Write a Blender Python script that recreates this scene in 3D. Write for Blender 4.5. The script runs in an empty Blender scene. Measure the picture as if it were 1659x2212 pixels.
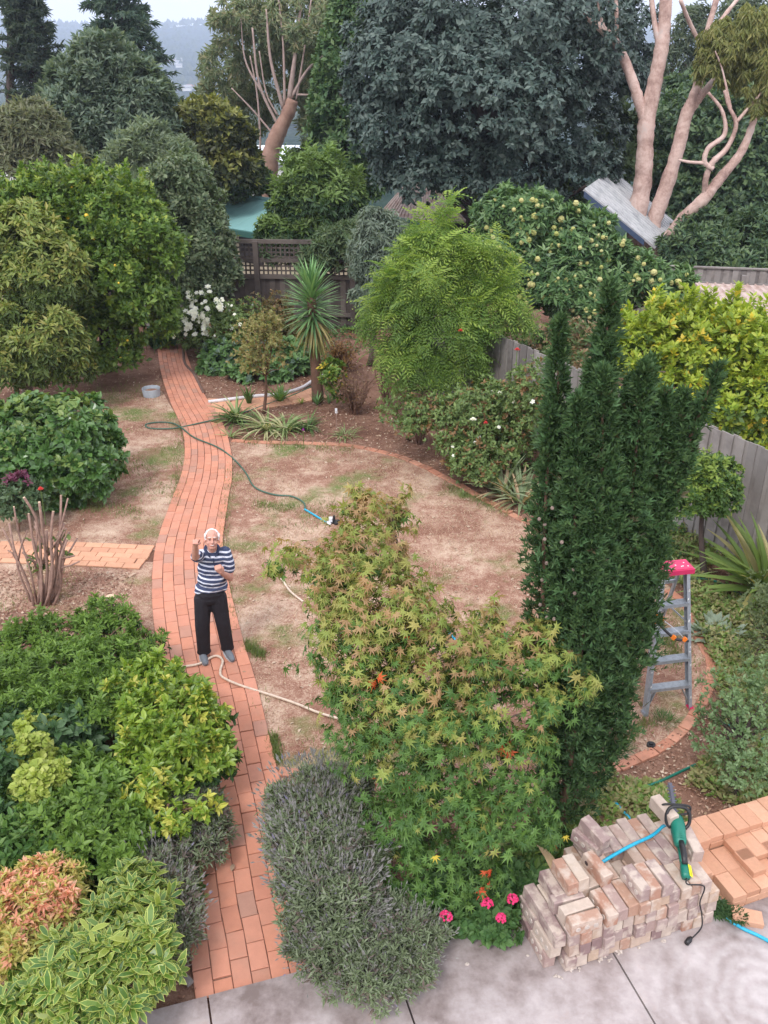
import bpy, bmesh, math, random
import numpy as np
from mathutils import Vector, Matrix, Euler

random.seed(11)
rng = np.random.default_rng(11)
scene = bpy.context.scene
C = scene.collection

# ------------------------------------------------------------------ camera
CAM_H, PITCH, FOC = 6.0, math.radians(27.1), 1950.0     # FOC for a 1659 x 2212 picture
cam_d = bpy.data.cameras.new('camera')
cam = bpy.data.objects.new('camera', cam_d); C.objects.link(cam)
cam.location = (0, 0, CAM_H)
cam.rotation_euler = (math.pi / 2 - PITCH, 0, 0)
cam_d.sensor_fit = 'VERTICAL'; cam_d.sensor_height = 24; cam_d.lens = 24 * FOC / 2212
cam_d.clip_start = 0.1; cam_d.clip_end = 12000
scene.camera = cam

# ------------------------------------------------------------------ sky and sun (bright overcast)
world = bpy.data.worlds.new('World'); scene.world = world
world.use_nodes = True
wn = world.node_tree; wn.nodes.clear()
sky = wn.nodes.new('ShaderNodeTexSky'); sky.sky_type = 'NISHITA'; sky.sun_disc = False
SUN_EL, SUN_AZ = math.radians(52), math.radians(205)
sky.sun_elevation = SUN_EL; sky.sun_rotation = SUN_AZ; sky.dust_density = 4; sky.air_density = 1.2
cloud = wn.nodes.new('ShaderNodeTexNoise'); cloud.inputs['Scale'].default_value = 2.2; cloud.inputs['Detail'].default_value = 5
cr = wn.nodes.new('ShaderNodeValToRGB')
cr.color_ramp.elements[0].position = .3; cr.color_ramp.elements[0].color = (11.0, 11.2, 12.6, 1)
cr.color_ramp.elements[1].position = .75; cr.color_ramp.elements[1].color = (13.0, 12.8, 13.2, 1)
mx = wn.nodes.new('ShaderNodeMixRGB'); mx.inputs[0].default_value = .9
bg = wn.nodes.new('ShaderNodeBackground'); bg.inputs['Strength'].default_value = .105
wo = wn.nodes.new('ShaderNodeOutputWorld')
wn.links.new(cloud.outputs['Fac'], cr.inputs[0]); wn.links.new(sky.outputs[0], mx.inputs[1]); wn.links.new(cr.outputs[0], mx.inputs[2])
wn.links.new(mx.outputs[0], bg.inputs[0]); wn.links.new(bg.outputs[0], wo.inputs[0])
sd = bpy.data.lights.new('sun', 'SUN'); sd.energy = 1.5; sd.angle = math.radians(13); sd.color = (1, .965, .93)
so = bpy.data.objects.new('sun', sd); C.objects.link(so)
# Blender's Nishita rotation runs clockwise from +Y
sv = Vector((math.sin(SUN_AZ) * math.cos(SUN_EL), math.cos(SUN_AZ) * math.cos(SUN_EL), math.sin(SUN_EL)))
so.rotation_euler = sv.to_track_quat('Z', 'Y').to_euler(); so.location = (0, 0, 30)
scene.view_settings.view_transform = 'Standard'; scene.view_settings.look = 'None'
scene.view_settings.exposure = 0.58; scene.view_settings.gamma = 1
scene.view_settings.use_curve_mapping = False
scene.render.engine = 'CYCLES'
cy = scene.cycles
cy.max_bounces = 6; cy.diffuse_bounces = 3; cy.glossy_bounces = 2; cy.transmission_bounces = 4; cy.volume_bounces = 2
cy.transparent_max_bounces = 6; cy.caustics_reflective = False; cy.caustics_refractive = False

# ------------------------------------------------------------------ picture measurements to world
cP, sP = math.cos(PITCH), math.sin(PITCH)
def ray(u, v):
    a = (u - 829.5) / FOC; b = (1106 - v) / FOC
    return np.array([a, cP + b * sP, -sP + b * cP])
def at(u, v, Y):
    d = ray(u, v); t = Y / d[1]
    return np.array([0, 0, CAM_H]) + d * t
def gr(u, v, z=0.0):
    d = ray(u, v); t = (z - CAM_H) / d[2]
    return np.array([0, 0, CAM_H]) + d * t
def ppm(p):                                   # pixels per metre at a world point
    return FOC / (p[1] * cP - (p[2] - CAM_H) * sP)

# ------------------------------------------------------------------ materials
def nt(name):
    m = bpy.data.materials.new(name); m.use_nodes = True
    t = m.node_tree; b = t.nodes['Principled BSDF']
    return m, t, b
def rgba(c): return (c[0], c[1], c[2], 1)
def ramp(t, cols, pos=None):
    r = t.nodes.new('ShaderNodeValToRGB'); cr = r.color_ramp
    n = len(cols); pos = pos or [i / (n - 1) for i in range(n)]
    cr.elements[0].position = pos[0]; cr.elements[0].color = rgba(cols[0])
    cr.elements[1].position = pos[-1]; cr.elements[1].color = rgba(cols[-1])
    for i in range(1, n - 1):
        e = cr.elements.new(pos[i]); e.color = rgba(cols[i])
    return r
def noise(t, scale, detail=4, rough=.6, vec=None):
    n = t.nodes.new('ShaderNodeTexNoise'); n.inputs['Scale'].default_value = scale
    n.inputs['Detail'].default_value = detail; n.inputs['Roughness'].default_value = rough
    if vec is not None: t.links.new(vec, n.inputs['Vector'])
    return n
def wpos(t): return t.nodes.new('ShaderNodeNewGeometry').outputs['Position']
def opos(t): return t.nodes.new('ShaderNodeTexCoord').outputs['Object']
def addbump(t, b, src, dist=.01, strength=.6):
    bu = t.nodes.new('ShaderNodeBump'); bu.inputs['Distance'].default_value = dist; bu.inputs['Strength'].default_value = strength
    t.links.new(src, bu.inputs['Height']); t.links.new(bu.outputs[0], b.inputs['Normal'])
def rnd_of(t):                                # one random value per leaf: island plus object
    g = t.nodes.new('ShaderNodeNewGeometry'); o = t.nodes.new('ShaderNodeObjectInfo')
    a = t.nodes.new('ShaderNodeMath'); a.operation = 'ADD'
    t.links.new(g.outputs['Random Per Island'], a.inputs[0]); t.links.new(o.outputs['Random'], a.inputs[1])
    f = t.nodes.new('ShaderNodeMath'); f.operation = 'FRACT'; t.links.new(a.outputs[0], f.inputs[0])
    return f.outputs[0]
def mixc(t, fac, a, b, mode='MIX'):
    m = t.nodes.new('ShaderNodeMixRGB'); m.blend_type = mode
    for i, x in ((0, fac), (1, a), (2, b)):
        if isinstance(x, (int, float)): m.inputs[i].default_value = x
        elif isinstance(x, (tuple, list)): m.inputs[i].default_value = rgba(x)
        else: t.links.new(x, m.inputs[i])
    return m.outputs[0]
GAIN = dict(azalea_leaves=1.2, azalea_deep=1.1, gardenia_leaves=1.15, yucca_leaves=1.45, sparse_leaves=1.3, camellia_leaves=1.15, conifer_needles=1.3, cedar_needles=1.5, grey_green_leaves=1.75, dusty_leaves=1.6, olive_leaves=1.35, yellow_olive_leaves=1.15, gum_leaves=1.7, mid_green_leaves=1.35, fruit_tree_leaves=1.6, fence_shrub_leaves=1.4, wall_leaves=1.5, right_green_leaves=1.35, thin_gum_leaves=1.4, weeping_leaves=1.2, blue_grey_leaves=1.15, rose_leaves=1.35, long_dark_leaves=1.15, lime_green_large_leaves=1.0, oak_leaves=1.0, lemon_leaves=1.1, veg_leaves=1.4, maple_green=.9, maple_yellow_green=1.05)  # raised gains on the far trees put the haze veil into leaf colour
def leafm(name, cols, rough=.5, trans=.28, spec=.35, edge=None):
    m, t, b = nt(name)
    r = ramp(t, cols); t.links.new(rnd_of(t), r.inputs[0])
    n = noise(t, 1.3, 2, vec=wpos(t))
    hv = t.nodes.new('ShaderNodeHueSaturation'); t.links.new(r.outputs[0], hv.inputs['Color'])
    mr = t.nodes.new('ShaderNodeMapRange'); gn = GAIN.get(name, 1.0); mr.inputs['To Min'].default_value = .7 * gn; mr.inputs['To Max'].default_value = 1.32 * gn
    t.links.new(n.outputs['Fac'], mr.inputs['Value']); t.links.new(mr.outputs[0], hv.inputs['Value'])
    col = hv.outputs[0]
    t.links.new(col, b.inputs['Base Color']); b.inputs['Roughness'].default_value = rough
    b.inputs['Specular IOR Level'].default_value = spec
    tr = t.nodes.new('ShaderNodeBsdfTranslucent'); t.links.new(mixc(t, 1.0, col, (1.5, 1.5, .7), 'MULTIPLY'), tr.inputs['Color'])
    ms = t.nodes.new('ShaderNodeMixShader'); ms.inputs[0].default_value = trans
    t.links.new(b.outputs[0], ms.inputs[1]); t.links.new(tr.outputs[0], ms.inputs[2])
    t.links.new(ms.outputs[0], t.nodes['Material Output'].inputs['Surface'])
    return m
def plain(name, col, rough=.6, metal=0, var=.12, scale=8, bump=0, coord='o', col2=None, spec=.4):
    m, t, b = nt(name)
    v = opos(t) if coord == 'o' else wpos(t)
    n = noise(t, scale, 5, .65, v)
    c2 = col2 or tuple(x * (1 - 2 * var) for x in col)
    r = ramp(t, [c2, col, tuple(min(1, x * (1 + var)) for x in col)], [.3, .55, .8]); t.links.new(n.outputs['Fac'], r.inputs[0])
    t.links.new(r.outputs[0], b.inputs['Base Color'])
    b.inputs['Roughness'].default_value = rough; b.inputs['Metallic'].default_value = metal; b.inputs['Specular IOR Level'].default_value = spec
    if bump: addbump(t, b, n.outputs['Fac'], bump)
    return m
def piece_mat(name, cols, rough=.85, nscale=18, dirt=(.3, .25, .2), dirtamt=.3, bump=.002, dr=(.5, .68)):
    """brick-like pieces: tone from the piece's own random, fine mottling on top"""
    m, t, b = nt(name)
    r = ramp(t, cols); t.links.new(rnd_of(t), r.inputs[0])
    g = opos(t); o = t.nodes.new('ShaderNodeObjectInfo')
    ad = t.nodes.new('ShaderNodeVectorMath'); t.links.new(g, ad.inputs[0])
    sc = t.nodes.new('ShaderNodeVectorMath'); sc.operation = 'SCALE'; sc.inputs[0].default_value = (9, 7, 5); t.links.new(o.outputs['Random'], sc.inputs['Scale'])
    t.links.new(sc.outputs[0], ad.inputs[1])
    n = noise(t, nscale, 6, .7, ad.outputs[0]); n2 = noise(t, nscale * .3, 3, .6, ad.outputs[0])
    mr = t.nodes.new('ShaderNodeMapRange'); mr.inputs['From Min'].default_value, mr.inputs['From Max'].default_value = dr; mr.inputs['To Max'].default_value = dirtamt
    t.links.new(n2.outputs['Fac'], mr.inputs['Value'])
    c = mixc(t, mr.outputs[0], r.outputs[0], dirt)
    mr2 = t.nodes.new('ShaderNodeMapRange'); mr2.inputs['To Min'].default_value = .8; mr2.inputs['To Max'].default_value = 1.2
    t.links.new(n.outputs['Fac'], mr2.inputs['Value'])
    hv = t.nodes.new('ShaderNodeHueSaturation'); t.links.new(c, hv.inputs['Color']); t.links.new(mr2.outputs[0], hv.inputs['Value'])
    t.links.new(hv.outputs[0], b.inputs['Base Color']); b.inputs['Roughness'].default_value = rough
    b.inputs['Specular IOR Level'].default_value = .25
    addbump(t, b, n.outputs['Fac'], bump)
    return m

# ------------------------------------------------------------------ geometry collector
class Geo:
    def __init__(s): s.v = []; s.l = []; s.n = []; s.m = []; s.c = 0
    def add(s, v, faces, mat=0):
        v = np.asarray(v, float).reshape(-1, 3)
        for f in faces:
            s.l.append(np.array(f) + s.c); s.n.append(np.array([len(f)])); s.m.append(np.array([mat]))
        s.v.append(v); s.c += len(v); return s
    def inst(s, T, R, P, mat=0):
        """T=(verts, faces); R (N,3,3) with scale; P (N,3)"""
        tv, tf = T; N = len(P)
        if N == 0: return s
        V = np.einsum('nij,kj->nki', R, tv) + P[:, None, :]
        lens = np.array([len(f) for f in tf]); flat = np.concatenate([np.array(f) for f in tf])
        L = (flat[None, :] + (np.arange(N) * len(tv))[:, None] + s.c).ravel()
        s.v.append(V.reshape(-1, 3)); s.l.append(L); s.n.append(np.tile(lens, N))
        mat = np.broadcast_to(np.asarray(mat), (N,)); s.m.append(np.repeat(mat, len(tf)))
        s.c += N * len(tv); return s
    def box(s, c, size, rot=None, mat=0, taper=1.0):
        x, y, z = [q / 2 for q in size]
        v = np.array([[-x, -y, -z], [x, -y, -z], [x, y, -z], [-x, y, -z], [-x * taper, -y * taper, z], [x * taper, -y * taper, z], [x * taper, y * taper, z], [-x * taper, y * taper, z]])
        if rot is not None: v = v @ np.array(rot).T
        return s.add(v + np.asarray(c), [(0, 3, 2, 1), (4, 5, 6, 7), (0, 1, 5, 4), (1, 2, 6, 5), (2, 3, 7, 6), (3, 0, 4, 7)], mat)
    def tube(s, pts, rad, k=8, mat=0, cap=True, flat=1.0):
        pts = np.asarray(pts, float); n = len(pts); rad = np.broadcast_to(np.asarray(rad, float), (n,))
        tg = np.gradient(pts, axis=0); tg /= np.linalg.norm(tg, axis=1)[:, None] + 1e-9
        ref = np.array([0, 0, 1.]) if abs(tg[0][2]) < .9 else np.array([1., 0, 0])
        V = []
        b1 = np.cross(tg[0], ref); b1 /= np.linalg.norm(b1)
        for i in range(n):
            b1 = b1 - tg[i] * np.dot(b1, tg[i]); b1 /= np.linalg.norm(b1) + 1e-9
            b2 = np.cross(tg[i], b1)
            for j in range(k):
                a = 2 * math.pi * j / k
                V.append(pts[i] + rad[i] * (math.cos(a) * b1 + flat * math.sin(a) * b2))
        F = []
        for i in range(n - 1):
            for j in range(k):
                q = (j + 1) % k
                F.append((i * k + j, i * k + q, (i + 1) * k + q, (i + 1) * k + j))
        if cap: F.append(tuple(range(k))[::-1]); F.append(tuple((n - 1) * k + j for j in range(k)))
        return s.add(V, F, mat)
    def mesh(s, name, mats, off=(0, 0, 0), smooth=False):
        me = bpy.data.meshes.new(name)
        V = np.concatenate(s.v) - np.asarray(off, float); L = np.concatenate(s.l); n = np.concatenate(s.n); M = np.concatenate(s.m)
        me.vertices.add(len(V)); me.vertices.foreach_set('co', V.ravel().astype(np.float32))
        me.loops.add(len(L)); me.loops.foreach_set('vertex_index', L.astype(np.int32))
        me.polygons.add(len(n)); st = np.concatenate([[0], np.cumsum(n)[:-1]])
        me.polygons.foreach_set('loop_start', st.astype(np.int32))
        me.polygons.foreach_set('material_index', M.astype(np.int32))
        me.polygons.foreach_set('use_smooth', np.full(len(n), smooth))
        for m in (mats if isinstance(mats, (list, tuple)) else [mats]): me.materials.append(m)
        me.update(calc_edges=True)
        return me
    def build(s, name, mats, parent=None, smooth=False, origin=None, **tags):
        off = np.array(parent_world(parent)) if parent is not None else np.zeros(3)
        if origin is not None: off = np.asarray(origin, float)
        me = s.mesh(name, mats, off, smooth)
        o = bpy.data.objects.new(name, me); C.objects.link(o)
        if parent is not None:
            o.parent = parent; o.location = Vector(off) - Vector(parent_world(parent))
        else: o.location = Vector(off)
        WPOS[o.name] = tuple(off)
        for k_, v_ in tags.items(): o[k_] = v_
        return o
WPOS = {}
def parent_world(p): return WPOS[p.name]
def link_mesh(name, me, parent, loc, R=None, scale=None):
    """an object sharing mesh data; loc in world; R 3x3 rotation (may include scale)"""
    o = bpy.data.objects.new(name, me); C.objects.link(o)
    off = parent_world(parent) if parent is not None else (0, 0, 0)
    o.parent = parent
    l = Vector(loc) - Vector(off)
    if R is not None:
        o.matrix_basis = Matrix.Translation(l) @ Matrix(np.asarray(R).tolist()).to_4x4()
    else: o.location = l
    WPOS[o.name] = tuple(loc)
    return o
def thing(name, label, cat, loc=(0, 0, 0), group=None):
    o = bpy.data.objects.new(name, None); C.objects.link(o)
    o.location = Vector(loc); o.empty_display_size = .2
    WPOS[o.name] = tuple(loc)
    o['label'] = label; o['category'] = cat
    if group: o['group'] = group
    return o
def rotz(a):
    c, s_ = math.cos(a), math.sin(a); return np.array([[c, -s_, 0], [s_, c, 0], [0, 0, 1.]])
def rotx(a):
    c, s_ = math.cos(a), math.sin(a); return np.array([[1., 0, 0], [0, c, -s_], [0, s_, c]])
def roty(a):
    c, s_ = math.cos(a), math.sin(a); return np.array([[c, 0, s_], [0, 1., 0], [-s_, 0, c]])
def unit(a): return a / (np.linalg.norm(a, axis=-1, keepdims=True) + 1e-9)
def curve(pts, n=60):
    """Catmull-Rom through points"""
    P = np.asarray(pts, float); P = np.vstack([2 * P[0] - P[1], P, 2 * P[-1] - P[-2]])
    m = len(P) - 3; out = []
    for t in np.linspace(0, m - 1e-6, n):
        i = int(t); f = t - i; a, b, c, d = P[i:i + 4]
        out.append(.5 * ((2 * b) + (-a + c) * f + (2 * a - 5 * b + 4 * c - d) * f * f + (-a + 3 * b - 3 * c + d) * f ** 3))
    return np.array(out)

# ------------------------------------------------------------------ leaf shapes (base at origin, tip along +Y, face +Z)
def T_oval(w=.22): return (np.array([[0, 0, 0], [w, .33, .06], [w * .85, .68, .04], [0, 1, -.1], [-w * .85, .68, .04], [-w, .33, .06]]), [(0, 1, 2, 3), (0, 3, 4, 5)])
def T_rh(w=.25, y=.5, droop=0): return (np.array([[0, 0, 0], [w, y, .05], [0, 1, -droop], [-w, y, .05]]), [(0, 1, 2, 3)])
def T_maple():
    tips = [(-128, .42), (-82, .78), (-40, .98), (0, 1.1), (40, .98), (82, .78), (128, .42)]
    ring = [(0, -.05, 0)]
    for i, (a, l) in enumerate(tips):
        A = math.radians(a); l *= .62
        if i:
            am = math.radians((tips[i - 1][0] + a) / 2); ring.append((math.sin(am) * .2, .0 + math.cos(am) * .2, .02))
        ring.append((math.sin(A) * l, math.cos(A) * l, -.16 * l))
    ring = np.array(ring); ring[:, 1] += .38
    v = np.vstack([[0, .38, .03], ring]); n = len(ring)
    return v, [(0, 1 + (i + 1) % n, 1 + i) for i in range(n)]
def T_strap(w=.05, bend=.35, seg=4, fold=.3):
    V = []; F = []
    for i in range(seg + 1):
        t = i / seg; ww = w * (1 - t ** 2.2) * (.6 + .4 * min(1, t * 4)) + .002
        y = t * (1 - .25 * bend * t); z = -bend * t * t
        V += [[-ww, y, z + ww * fold], [0, y, z], [ww, y, z + ww * fold]]
        if i < seg:
            b = i * 3; F += [(b, b + 1, b + 4, b + 3), (b + 1, b + 2, b + 5, b + 4)]
    return np.array(V), F
def T_frond(n=9, w=.2, ll=.34):
    V = []; F = []
    for i in range(n):
        t = .12 + .85 * i / (n - 1); y = t; z = -.35 * t * t; L = ll * math.sin(math.pi * (.22 + .74 * t)) + .03
        for s_ in (-1, 1):
            b = len(V); dx, dy = s_ * math.cos(.55) * L, math.sin(.55) * L
            nx, ny = -dy / L * .035 * s_, dx / L * .035 * s_
            V += [[0, y, z], [dx * .5 + nx, y + dy * .5 + ny, z + .0], [dx, y + dy, z - .05], [dx * .5 - nx, y + dy * .5 - ny, z - .02]]
            F.append((b, b + 1, b + 2, b + 3))
    return np.array(V), F
def T_spray():
    V = []; F = []
    for (ang, tilt, ln, w, y0) in ((0, 0, 1, .1, 0), (.6, .2, .62, .09, .22), (-.6, -.2, .62, .09, .3), (.1, .9, .55, .09, .35)):
        b = len(V); d = np.array([math.sin(ang), math.cos(ang) * math.cos(tilt), math.sin(tilt)]); p = np.array([0, y0, 0])
        x = unit(np.cross(d, [0, 0, 1.]))
        V += [p, p + d * ln * .45 + x * w, p + d * ln, p + d * ln * .45 - x * w]; F.append((b, b + 1, b + 2, b + 3))
    return np.array(V), F
def T_star(k=6, r=.5):
    """little open flower / rosette"""
    V = [[0, 0, 0]]; F = []
    for i in range(k):
        a = 2 * math.pi * i / k
        b = len(V)
        V += [[math.cos(a - .42) * r * .7, math.sin(a - .42) * r * .7, r * .25], [math.cos(a) * r, math.sin(a) * r, r * .3], [math.cos(a + .42) * r * .7, math.sin(a + .42) * r * .7, r * .25]]
        F.append((0, b, b + 1, b + 2))
    return np.array(V), F
def T_ball(k=6):
    V = []; F = []
    for zi, rr in ((-.35, .35), (.0, .5), (.35, .35)):
        for i in range(k): V.append([math.cos(2 * math.pi * (i + zi) / k) * rr, math.sin(2 * math.pi * (i + zi) / k) * rr, zi])
    V += [[0, 0, -.5], [0, 0, .5]]
    for r_ in range(2):
        for i in range(k): F.append((r_ * k + i, r_ * k + (i + 1) % k, (r_ + 1) * k + (i + 1) % k, (r_ + 1) * k + i))
    for i in range(k): F.append((3 * k, (i + 1) % k, i)); F.append((3 * k + 1, 2 * k + i, 2 * k + (i + 1) % k))
    return np.array(V), F
def T_head():
    """lavender flower spike on a thin stalk: stalk 0..0.8, spike 0.78..1"""
    V = [[-.006, 0, 0], [.006, 0, 0], [.005, .8, 0], [-.005, .8, 0]]; F = [(0, 1, 2, 3)]
    for k_, a in enumerate((0, 1.05, 2.1)):
        b = len(V); c, s_ = math.cos(a) * .035, math.sin(a) * .035
        V += [[0, .76, 0], [c, .86, s_], [0, 1.0, 0], [-c, .86, -s_]]; F.append((b, b + 1, b + 2, b + 3))
    return np.array(V), F
FROND_N = 7
OVAL, OVALW, OVALN, RH, RHN = T_oval(), T_oval(.3), T_oval(.15), T_rh(), T_rh(.13, .45, .15)
MAPLE, FROND, SPRAY, STAR, BALL, HEAD = T_maple(), T_frond(6), T_spray(), T_star(), T_ball(), T_head()
RHW = T_rh(.17, .5, .12)
BLADE = (np.array([[-.06, 0, 0], [.06, 0, 0], [0, 1, .1]]), [(0, 1, 2)])

def frames(d, nrm, sc):
    d = unit(d); x = unit(np.cross(d, nrm)); z = np.cross(x, d)
    return np.stack([x, d, z], axis=2) * np.asarray(sc).reshape(-1, 1, 1)
def randdir(n):
    v = rng.normal(size=(n, 3)); return unit(v)

def L(u, v, Y, ru, rv, rd=None):
    """a crown lobe from its outline in the picture and its distance"""
    p = at(u, v, Y); k = ppm(p)
    return (p, np.array([ru / k, rd if rd else (ru + rv) / 2 / k, rv / k]))

def LZ(u, v, z, ru, rv):
    """a low lobe placed by its height above the ground"""
    p = gr(u, v, z); k = ppm(p)
    return (p, np.array([ru / k, (ru + rv) / 2 / k, min(rv / k, z * 1.15)]))

def sprig_points(lobes, n, clump=.3, nclump=24, fill=.15, bottom=-.5, zmin=.03, shell=.62, rag=.25):
    """points, outward directions and clump centres spread over clumps that ride on the lobes' surfaces"""
    area = np.array([(r[0] * r[1] + r[1] * r[2] + r[0] * r[2]) for _, r in lobes]); area = area / area.sum()
    P = []; O = []
    for (c, r), w in zip(lobes, area):
        K = max(5, int(nclump * w * len(lobes)))
        d = randdir(K * 3); d = d[d[:, 2] > bottom][:K]
        rr = shell + (1 - shell) * rng.random(len(d)) ** .6
        cc = c + d * r * rr[:, None] * (1 - clump * .45)
        cs = clump * r.mean() * (.6 + .8 * rng.random(len(d)))
        sh = rng.random(len(d)) < .16                       # stray shoots break the outline
        cc[sh] = c + d[sh] * r * (.97 + .10 * rng.random((sh.sum(), 1))); cs[sh] *= .55
        m = int(n * w * (1 - fill)); k = rng.integers(0, len(d), m)
        q = randdir(m) + unit(d[k] + [0, 0, .35]) * .75; q = unit(q)
        rad = cs[k] * (.75 + .25 * rng.random(m) + rag * np.maximum(0, rng.normal(size=m)))
        P.append(cc[k] + q * rad[:, None]); O.append(unit(q + d[k] * .8))
        m2 = int(n * w * fill)
        d2 = randdir(m2); P.append(c + d2 * r * (.45 + .4 * rng.random((m2, 1)))); O.append(unit(d2 + [0, 0, .4]))
    P = np.concatenate(P); O = np.concatenate(O); k = P[:, 2] > zmin
    return P[k], O[k]

def leaves_from(P, O, k=5, theta=60, size=.08, stem=.5, up=.3, droop=0.0, nrm_up=.5, jit=.25, sizevar=.25):
    """k leaves round each sprig axis -> arrays (pos, dir, normal, size, sprig index)"""
    N = len(P)
    A = unit(O + np.array([0, 0, up]) + rng.normal(size=(N, 3)) * .25)
    B = unit(np.cross(A, rng.normal(size=(N, 3)))); D = np.cross(A, B)
    idx = np.repeat(np.arange(N), k); j = np.tile(np.arange(k), N)
    ph = j * 2.399 + rng.random(N)[idx] * 6.28; th = np.radians(theta) * (.65 + .5 * rng.random(len(idx)))
    a, b, c = A[idx], B[idx], D[idx]
    d = a * np.cos(th)[:, None] + (b * np.cos(ph)[:, None] + c * np.sin(ph)[:, None]) * np.sin(th)[:, None]
    d = unit(d + rng.normal(size=d.shape) * jit * .5 + np.array([0, 0, -droop]))
    nr = unit(a + np.array([0, 0, nrm_up]) + rng.normal(size=d.shape) * jit)
    s = size * (1 + sizevar * rng.normal(size=len(idx))).clip(.5, 1.6)
    pos = P[idx] + a * (stem * size * (j / max(1, k) - .5))[:, None]
    return pos, d, nr, s, idx

def foliage(parent, name, T, mats, data, classes=None, nparts=0, partname='leaf', Oout=None, stuff=True):
    pos, d, nr, s, idx = data
    R = frames(d, nr, s); N = len(pos)
    cl = np.zeros(N, int) if classes is None else classes
    keep = np.ones(N, bool)
    if nparts:
        toc = unit(np.array([0, 0, CAM_H]) - pos)
        face = (toc * Oout[idx]).sum(1)
        ctr = pos.mean(0); out = ((pos - ctr) * toc).sum(1)
        score = face + .6 * out / (np.abs(out).max() + 1e-6) + .35 * rng.random(N) + .5 * (s / s.mean() - 1)
        top = np.argsort(-score)[:nparts]; keep[top] = False
        cache = {}
        for i in top:
            c = int(cl[i])
            if c not in cache:
                cache[c] = Geo().add(T[0], T[1]).mesh(partname, mats[c])
            link_mesh(partname, cache[c], parent, pos[i], R[i])
    g = Geo().inst(T, R[keep], pos[keep], cl[keep])
    o = g.build(name, mats, parent)
    if stuff: o['kind'] = 'stuff'
    return o
def branches(geo, base, lobes, r0, nb=8, mat=0, k=7, sub=2, top=None):
    """trunk from base to the crown's heart, limbs into the lobes, twigs from the limbs"""
    base = np.asarray(base, float); ctr = np.mean([c for c, _ in lobes], axis=0)
    top = ctr if top is None else np.asarray(top, float)
    mid = base * .5 + top * .5 + rng.normal(size=3) * r0 * .6
    tp = curve([base, mid, top], 10); rad = np.linspace(r0, r0 * .45, 10); rad[0] *= 1.35
    geo.tube(tp, rad, k, mat)
    for i in range(nb):
        c, r = lobes[i % len(lobes)]
        e = c + randdir(1)[0] * r * (.5 + .35 * random.random()); e[2] = max(e[2], base[2] + .1)
        s0 = tp[max(2, int(np.argmin(np.linalg.norm(tp - e, axis=1))) - 2)]; ln = np.linalg.norm(e - s0)
        m = (s0 + e) / 2 + rng.normal(size=3) * ln * .1
        bp = curve([s0, m, e], 7); rb = r0 * (.3 + .2 * random.random())
        geo.tube(bp, np.linspace(rb, rb * .25, 7), max(4, k - 2), mat)
        for j in range(sub):
            q = bp[random.randint(2, 5)]; e2 = q + randdir(1)[0] * r.mean() * .45 + (e - s0) * .12
            if e2[2] < base[2] + .05: continue
            geo.tube(curve([q, (q + e2) / 2 + rng.normal(size=3) * .03, e2], 4), np.linspace(rb * .4, rb * .12, 4), 4, mat)
    return tp

def plant(name, label, cat, base, lobes, mats, T=RH, n=4000, k=5, theta=60, size=.08, trunk=None, bark=None, r0=.05, nb=8,
          classfn=None, nparts=0, group=None, crownname='crown', clump=.3, nclump=24, fill=.15, bottom=-.5, up=.3, droop=0, nrm_up=.5,
          stem=.5, top=None, shell=.62, rag=.25, zmin=.03, jit=.25, sub=2, shoots=0, shootlen=.45):
    t = thing(name, label, cat, base, group)
    if bark is not None:
        g = Geo(); branches(g, base, lobes, r0, nb, top=top, sub=sub); g.build('trunk', bark, t, smooth=True)
    P, O = sprig_points(lobes, n, clump, nclump, fill, bottom, zmin, shell, rag)
    if shoots:                                                    # long new shoots standing out of the top
        sc = O[:, 2] + .5 * (P[:, 2] - P[:, 2].mean()) / P[:, 2].std(); c_ = np.argsort(-sc)[:len(P) // 3]; c_ = c_[rng.permutation(len(c_))[:shoots]]
        d_ = unit(O[c_] * .45 + [0, 0, .9] + rng.normal(size=(len(c_), 3)) * .2); ln_ = shootlen * (.4 + .8 * rng.random(len(c_))); m_ = 9
        f_ = np.tile(np.linspace(.1, 1, m_), len(c_)); i_ = np.repeat(np.arange(len(c_)), m_)
        P = np.vstack([P, P[c_][i_] + d_[i_] * (ln_[i_] * f_)[:, None]]); O = np.vstack([O, unit(d_[i_] + rng.normal(size=(len(i_), 3)) * .35)])
    data = leaves_from(P, O, k, theta, size, stem, up, droop, nrm_up, jit)
    cl = None
    if classfn is not None:
        h = classfn(P, O); cl = h[data[4]]
    foliage(t, crownname, T, mats, data, cl, nparts, 'leaf', O, stuff=nparts > 0)
    return t, P, O
def facing(P, O, n, low=-9.0):
    toc = unit(np.array([0, 0, CAM_H]) - P); sc = (toc * O).sum(1) + .9 * ((P - P.mean(0)) * toc).sum(1) / (np.abs(P - P.mean(0)).max() + 1e-6) + .45 * rng.random(len(P)) - 9 * (P[:, 2] < low)
    m = int(min(len(P), max(n * 2.2, .3 * len(P)))); return np.argsort(-sc)[:m][rng.permutation(m)[:n]]
def place_group(T, P, O, size, parent, name, mats, cls=None, stuff=True, var=.25, own=0, label=None):
    """flowers or fruit: some as single parts, or one joined part"""
    N = len(P); R = frames(unit(np.cross(O, rng.normal(size=O.shape))), O, size * (1 + var * rng.normal(size=N)).clip(.5, 1.6))
    if own:
        me = Geo().add(T[0], T[1]).mesh(name, mats)
        for i in range(min(own, N)): link_mesh(name, me, parent, P[i], R[i])
        P, R = P[own:], R[own:]
        if len(P) == 0: return
    o = Geo().inst(T, R, P, 0 if cls is None else cls).build(name, mats, parent)
    if stuff: o['kind'] = 'stuff'
    return o
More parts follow.
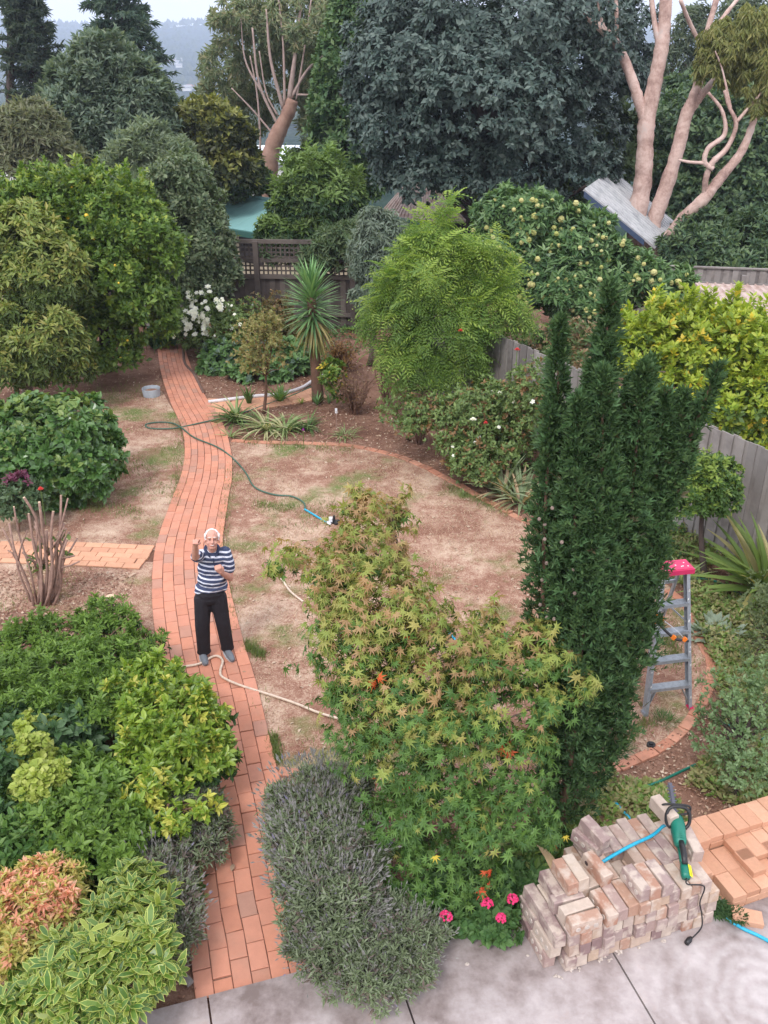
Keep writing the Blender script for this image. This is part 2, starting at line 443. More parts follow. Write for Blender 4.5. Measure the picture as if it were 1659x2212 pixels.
# ================================================================== SETTING
# ---- ground materials
def ground_mat(name, cols, pos, s1=1.2, s2=9, s3=60, bump=.02, green=None, greenpos=(.56, .66), gscale=.9):
    m, t, b = nt(name)
    p = wpos(t)
    n1 = noise(t, s1, 4, .6, p); n2 = noise(t, s2, 6, .7, p); n3 = noise(t, s3, 3, .7, p)
    a = mixc(t, .45, n1.outputs['Fac'], n2.outputs['Fac']); a = mixc(t, .3, a, n3.outputs['Fac'])
    r = ramp(t, cols, pos); t.links.new(a, r.inputs[0]); c = r.outputs[0]
    if green:
        gp = t.nodes.new('ShaderNodeMapping'); gp.inputs['Location'].default_value = (4.3, 1.7, 0); t.links.new(p, gp.inputs[0])
        g = noise(t, gscale, 5, .62, gp.outputs[0]); mr = t.nodes.new('ShaderNodeMapRange')
        mr.inputs['From Min'].default_value, mr.inputs['From Max'].default_value = greenpos; t.links.new(g.outputs['Fac'], mr.inputs['Value'])
        c = mixc(t, mr.outputs[0], c, mixc(t, n3.outputs['Fac'], tuple(x * .6 for x in green), green))
    t.links.new(c, b.inputs['Base Color']); b.inputs['Roughness'].default_value = .95; b.inputs['Specular IOR Level'].default_value = .1
    addbump(t, b, a, bump, .8); return m
M_soil = ground_mat('soil', [(.08, .04, .027), (.17, .088, .062), (.27, .16, .115), (.36, .25, .19)], [.3, .46, .56, .7], 1.6, 12, 90, .03)
M_lawn = ground_mat('dry_lawn', [(.18, .085, .06), (.28, .155, .11), (.42, .29, .215), (.56, .44, .335)], [.40, .48, .54, .64], 1.1, 5, 60, .02, green=(.17, .21, .07), greenpos=(.53, .66), gscale=.9)
M_far = plain('far_ground', (.06, .08, .04), .95, scale=.08, coord='w', var=.3)

def flat_poly(name, xy, z, mat, thick=0, **tags):
    g = Geo(); n = len(xy); V = [(x, y, z) for x, y in xy]
    if thick:
        V += [(x, y, z - thick) for x, y in xy]
        g.add(V, [tuple(range(n))] + [((i + 1) % n, i, n + i, n + (i + 1) % n) for i in range(n)])
    else: g.add(V, [tuple(range(n))])
    return g.build(name, mat, **tags)

def terrain_z(x, y):
    r = y
    z = np.where(r < 24, 0, -3.2 * np.clip((r - 24) / 9, 0, 1) ** 1.0)
    z = z - 34 * np.clip((r - 40) / 700, 0, 1) ** .7
    ridge = 44 + 14 * np.sin(x * .0012 + 2.2) + 9 * np.sin(x * .0041 + .5) + 6 * np.sin(x * .011) - x * .012
    k = np.clip((r - 900) / 1700, 0, 1); k = k * k * (3 - 2 * k)
    z = z + (ridge + 36) * k
    z = z + np.where(r > 300, 1, 0) * (3 * np.sin(x * .03 + y * .011) + 2 * np.sin(x * .07 - y * .02)) * np.clip((r - 300) / 400, 0, 1)
    return z
def build_terrain():
    ys = np.concatenate([np.linspace(-20, 24, 12), np.linspace(25, 60, 18), np.geomspace(66, 5000, 90)])
    nx = 120; V = []; F = []
    for y in ys:
        w = 60 + abs(y) * .9; xs = np.linspace(-w, w, nx); V.append(np.stack([xs, np.full(nx, y), terrain_z(xs, np.full(nx, y))], 1))
    V = np.concatenate(V)
    for i in range(len(ys) - 1):
        for j in range(nx - 1): F.append((i * nx + j, i * nx + j + 1, (i + 1) * nx + j + 1, (i + 1) * nx + j))
    fa = np.array(F); cen = V[fa].mean(1); mat = (cen[:, 1] > 26).astype(int)
    g = Geo(); g.v.append(V); g.l.append(fa.ravel()); g.n.append(np.full(len(fa), 4)); g.m.append(mat); g.c = len(V)
    g.build('ground', [M_soil, M_hill], smooth=True, kind='structure')
m, t, b = nt('far_woodland')
v1 = t.nodes.new('ShaderNodeTexVoronoi'); v1.inputs['Scale'].default_value = .07; t.links.new(wpos(t), v1.inputs['Vector'])
n1 = noise(t, .006, 5, .6, wpos(t)); a = mixc(t, .5, v1.outputs['Distance'], n1.outputs['Fac'])
r = ramp(t, [(.015, .03, .025), (.03, .05, .04), (.06, .075, .055)], [.3, .5, .75]); t.links.new(a, r.inputs[0]); t.links.new(r.outputs[0], b.inputs['Base Color'])
b.inputs['Roughness'].default_value = 1; b.inputs['Specular IOR Level'].default_value = 0; addbump(t, b, v1.outputs['Distance'], 4, .8)
M_hill = m
build_terrain()

# ---- distant woodland: tree clumps on the hills give the ridge an uneven line
g = Geo(); N = 9000
OCT = (np.array([[.5, 0, 0], [0, .5, 0], [-.5, 0, 0], [0, -.5, 0], [0, 0, .5], [0, 0, -.4]]), [(0, 1, 4), (1, 2, 4), (2, 3, 4), (3, 0, 4)])
yy = 420 + 2400 * rng.random(N) ** 1.1; xx = (rng.random(N) * 2 - 1) * yy * .55
hz = terrain_z(xx, yy); sz = (5 + 9 * rng.random(N)) * (1 + (yy > 2300) * .6)
R = np.stack([np.stack([sz * .8, 0 * sz, 0 * sz], 1), np.stack([0 * sz, sz * .8, 0 * sz], 1), np.stack([0 * sz, 0 * sz, sz * 1.1], 1)], 1)
g.inst(OCT, R, np.stack([xx, yy, hz + sz * .35], 1))
g.build('distant_woodland', leafm('distant_leaves', [(.02, .035, .02), (.04, .06, .03), (.07, .085, .045)], .9, 0, .05), smooth=True, kind='stuff',
        label='blue hazy wooded hillside far beyond the garden trees', category='woodland')
# ---- distant houses
M_wallw = plain('pale_wall', (.75, .73, .70), .8); M_tiler = plain('red_roof', (.40, .17, .12), .8); M_tileg = plain('grey_roof', (.33, .33, .35), .8)
def tiny_house(x, y, s, mat, red):
    z = float(terrain_z(np.array([x]), np.array([y]))[0]) + 2
    t = thing('house', 'small pale house with %s roof on the hazy far hillside' % ('red' if red else 'grey'), 'house', (x, y, z), 'houses on the far hillside')
    g = Geo().box((x, y, z + s * .25), (s * 1.4, s, s * .5)); g.build('wall', M_wallw, t)
    a, h = s * .8, s * .5
    V = [(-a, -h * 1.2, 0), (a, -h * 1.2, 0), (a, h * 1.2, 0), (-a, h * 1.2, 0), (-a * .8, 0, s * .3), (a * .8, 0, s * .3)]
    g = Geo().add(np.array(V) + [x, y, z + s * .5 + .05], [(0, 1, 5, 4), (2, 3, 4, 5), (1, 2, 5), (3, 0, 4), (3, 2, 1, 0)]); g.build('roof', mat, t)
for i in range(70):
    u = random.uniform(335, 445) if i < 30 else random.choice([random.uniform(1390, 1470), random.uniform(40, 100)])
    v = random.uniform(135, 205) if i % 4 else random.uniform(100, 130)
    Y = 1500 - (v - 100) * 9 + random.uniform(-40, 40)
    p = at(u, v, Y); red = random.random() < .35
    tiny_house(p[0], p[1], random.uniform(4.5, 8), M_tiler if red else M_tileg, red)

# ---- lawn (a bowl between path and beds), sheet just above the ground
lawn_px = [(585, 1655), (505, 1500), (480, 1300), (480, 1150), (492, 1000), (500, 955), (600, 955), (700, 958), (780, 966), (870, 990), (960, 1032), (1060, 1085), (1150, 1130), (1260, 1180), (1400, 1240),
           (1480, 1300), (1520, 1390), (1545, 1470), (1510, 1550), (1440, 1610), (1300, 1670), (1130, 1720), (900, 1740), (720, 1700)]
lw = np.array([gr(u, v)[:2] for u, v in lawn_px])
lwc = curve(np.vstack([np.c_[lw, np.zeros(len(lw))], [*lw[0], 0]]), 140)[:-1, :2]
flat_poly('lawn', lwc, .006, M_lawn, kind='structure')
left_px = [(395, 1120), (405, 1000), (385, 905), (350, 845), (200, 850), (-80, 880), (-200, 1000), (-300, 1185), (0, 1185), (200, 1185), (350, 1190)]
lw2 = np.array([gr(u, v)[:2] for u, v in left_px])
flat_poly('lawn', lw2, .006, M_lawn, kind='structure')
left2 = np.array([gr(u, v)[:2] for u, v in [(-60, 1212), (350, 1215), (345, 1330), (350, 1410), (250, 1400), (180, 1330), (-60, 1320)]])
flat_poly('lawn', left2, .006, M_lawn, kind='structure')

# ---- concrete slab with joints
E0 = np.array([-1.28, 4.11, 0]); ex = unit(np.array([1, .30, 0.])); ey = np.array([-ex[1], ex[0], 0])
m, t, b = nt('concrete'); p = wpos(t)
n1 = noise(t, 1.1, 6, .62, p); n2 = noise(t, 14, 6, .7, p); n3 = noise(t, 4, 5, .7, p)
r = ramp(t, [(.17, .13, .12), (.29, .24, .232), (.385, .335, .33), (.49, .44, .44)], [.38, .46, .53, .62]); t.links.new(mixc(t, .35, n1.outputs['Fac'], n3.outputs['Fac']), r.inputs[0])
wv = t.nodes.new('ShaderNodeTexWave'); wv.wave_type = 'RINGS'; wv.rings_direction = 'SPHERICAL'; wv.inputs['Scale'].default_value = 2.6; wv.inputs['Distortion'].default_value = 9; wv.inputs['Detail'].default_value = 3
mp = t.nodes.new('ShaderNodeMapping'); mp.inputs['Location'].default_value = (-2.7, -4.1, 0); t.links.new(p, mp.inputs[0]); t.links.new(mp.outputs[0], wv.inputs['Vector'])
ln = t.nodes.new('ShaderNodeVectorMath'); ln.operation = 'LENGTH'; t.links.new(mp.outputs[0], ln.inputs[0])
ms = t.nodes.new('ShaderNodeMapRange'); ms.inputs['From Min'].default_value = .5; ms.inputs['From Max'].default_value = 1.1; ms.inputs['To Min'].default_value = .22; ms.inputs['To Max'].default_value = 0; t.links.new(ln.outputs['Value'], ms.inputs['Value'])
c = mixc(t, ms.outputs[0], r.outputs[0], mixc(t, wv.outputs['Fac'], (.26, .22, .21), (.52, .50, .49)))
sp = t.nodes.new('ShaderNodeMapRange'); sp.inputs['From Min'].default_value = .60; sp.inputs['From Max'].default_value = .72; sp.inputs['To Max'].default_value = .35; t.links.new(n3.outputs['Fac'], sp.inputs['Value'])
c = mixc(t, sp.outputs[0], c, (.28, .17, .12))
mr = t.nodes.new('ShaderNodeMapRange'); mr.inputs['To Min'].default_value = .82; mr.inputs['To Max'].default_value = 1.18; t.links.new(n2.outputs['Fac'], mr.inputs['Value'])
hv = t.nodes.new('ShaderNodeHueSaturation'); t.links.new(c, hv.inputs['Color']); t.links.new(mr.outputs[0], hv.inputs['Value']); t.links.new(hv.outputs[0], b.inputs['Base Color'])
b.inputs['Roughness'].default_value = .85; addbump(t, b, n2.outputs['Fac'], .004)
M_conc = m
jx = [-6.2, -4.4, -3.0, -1.5, .035, 1.37, 2.95, 4.5, 6.1, 7.7]            # joints along the slab edge, measured from E0 along ex
pav = thing('concrete_paving', 'grey', 'paving', (0, 0, 0)); del pav['label']; del pav['category']; pav['kind'] = 'structure'
for i in range(len(jx) - 1):
    for a_, b_ in ((0, -2.6), (-2.6, -5.4)):
        x0, x1 = jx[i] + .007, jx[i + 1] - .007; y0, y1 = a_ - (.007 if a_ else 0), b_ + .007
        pts = [E0 + ex * x + ey * y for x, y in ((x0, y1), (x1, y1), (x1, y0), (x0, y0))]
        V = [q + np.array([0, 0, .055]) for q in pts] + [q + np.array([0, 0, -.05]) for q in pts]
        Geo().add(V, [(0, 1, 2, 3), (1, 0, 4, 5), (2, 1, 5, 6), (3, 2, 6, 7), (0, 3, 7, 4)]).build('slab', M_conc, pav)
SLAB = .055

# ---- brick paths made of separate pavers
M_bed = plain('paver_bedding', (.24, .13, .09), .95, scale=30, coord='w')
M_pav = piece_mat('terracotta_paver', [(.40, .22, .165), (.47, .205, .135), (.52, .225, .145), (.56, .245, .16), (.52, .24, .165), (.49, .21, .14)], .85, 9, (.36, .24, .18), .3, .0015)
M_pavo = piece_mat('orange_paver', [(.48, .25, .16), (.57, .30, .19), (.61, .33, .21)], .85, 9, (.45, .30, .18), .3, .0015)
def pmesh(w, l, h=.05):
    b_ = .004; V = []
    for z, i in ((0, 0), (h - b_, 0), (h, b_)):
        V += [(-w / 2 + i, -l / 2 + i, z - h), (w / 2 - i, -l / 2 + i, z - h), (w / 2 - i, l / 2 - i, z - h), (-w / 2 + i, l / 2 - i, z - h)]
    F = []
    for r_ in (0, 1):
        for i in range(4): F.append((r_ * 4 + i, r_ * 4 + (i + 1) % 4, r_ * 4 + 4 + (i + 1) % 4, r_ * 4 + 4 + i))
    F.append((8, 9, 10, 11)); return V, F
def brick_path(name, ctr_px, widths, ncol, mat, keep=300, ztop=.03, seed=1, stuffname='paver'):
    rg = random.Random(seed)
    cl = curve([gr(u, v) for u, v in ctr_px], 400)
    wd = np.interp(np.linspace(0, 1, 400), np.linspace(0, 1, len(widths)), widths)
    tg = unit(np.gradient(cl, axis=0)); nr = np.stack([tg[:, 1], -tg[:, 0], tg[:, 2] * 0], 1)
    g = Geo(); off = .0
    Lf = cl - nr * (wd / 2 + off)[:, None]; Rt = cl + nr * (wd / 2 + off)[:, None]
    V = []; F = []
    for i in range(0, 400, 4):
        V += [Lf[i] + [0, 0, .012], Rt[i] + [0, 0, .012]]
    n = len(V) // 2
    for i in range(n - 1): F.append((2 * i, 2 * i + 1, 2 * i + 3, 2 * i + 2))
    base = g.add(V, F).build(name, M_bed, kind='structure')
    out = []
    for c in range(ncol):
        o = cl + nr * (((c + .5) / ncol - .5) * wd)[:, None]
        s = np.concatenate([[0], np.cumsum(np.linalg.norm(np.diff(o, axis=0), axis=1))])
        x = (.5 if c % 2 else 0) * .237 + rg.uniform(-.012, .012) + .118
        if c % 2: out.append((o, s, .058, .105, c))
        while x < s[-1] - .05:
            out.append((o, s, x, .230, c)); x += .237
    recs = []
    for o, s, x, ln_, c in out:
        p = np.array([np.interp(x, s, o[:, k]) for k in range(3)]); p2 = np.array([np.interp(x + .05, s, o[:, k]) for k in range(3)]); p1 = np.array([np.interp(x - .05, s, o[:, k]) for k in range(3)])
        d = p2 - p1; a = math.atan2(d[1], d[0]) - math.pi / 2; w = np.interp(x, s, wd) / ncol
        recs.append((p, a + rg.uniform(-.012, .012), w - .006, ln_, ztop + rg.uniform(-.0035, .0035)))
    recs.sort(key=lambda r: r[0][1])
    cache = {}
    rest = Geo()
    for i, (p, a, w, ln_, z) in enumerate(recs):
        tilt = rotx(rg.uniform(-.01, .01)) @ roty(rg.uniform(-.01, .01))
        if i < keep:
            key = (round(w / .006), ln_)
            if key not in cache: cache[key] = Geo().add(*pmesh(key[0] * .006, ln_)).mesh('paver', mat)
            link_mesh('paver', cache[key], base, (p[0], p[1], z), rotz(a) @ tilt)
        else:
            V, F = pmesh(w, ln_); rest.add(np.array(V) @ rotz(a).T + [p[0], p[1], z], F)
    if rest.c: rest.build('paver', mat, base, kind='stuff')
    return cl
path_cl = brick_path('brick_path', [(568, 2128), (548, 2020), (531, 1939), (503, 1759), (489, 1690), (474, 1600), (457, 1500), (434, 1400), (416, 1300), (409, 1230), (411, 1170), (430, 1090), (446, 1030), (449, 975), (437, 920), (407, 865), (382, 805), (368, 745)],
                     [.96, .96, .96, .96, .96, .96, .96, .93, .88, .82, .76, .72, .66, .6], 7, M_pav)
brick_path('side_path', [(320, 1206), (200, 1200), (100, 1196), (0, 1194), (-120, 1196), (-300, 1200)], [.62, .60, .56, .55], 5, M_pavo, ztop=.027, seed=2)
brick_path('branch_path', [(440, 880), (490, 880), (545, 872), (620, 862), (690, 850)], [.9, .8, .7, .7], 4, M_pavo, ztop=.025, seed=3)

# ---- brick edging round the lawn
M_edge = piece_mat('edging_brick', [(.33, .15, .10), (.45, .2, .13), (.5, .25, .17)], .9, 14, (.15, .09, .06), .6)
def edging(px, label_kind, z=.022, n=400):
    cl = curve([gr(u, v) for u, v in px], n)
    s = np.concatenate([[0], np.cumsum(np.linalg.norm(np.diff(cl, axis=0), axis=1))])
    ed = thing('brick_edging', label_kind, 'edging', tuple(cl[0]))
    me = Geo().add(*pmesh(.11, .222, .07)).mesh('brick', M_edge); x = .12
    while x < s[-1]:
        p = [np.interp(x, s, cl[:, k]) for k in range(3)]; q = [np.interp(x + .03, s, cl[:, k]) for k in range(3)]
        a = math.atan2(q[1] - p[1], q[0] - p[0]) - math.pi / 2
        link_mesh('brick', me, ed, (p[0], p[1], z + random.uniform(-.008, .008)), rotz(a + random.uniform(-.06, .06)) @ rotx(random.uniform(-.03, .03)))
        x += .234
edging([(500, 953), (600, 958), (700, 960), (780, 968), (870, 990), (960, 1032), (1060, 1088), (1140, 1130)], 'curved row of red edging bricks between the dry lawn and the rose bed')
edging([(1440, 1275), (1482, 1310), (1515, 1390), (1535, 1430), (1532, 1480), (1500, 1545), (1450, 1600), (1380, 1640), (1300, 1672)], 'curved row of red edging bricks beside the stepladder')
edging([(600, 1668), (640, 1672), (700, 1680), (760, 1690)], 'short row of red edging bricks where the path meets the lavender')

# ---- fences
M_fence = piece_mat('weathered_timber', [(.15, .135, .13), (.23, .21, .20), (.31, .285, .27), (.26, .235, .22)], .9, 10, (.10, .085, .075), .5, .003)
M_fdark = piece_mat('dark_timber', [(.075, .06, .055), (.11, .09, .08), (.15, .125, .11)], .9, 10, (.05, .04, .035), .5, .003)
def paling_fence(label, A, B, h, mat, w=.095, side=-1, capping=False, group=None, rail_z=(.35, 1.3), zb=0.0):
    A = np.array(A, float); B = np.array(B, float); d = unit(B - A); Ln = np.linalg.norm(B - A); nrm = np.array([-d[1], d[0], 0]) * side
    a = math.atan2(d[1], d[0]); t = thing('paling_fence', label, 'fence', tuple(A), group)
    me = []
    for k in range(4):
        g = Geo(); hh = h * (1 + .006 * (k - 1.5)); g.box((0, 0, hh / 2), (w * 1.3, .016, hh)); me.append(g.mesh('paling', mat))
    n = int(Ln / w)
    for i in range(n):
        p = A + d * (i + .5) * w + nrm * (.009 if i % 2 else -.009) + np.array([0, 0, zb])
        link_mesh('paling', me[random.randrange(4)], t, p, rotz(a) @ roty(random.uniform(-.005, .005)) @ rotx(random.uniform(-.006, .006)))
    g0 = Geo().box((0, 0, 0), (Ln, .04, .07)).mesh('rail', mat)
    for z in rail_z: link_mesh('rail', g0, t, A + d * Ln / 2 - nrm * .045 + np.array([0, 0, z + zb]), rotz(a))
    pm = Geo().box((0, 0, h * .47), (.1, .1, h * .94)).mesh('post', mat)
    for i in range(int(Ln / 2.4) + 1): link_mesh('post', pm, t, A + d * min(Ln, i * 2.4 + .1) - nrm * .12 + np.array([0, 0, zb]), rotz(a))
    if capping:
        cm = Geo().box((0, 0, 0), (Ln, .1, .03)).mesh('capping', mat); link_mesh('capping', cm, t, A + d * Ln / 2 + np.array([0, 0, h + .025 + zb]), rotz(a))
    return t
paling_fence('long weathered grey paling fence running diagonally behind the cypress and under the yellow lemon tree', (.55, 17.8, 0), (6.25, 7.2, 0), 1.66, M_fence, side=-1)
fb = thing('lattice_fence', 'dark timber paling fence topped with lattice at the back behind the spiky yucca', 'fence', (-7.5, 21.8, 0))
FA, FB = np.array([-7.5, 21.8, 0]), np.array([1.6, 21.3, 0]); d = unit(FB - FA); Ln = 9.1; a = math.atan2(d[1], d[0])
me = Geo().box((0, 0, .6), (.125, .018, 1.2)).mesh('paling', M_fdark)
for i in range(int(Ln / .12)): link_mesh('paling', me, fb, FA + d * (i + .5) * .12 + np.array([0, (i % 2) * .014, 0]), rotz(a))
pm = Geo().box((0, 0, 1.03), (.12, .12, 2.06)).mesh('post', M_fdark)
for i in range(5): link_mesh('post', pm, fb, FA + d * (i * 2.25 + .02) + np.array([0, -.09, 0]), rotz(a))
rm = Geo().box((0, 0, 0), (Ln, .05, .09)).mesh('rail', M_fdark)
for z in (.35, 1.24, 1.62, 2.05): link_mesh('rail', rm, fb, FA + d * Ln / 2 + np.array([0, -.045, z]), rotz(a))
g = Geo()
for i in range(int(Ln / .105)):
    p = FA + d * (i + .5) * .105 + np.array([0, -.01, 1.63]); g.box(p, (.038, .01, .80), rotz(a))
for k in range(8): g.box(FA + d * Ln / 2 + np.array([0, .002, 1.27 + k * .105]), (Ln, .009, .038), rotz(a))
g.build('lattice', M_fdark, fb)['kind'] = 'stuff'
paling_fence('grey capped paling fence of the neighbour behind the yellow lemon tree at the right edge', (5.6, 20.9, 0), (9.6, 20.2, 0), 1.62, M_fence, side=1, capping=True)

# ---- neighbouring houses
def slab_roof(name, parent, c4, th, mat, ribs=0, ribh=.03):
    """roof sheet from four corners (low-left, low-right, high-right, high-left), with standing ribs running down the slope"""
    c4 = [np.asarray(q, float) for q in c4]; n = unit(np.cross(c4[1] - c4[0], c4[3] - c4[0]))
    g = Geo(); V = c4 + [q - n * th for q in c4]
    g.add(V, [(0, 1, 2, 3), (7, 6, 5, 4), (0, 4, 5, 1), (1, 5, 6, 2), (2, 6, 7, 3), (3, 7, 4, 0)])
    for i in range(ribs):
        f = (i + .5) / ribs; lo = c4[0] + (c4[1] - c4[0]) * f; hi = c4[3] + (c4[2] - c4[3]) * f
        s_ = unit(c4[1] - c4[0]) * .02
        g.add([lo - s_ + n * .002, lo + s_ + n * .002, hi + s_ + n * .002, hi - s_ + n * .002, lo + n * ribh, hi + n * ribh], [(0, 4, 5, 3), (4, 1, 2, 5), (0, 1, 4), (2, 3, 5)])
    return g.build(name, mat, parent)
M_teal = plain('teal_metal', (.22, .42, .41), .45, .0, var=.06, scale=1.5, coord='w'); M_tealdk = plain('dark_green_trim', (.035, .11, .09), .5)
M_pale = plain('pale_metal', (.44, .44, .45), .55, var=.12, scale=3, coord='w', col2=(.25, .26, .27)); M_navy = plain('navy_fascia', (.04, .065, .12), .5)
M_rust = plain('rusty_sheet', (.45, .36, .33), .8, var=.2, scale=2.5, coord='w', col2=(.26, .15, .11)); M_cream = plain('cream_render', (.55, .45, .32), .8)
M_shade = plain('shade_dark', (.05, .04, .04), .9); M_greyroof = plain('grey_tiles', (.27, .25, .27), .85, scale=10, coord='w', var=.2, bump=.02)  # near-black M_shade puts shade under roofs and in windows into the colour
M_whiteroof = plain('white_roof', (.70, .76, .82), .5, var=.05)
def wallbox(parent, A, B, depth, z0, z1, mat, name='wall'):
    A = np.array(A, float)[:2]; B = np.array(B, float)[:2]; d = unit(B - A); n = np.array([-d[1], d[0]])
    c = (A + B) / 2 + n * depth / 2
    Geo().box((c[0], c[1], (z0 + z1) / 2), (np.linalg.norm(B - A), depth, z1 - z0), rotz(math.atan2(d[1], d[0]))).build(name, mat, parent)
# teal roofed house
P0 = gr(425, 413, 1.5); P1 = gr(845, 466, 1.5); P0, P1 = P0 + [0, 0, 0], P1
dr = unit(P1 - P0); dn = np.array([dr[1], -dr[0], 0]); dn = dn if dn[1] < 0 else -dn
h1 = thing('house', 'low house with a long teal metal roof behind the lattice fence', 'house', tuple(P0 + [0, 0, -4.7]))
E0_, E1_ = P0 + dn * 2.3 + [0, 0, -.55], P1 + dn * 2.3 + [0, 0, -.55]
slab_roof('roof', h1, [E0_, E1_, P1, P0], .08, M_teal, 16, .012)
B0_, B1_ = P0 - dn * 2.3 + [0, 0, -.6], P1 - dn * 2.3 + [0, 0, -.6]
slab_roof('roof', h1, [B1_, B0_, P0 + [0, 0, .003], P1 + [0, 0, .003]], .08, M_teal, 34)
g = Geo().tube([P0 + [0, 0, .03], P1 + [0, 0, .03]], .06, 8); g.build('ridge_cap', M_teal, h1)
g = Geo(); q = (E0_ + E1_) / 2 + dn * .06 + [0, 0, -.10]; g.box(q, (np.linalg.norm(E1_ - E0_), .12, .16), rotz(math.atan2(dr[1], dr[0]))).build('gutter', M_tealdk, h1)
wallbox(h1, (E0_ - dn * .4), (E1_ - dn * .4), 3.6, -3.2, .80, M_cream)
g = Geo()
for f in (.08, .3, .52, .8):
    c_ = E0_ + (E1_ - E0_) * f - dn * .385
    g2 = Geo().box((c_[0], c_[1], .25), (1.0, .05, .8), rotz(math.atan2(dr[1], dr[0]))); w_ = g2.build('window', M_shade, h1)
# verandah sheet with a pale translucent look in front of the teal roof
h1b = thing('carport', 'pale corrugated carport roof low in front of the teal roofed house', 'carport', tuple(gr(560, 505, .5)))
a0, a1 = gr(495, 512, .55), gr(870, 520, .55)
slab_roof('roof', h1b, [a0, a1, a1 + [-.1, 2.2, .3], a0 + [.1, 1.8, .3]], .04, M_pale, 40)
for f in (.02, .35, .68, .98):
    q = a0 + (a1 - a0) * f; Geo().box((q[0], q[1] + .15, -1.1), (.09, .09, 3.1)).build('post', M_tealdk, h1b)
# grey roof at left behind the citrus tree
h2 = thing('house', 'grey shingle roofed house behind the tall lemon tree on the left', 'house', tuple(gr(150, 400, .9)))
a0, a1 = gr(-120, 432, .9), gr(430, 436, .9); b0, b1 = gr(-100, 392, 1.35), gr(415, 398, 1.35)
slab_roof('roof', h2, [a0, a1, b1, b0], .1, M_greyroof); wallbox(h2, a0 + [.2, .4, 0], a1 + [-.2, .4, 0], 3.0, -3.2, .75, M_cream)
# white roof glimpsed left behind
def far_roof(label, u0, u1, v0, v1, z, mat, rise=.8, depth=4):
    a0, a1 = gr(u0, v1, z), gr(u1, v1, z); t = thing('house', label, 'house', tuple((a0 + a1) / 2 + [0, 0, -4]))
    a1 = np.array([a1[0], a0[1] + (a1[1] - a0[1]) * .3, z])
    n_ = np.array([0, depth, rise]); slab_roof('roof', t, [a0, a1, a1 + n_, a0 + n_], .1, mat, 12)
    slab_roof('roof', t, [a1 + 2 * n_ * [1, 1, 0], a0 + 2 * n_ * [1, 1, 0], a0 + n_, a1 + n_], .1, mat, 12)
    wallbox(t, a0 + [.2, .4, 0], a1 + [-.2, .4, 0], 2 * depth - .8, z - 4, z - .12, M_wallw); return t
far_roof('pale blue roofed house glimpsed through the shrubs at the left edge', -60, 140, 325, 350, -.8, M_whiteroof)
far_roof('white roofed house showing on both sides of the leaning gum trunk', 400, 650, 322, 352, -1.0, M_whiteroof)
# rusty roof right of the teal one
h3 = thing('shed', 'rusty pale corrugated roof under the big dark oak', 'shed', tuple(gr(900, 470, 0)))
a0, a1 = gr(800, 482, 1.0), gr(1030, 478, 1.0); slab_roof('roof', h3, [a0, a1, a1 + [-1.0, 3.0, .85], a0 + [1.2, 3.0, .85]], .05, M_rust, 26)
wallbox(h3, a0 + [.1, .2, 0], a1 + [-.1, .2, 0], 2.5, -3.2, .92, M_shade)
# pale roof with navy fascia at right
h4 = thing('house', 'pale grey gable roof with navy fascia between the oak and the pink gum trunks', 'house', (6.5, 26, -3))
A_ = at(1262, 408, 25); B_ = at(1392, 514, 25); D_ = at(1322, 366, 28.6); sh = D_ - A_
slab_roof('roof', h4, [B_ + [.35, 0, -.25], B_ + sh + [.35, 0, -.25], D_, A_], .06, M_pale, 16, .025)
mir = np.array([-(B_ - A_)[0], 0, (B_ - A_)[2]])
for sgn, Q in ((1, B_),):
    d_ = Q - A_; n_ = np.array([0, 1., 0]); g = Geo()
    g.add([A_ + [0, -.03, -.05], Q + [0, -.03, -.05], Q + [0, -.03, -.2], A_ + [0, -.03, -.2], A_ + [0, .01, -.05], Q + [0, .01, -.05], Q + [0, .01, -.2], A_ + [0, .01, -.2]],
          [(0, 1, 2, 3), (7, 6, 5, 4), (0, 4, 5, 1), (3, 2, 6, 7)]); g.build('fascia', M_navy, h4)
g = Geo(); V = [A_ + [.75, 1.0, -1.0], B_ + [-.1, 1.0, -.45], np.array([B_[0] - .1, B_[1] + 1.0, -3]), np.array([A_[0] + .7, B_[1] + 1.0, -3]), A_ + [.7, 1.0, -1.3]]
V = np.array(V); g.add(np.vstack([V, V + [0, 2, 0]]), [(0, 1, 2, 3, 4), (9, 8, 7, 6, 5), (1, 6, 7, 2), (4, 3, 8, 9)]).build('wall', M_shade, h4)
pp = at(1290, 470, 25.2); Geo().box((pp[0], 25.2, -.6), (.12, .12, 4.4)).build('post', M_fence, h4)
# shed at the right edge
h5 = thing('shed', 'rusty corrugated shed roof at the right edge behind the lemon tree', 'shed', tuple(gr(1640, 700, 0)))
a0 = at(1590, 704, 14.6); a1 = a0 + [3, -.6, -.0]; a0_ = a0 + [-.1, 2.0, .25]
slab_roof('roof', h5, [a0 + [0, 0, 0], a1, a1 + [-.1, 2.0, .25], a0_], .05, M_rust, 22)
a1 = a1 + [0, 0, 0]; wallbox(h5, a0 + [.2, .3, 0], a1 + [-.1, .3, 0], 2.2, 0, float(a0[2]) - .06, M_shade)
g = Geo(); q = at(1640, 640, 17); g.tube([q, q + [2.4, -.9, 0]], .05, 8).build('gutter', M_tealdk, h5)
q = at(1650, 700, 15.2); Geo().box(q + [.3, 0, -.25], (.5, .05, .5)).build('panel', plain('red_panel', (.45, .07, .05), .6), h5)
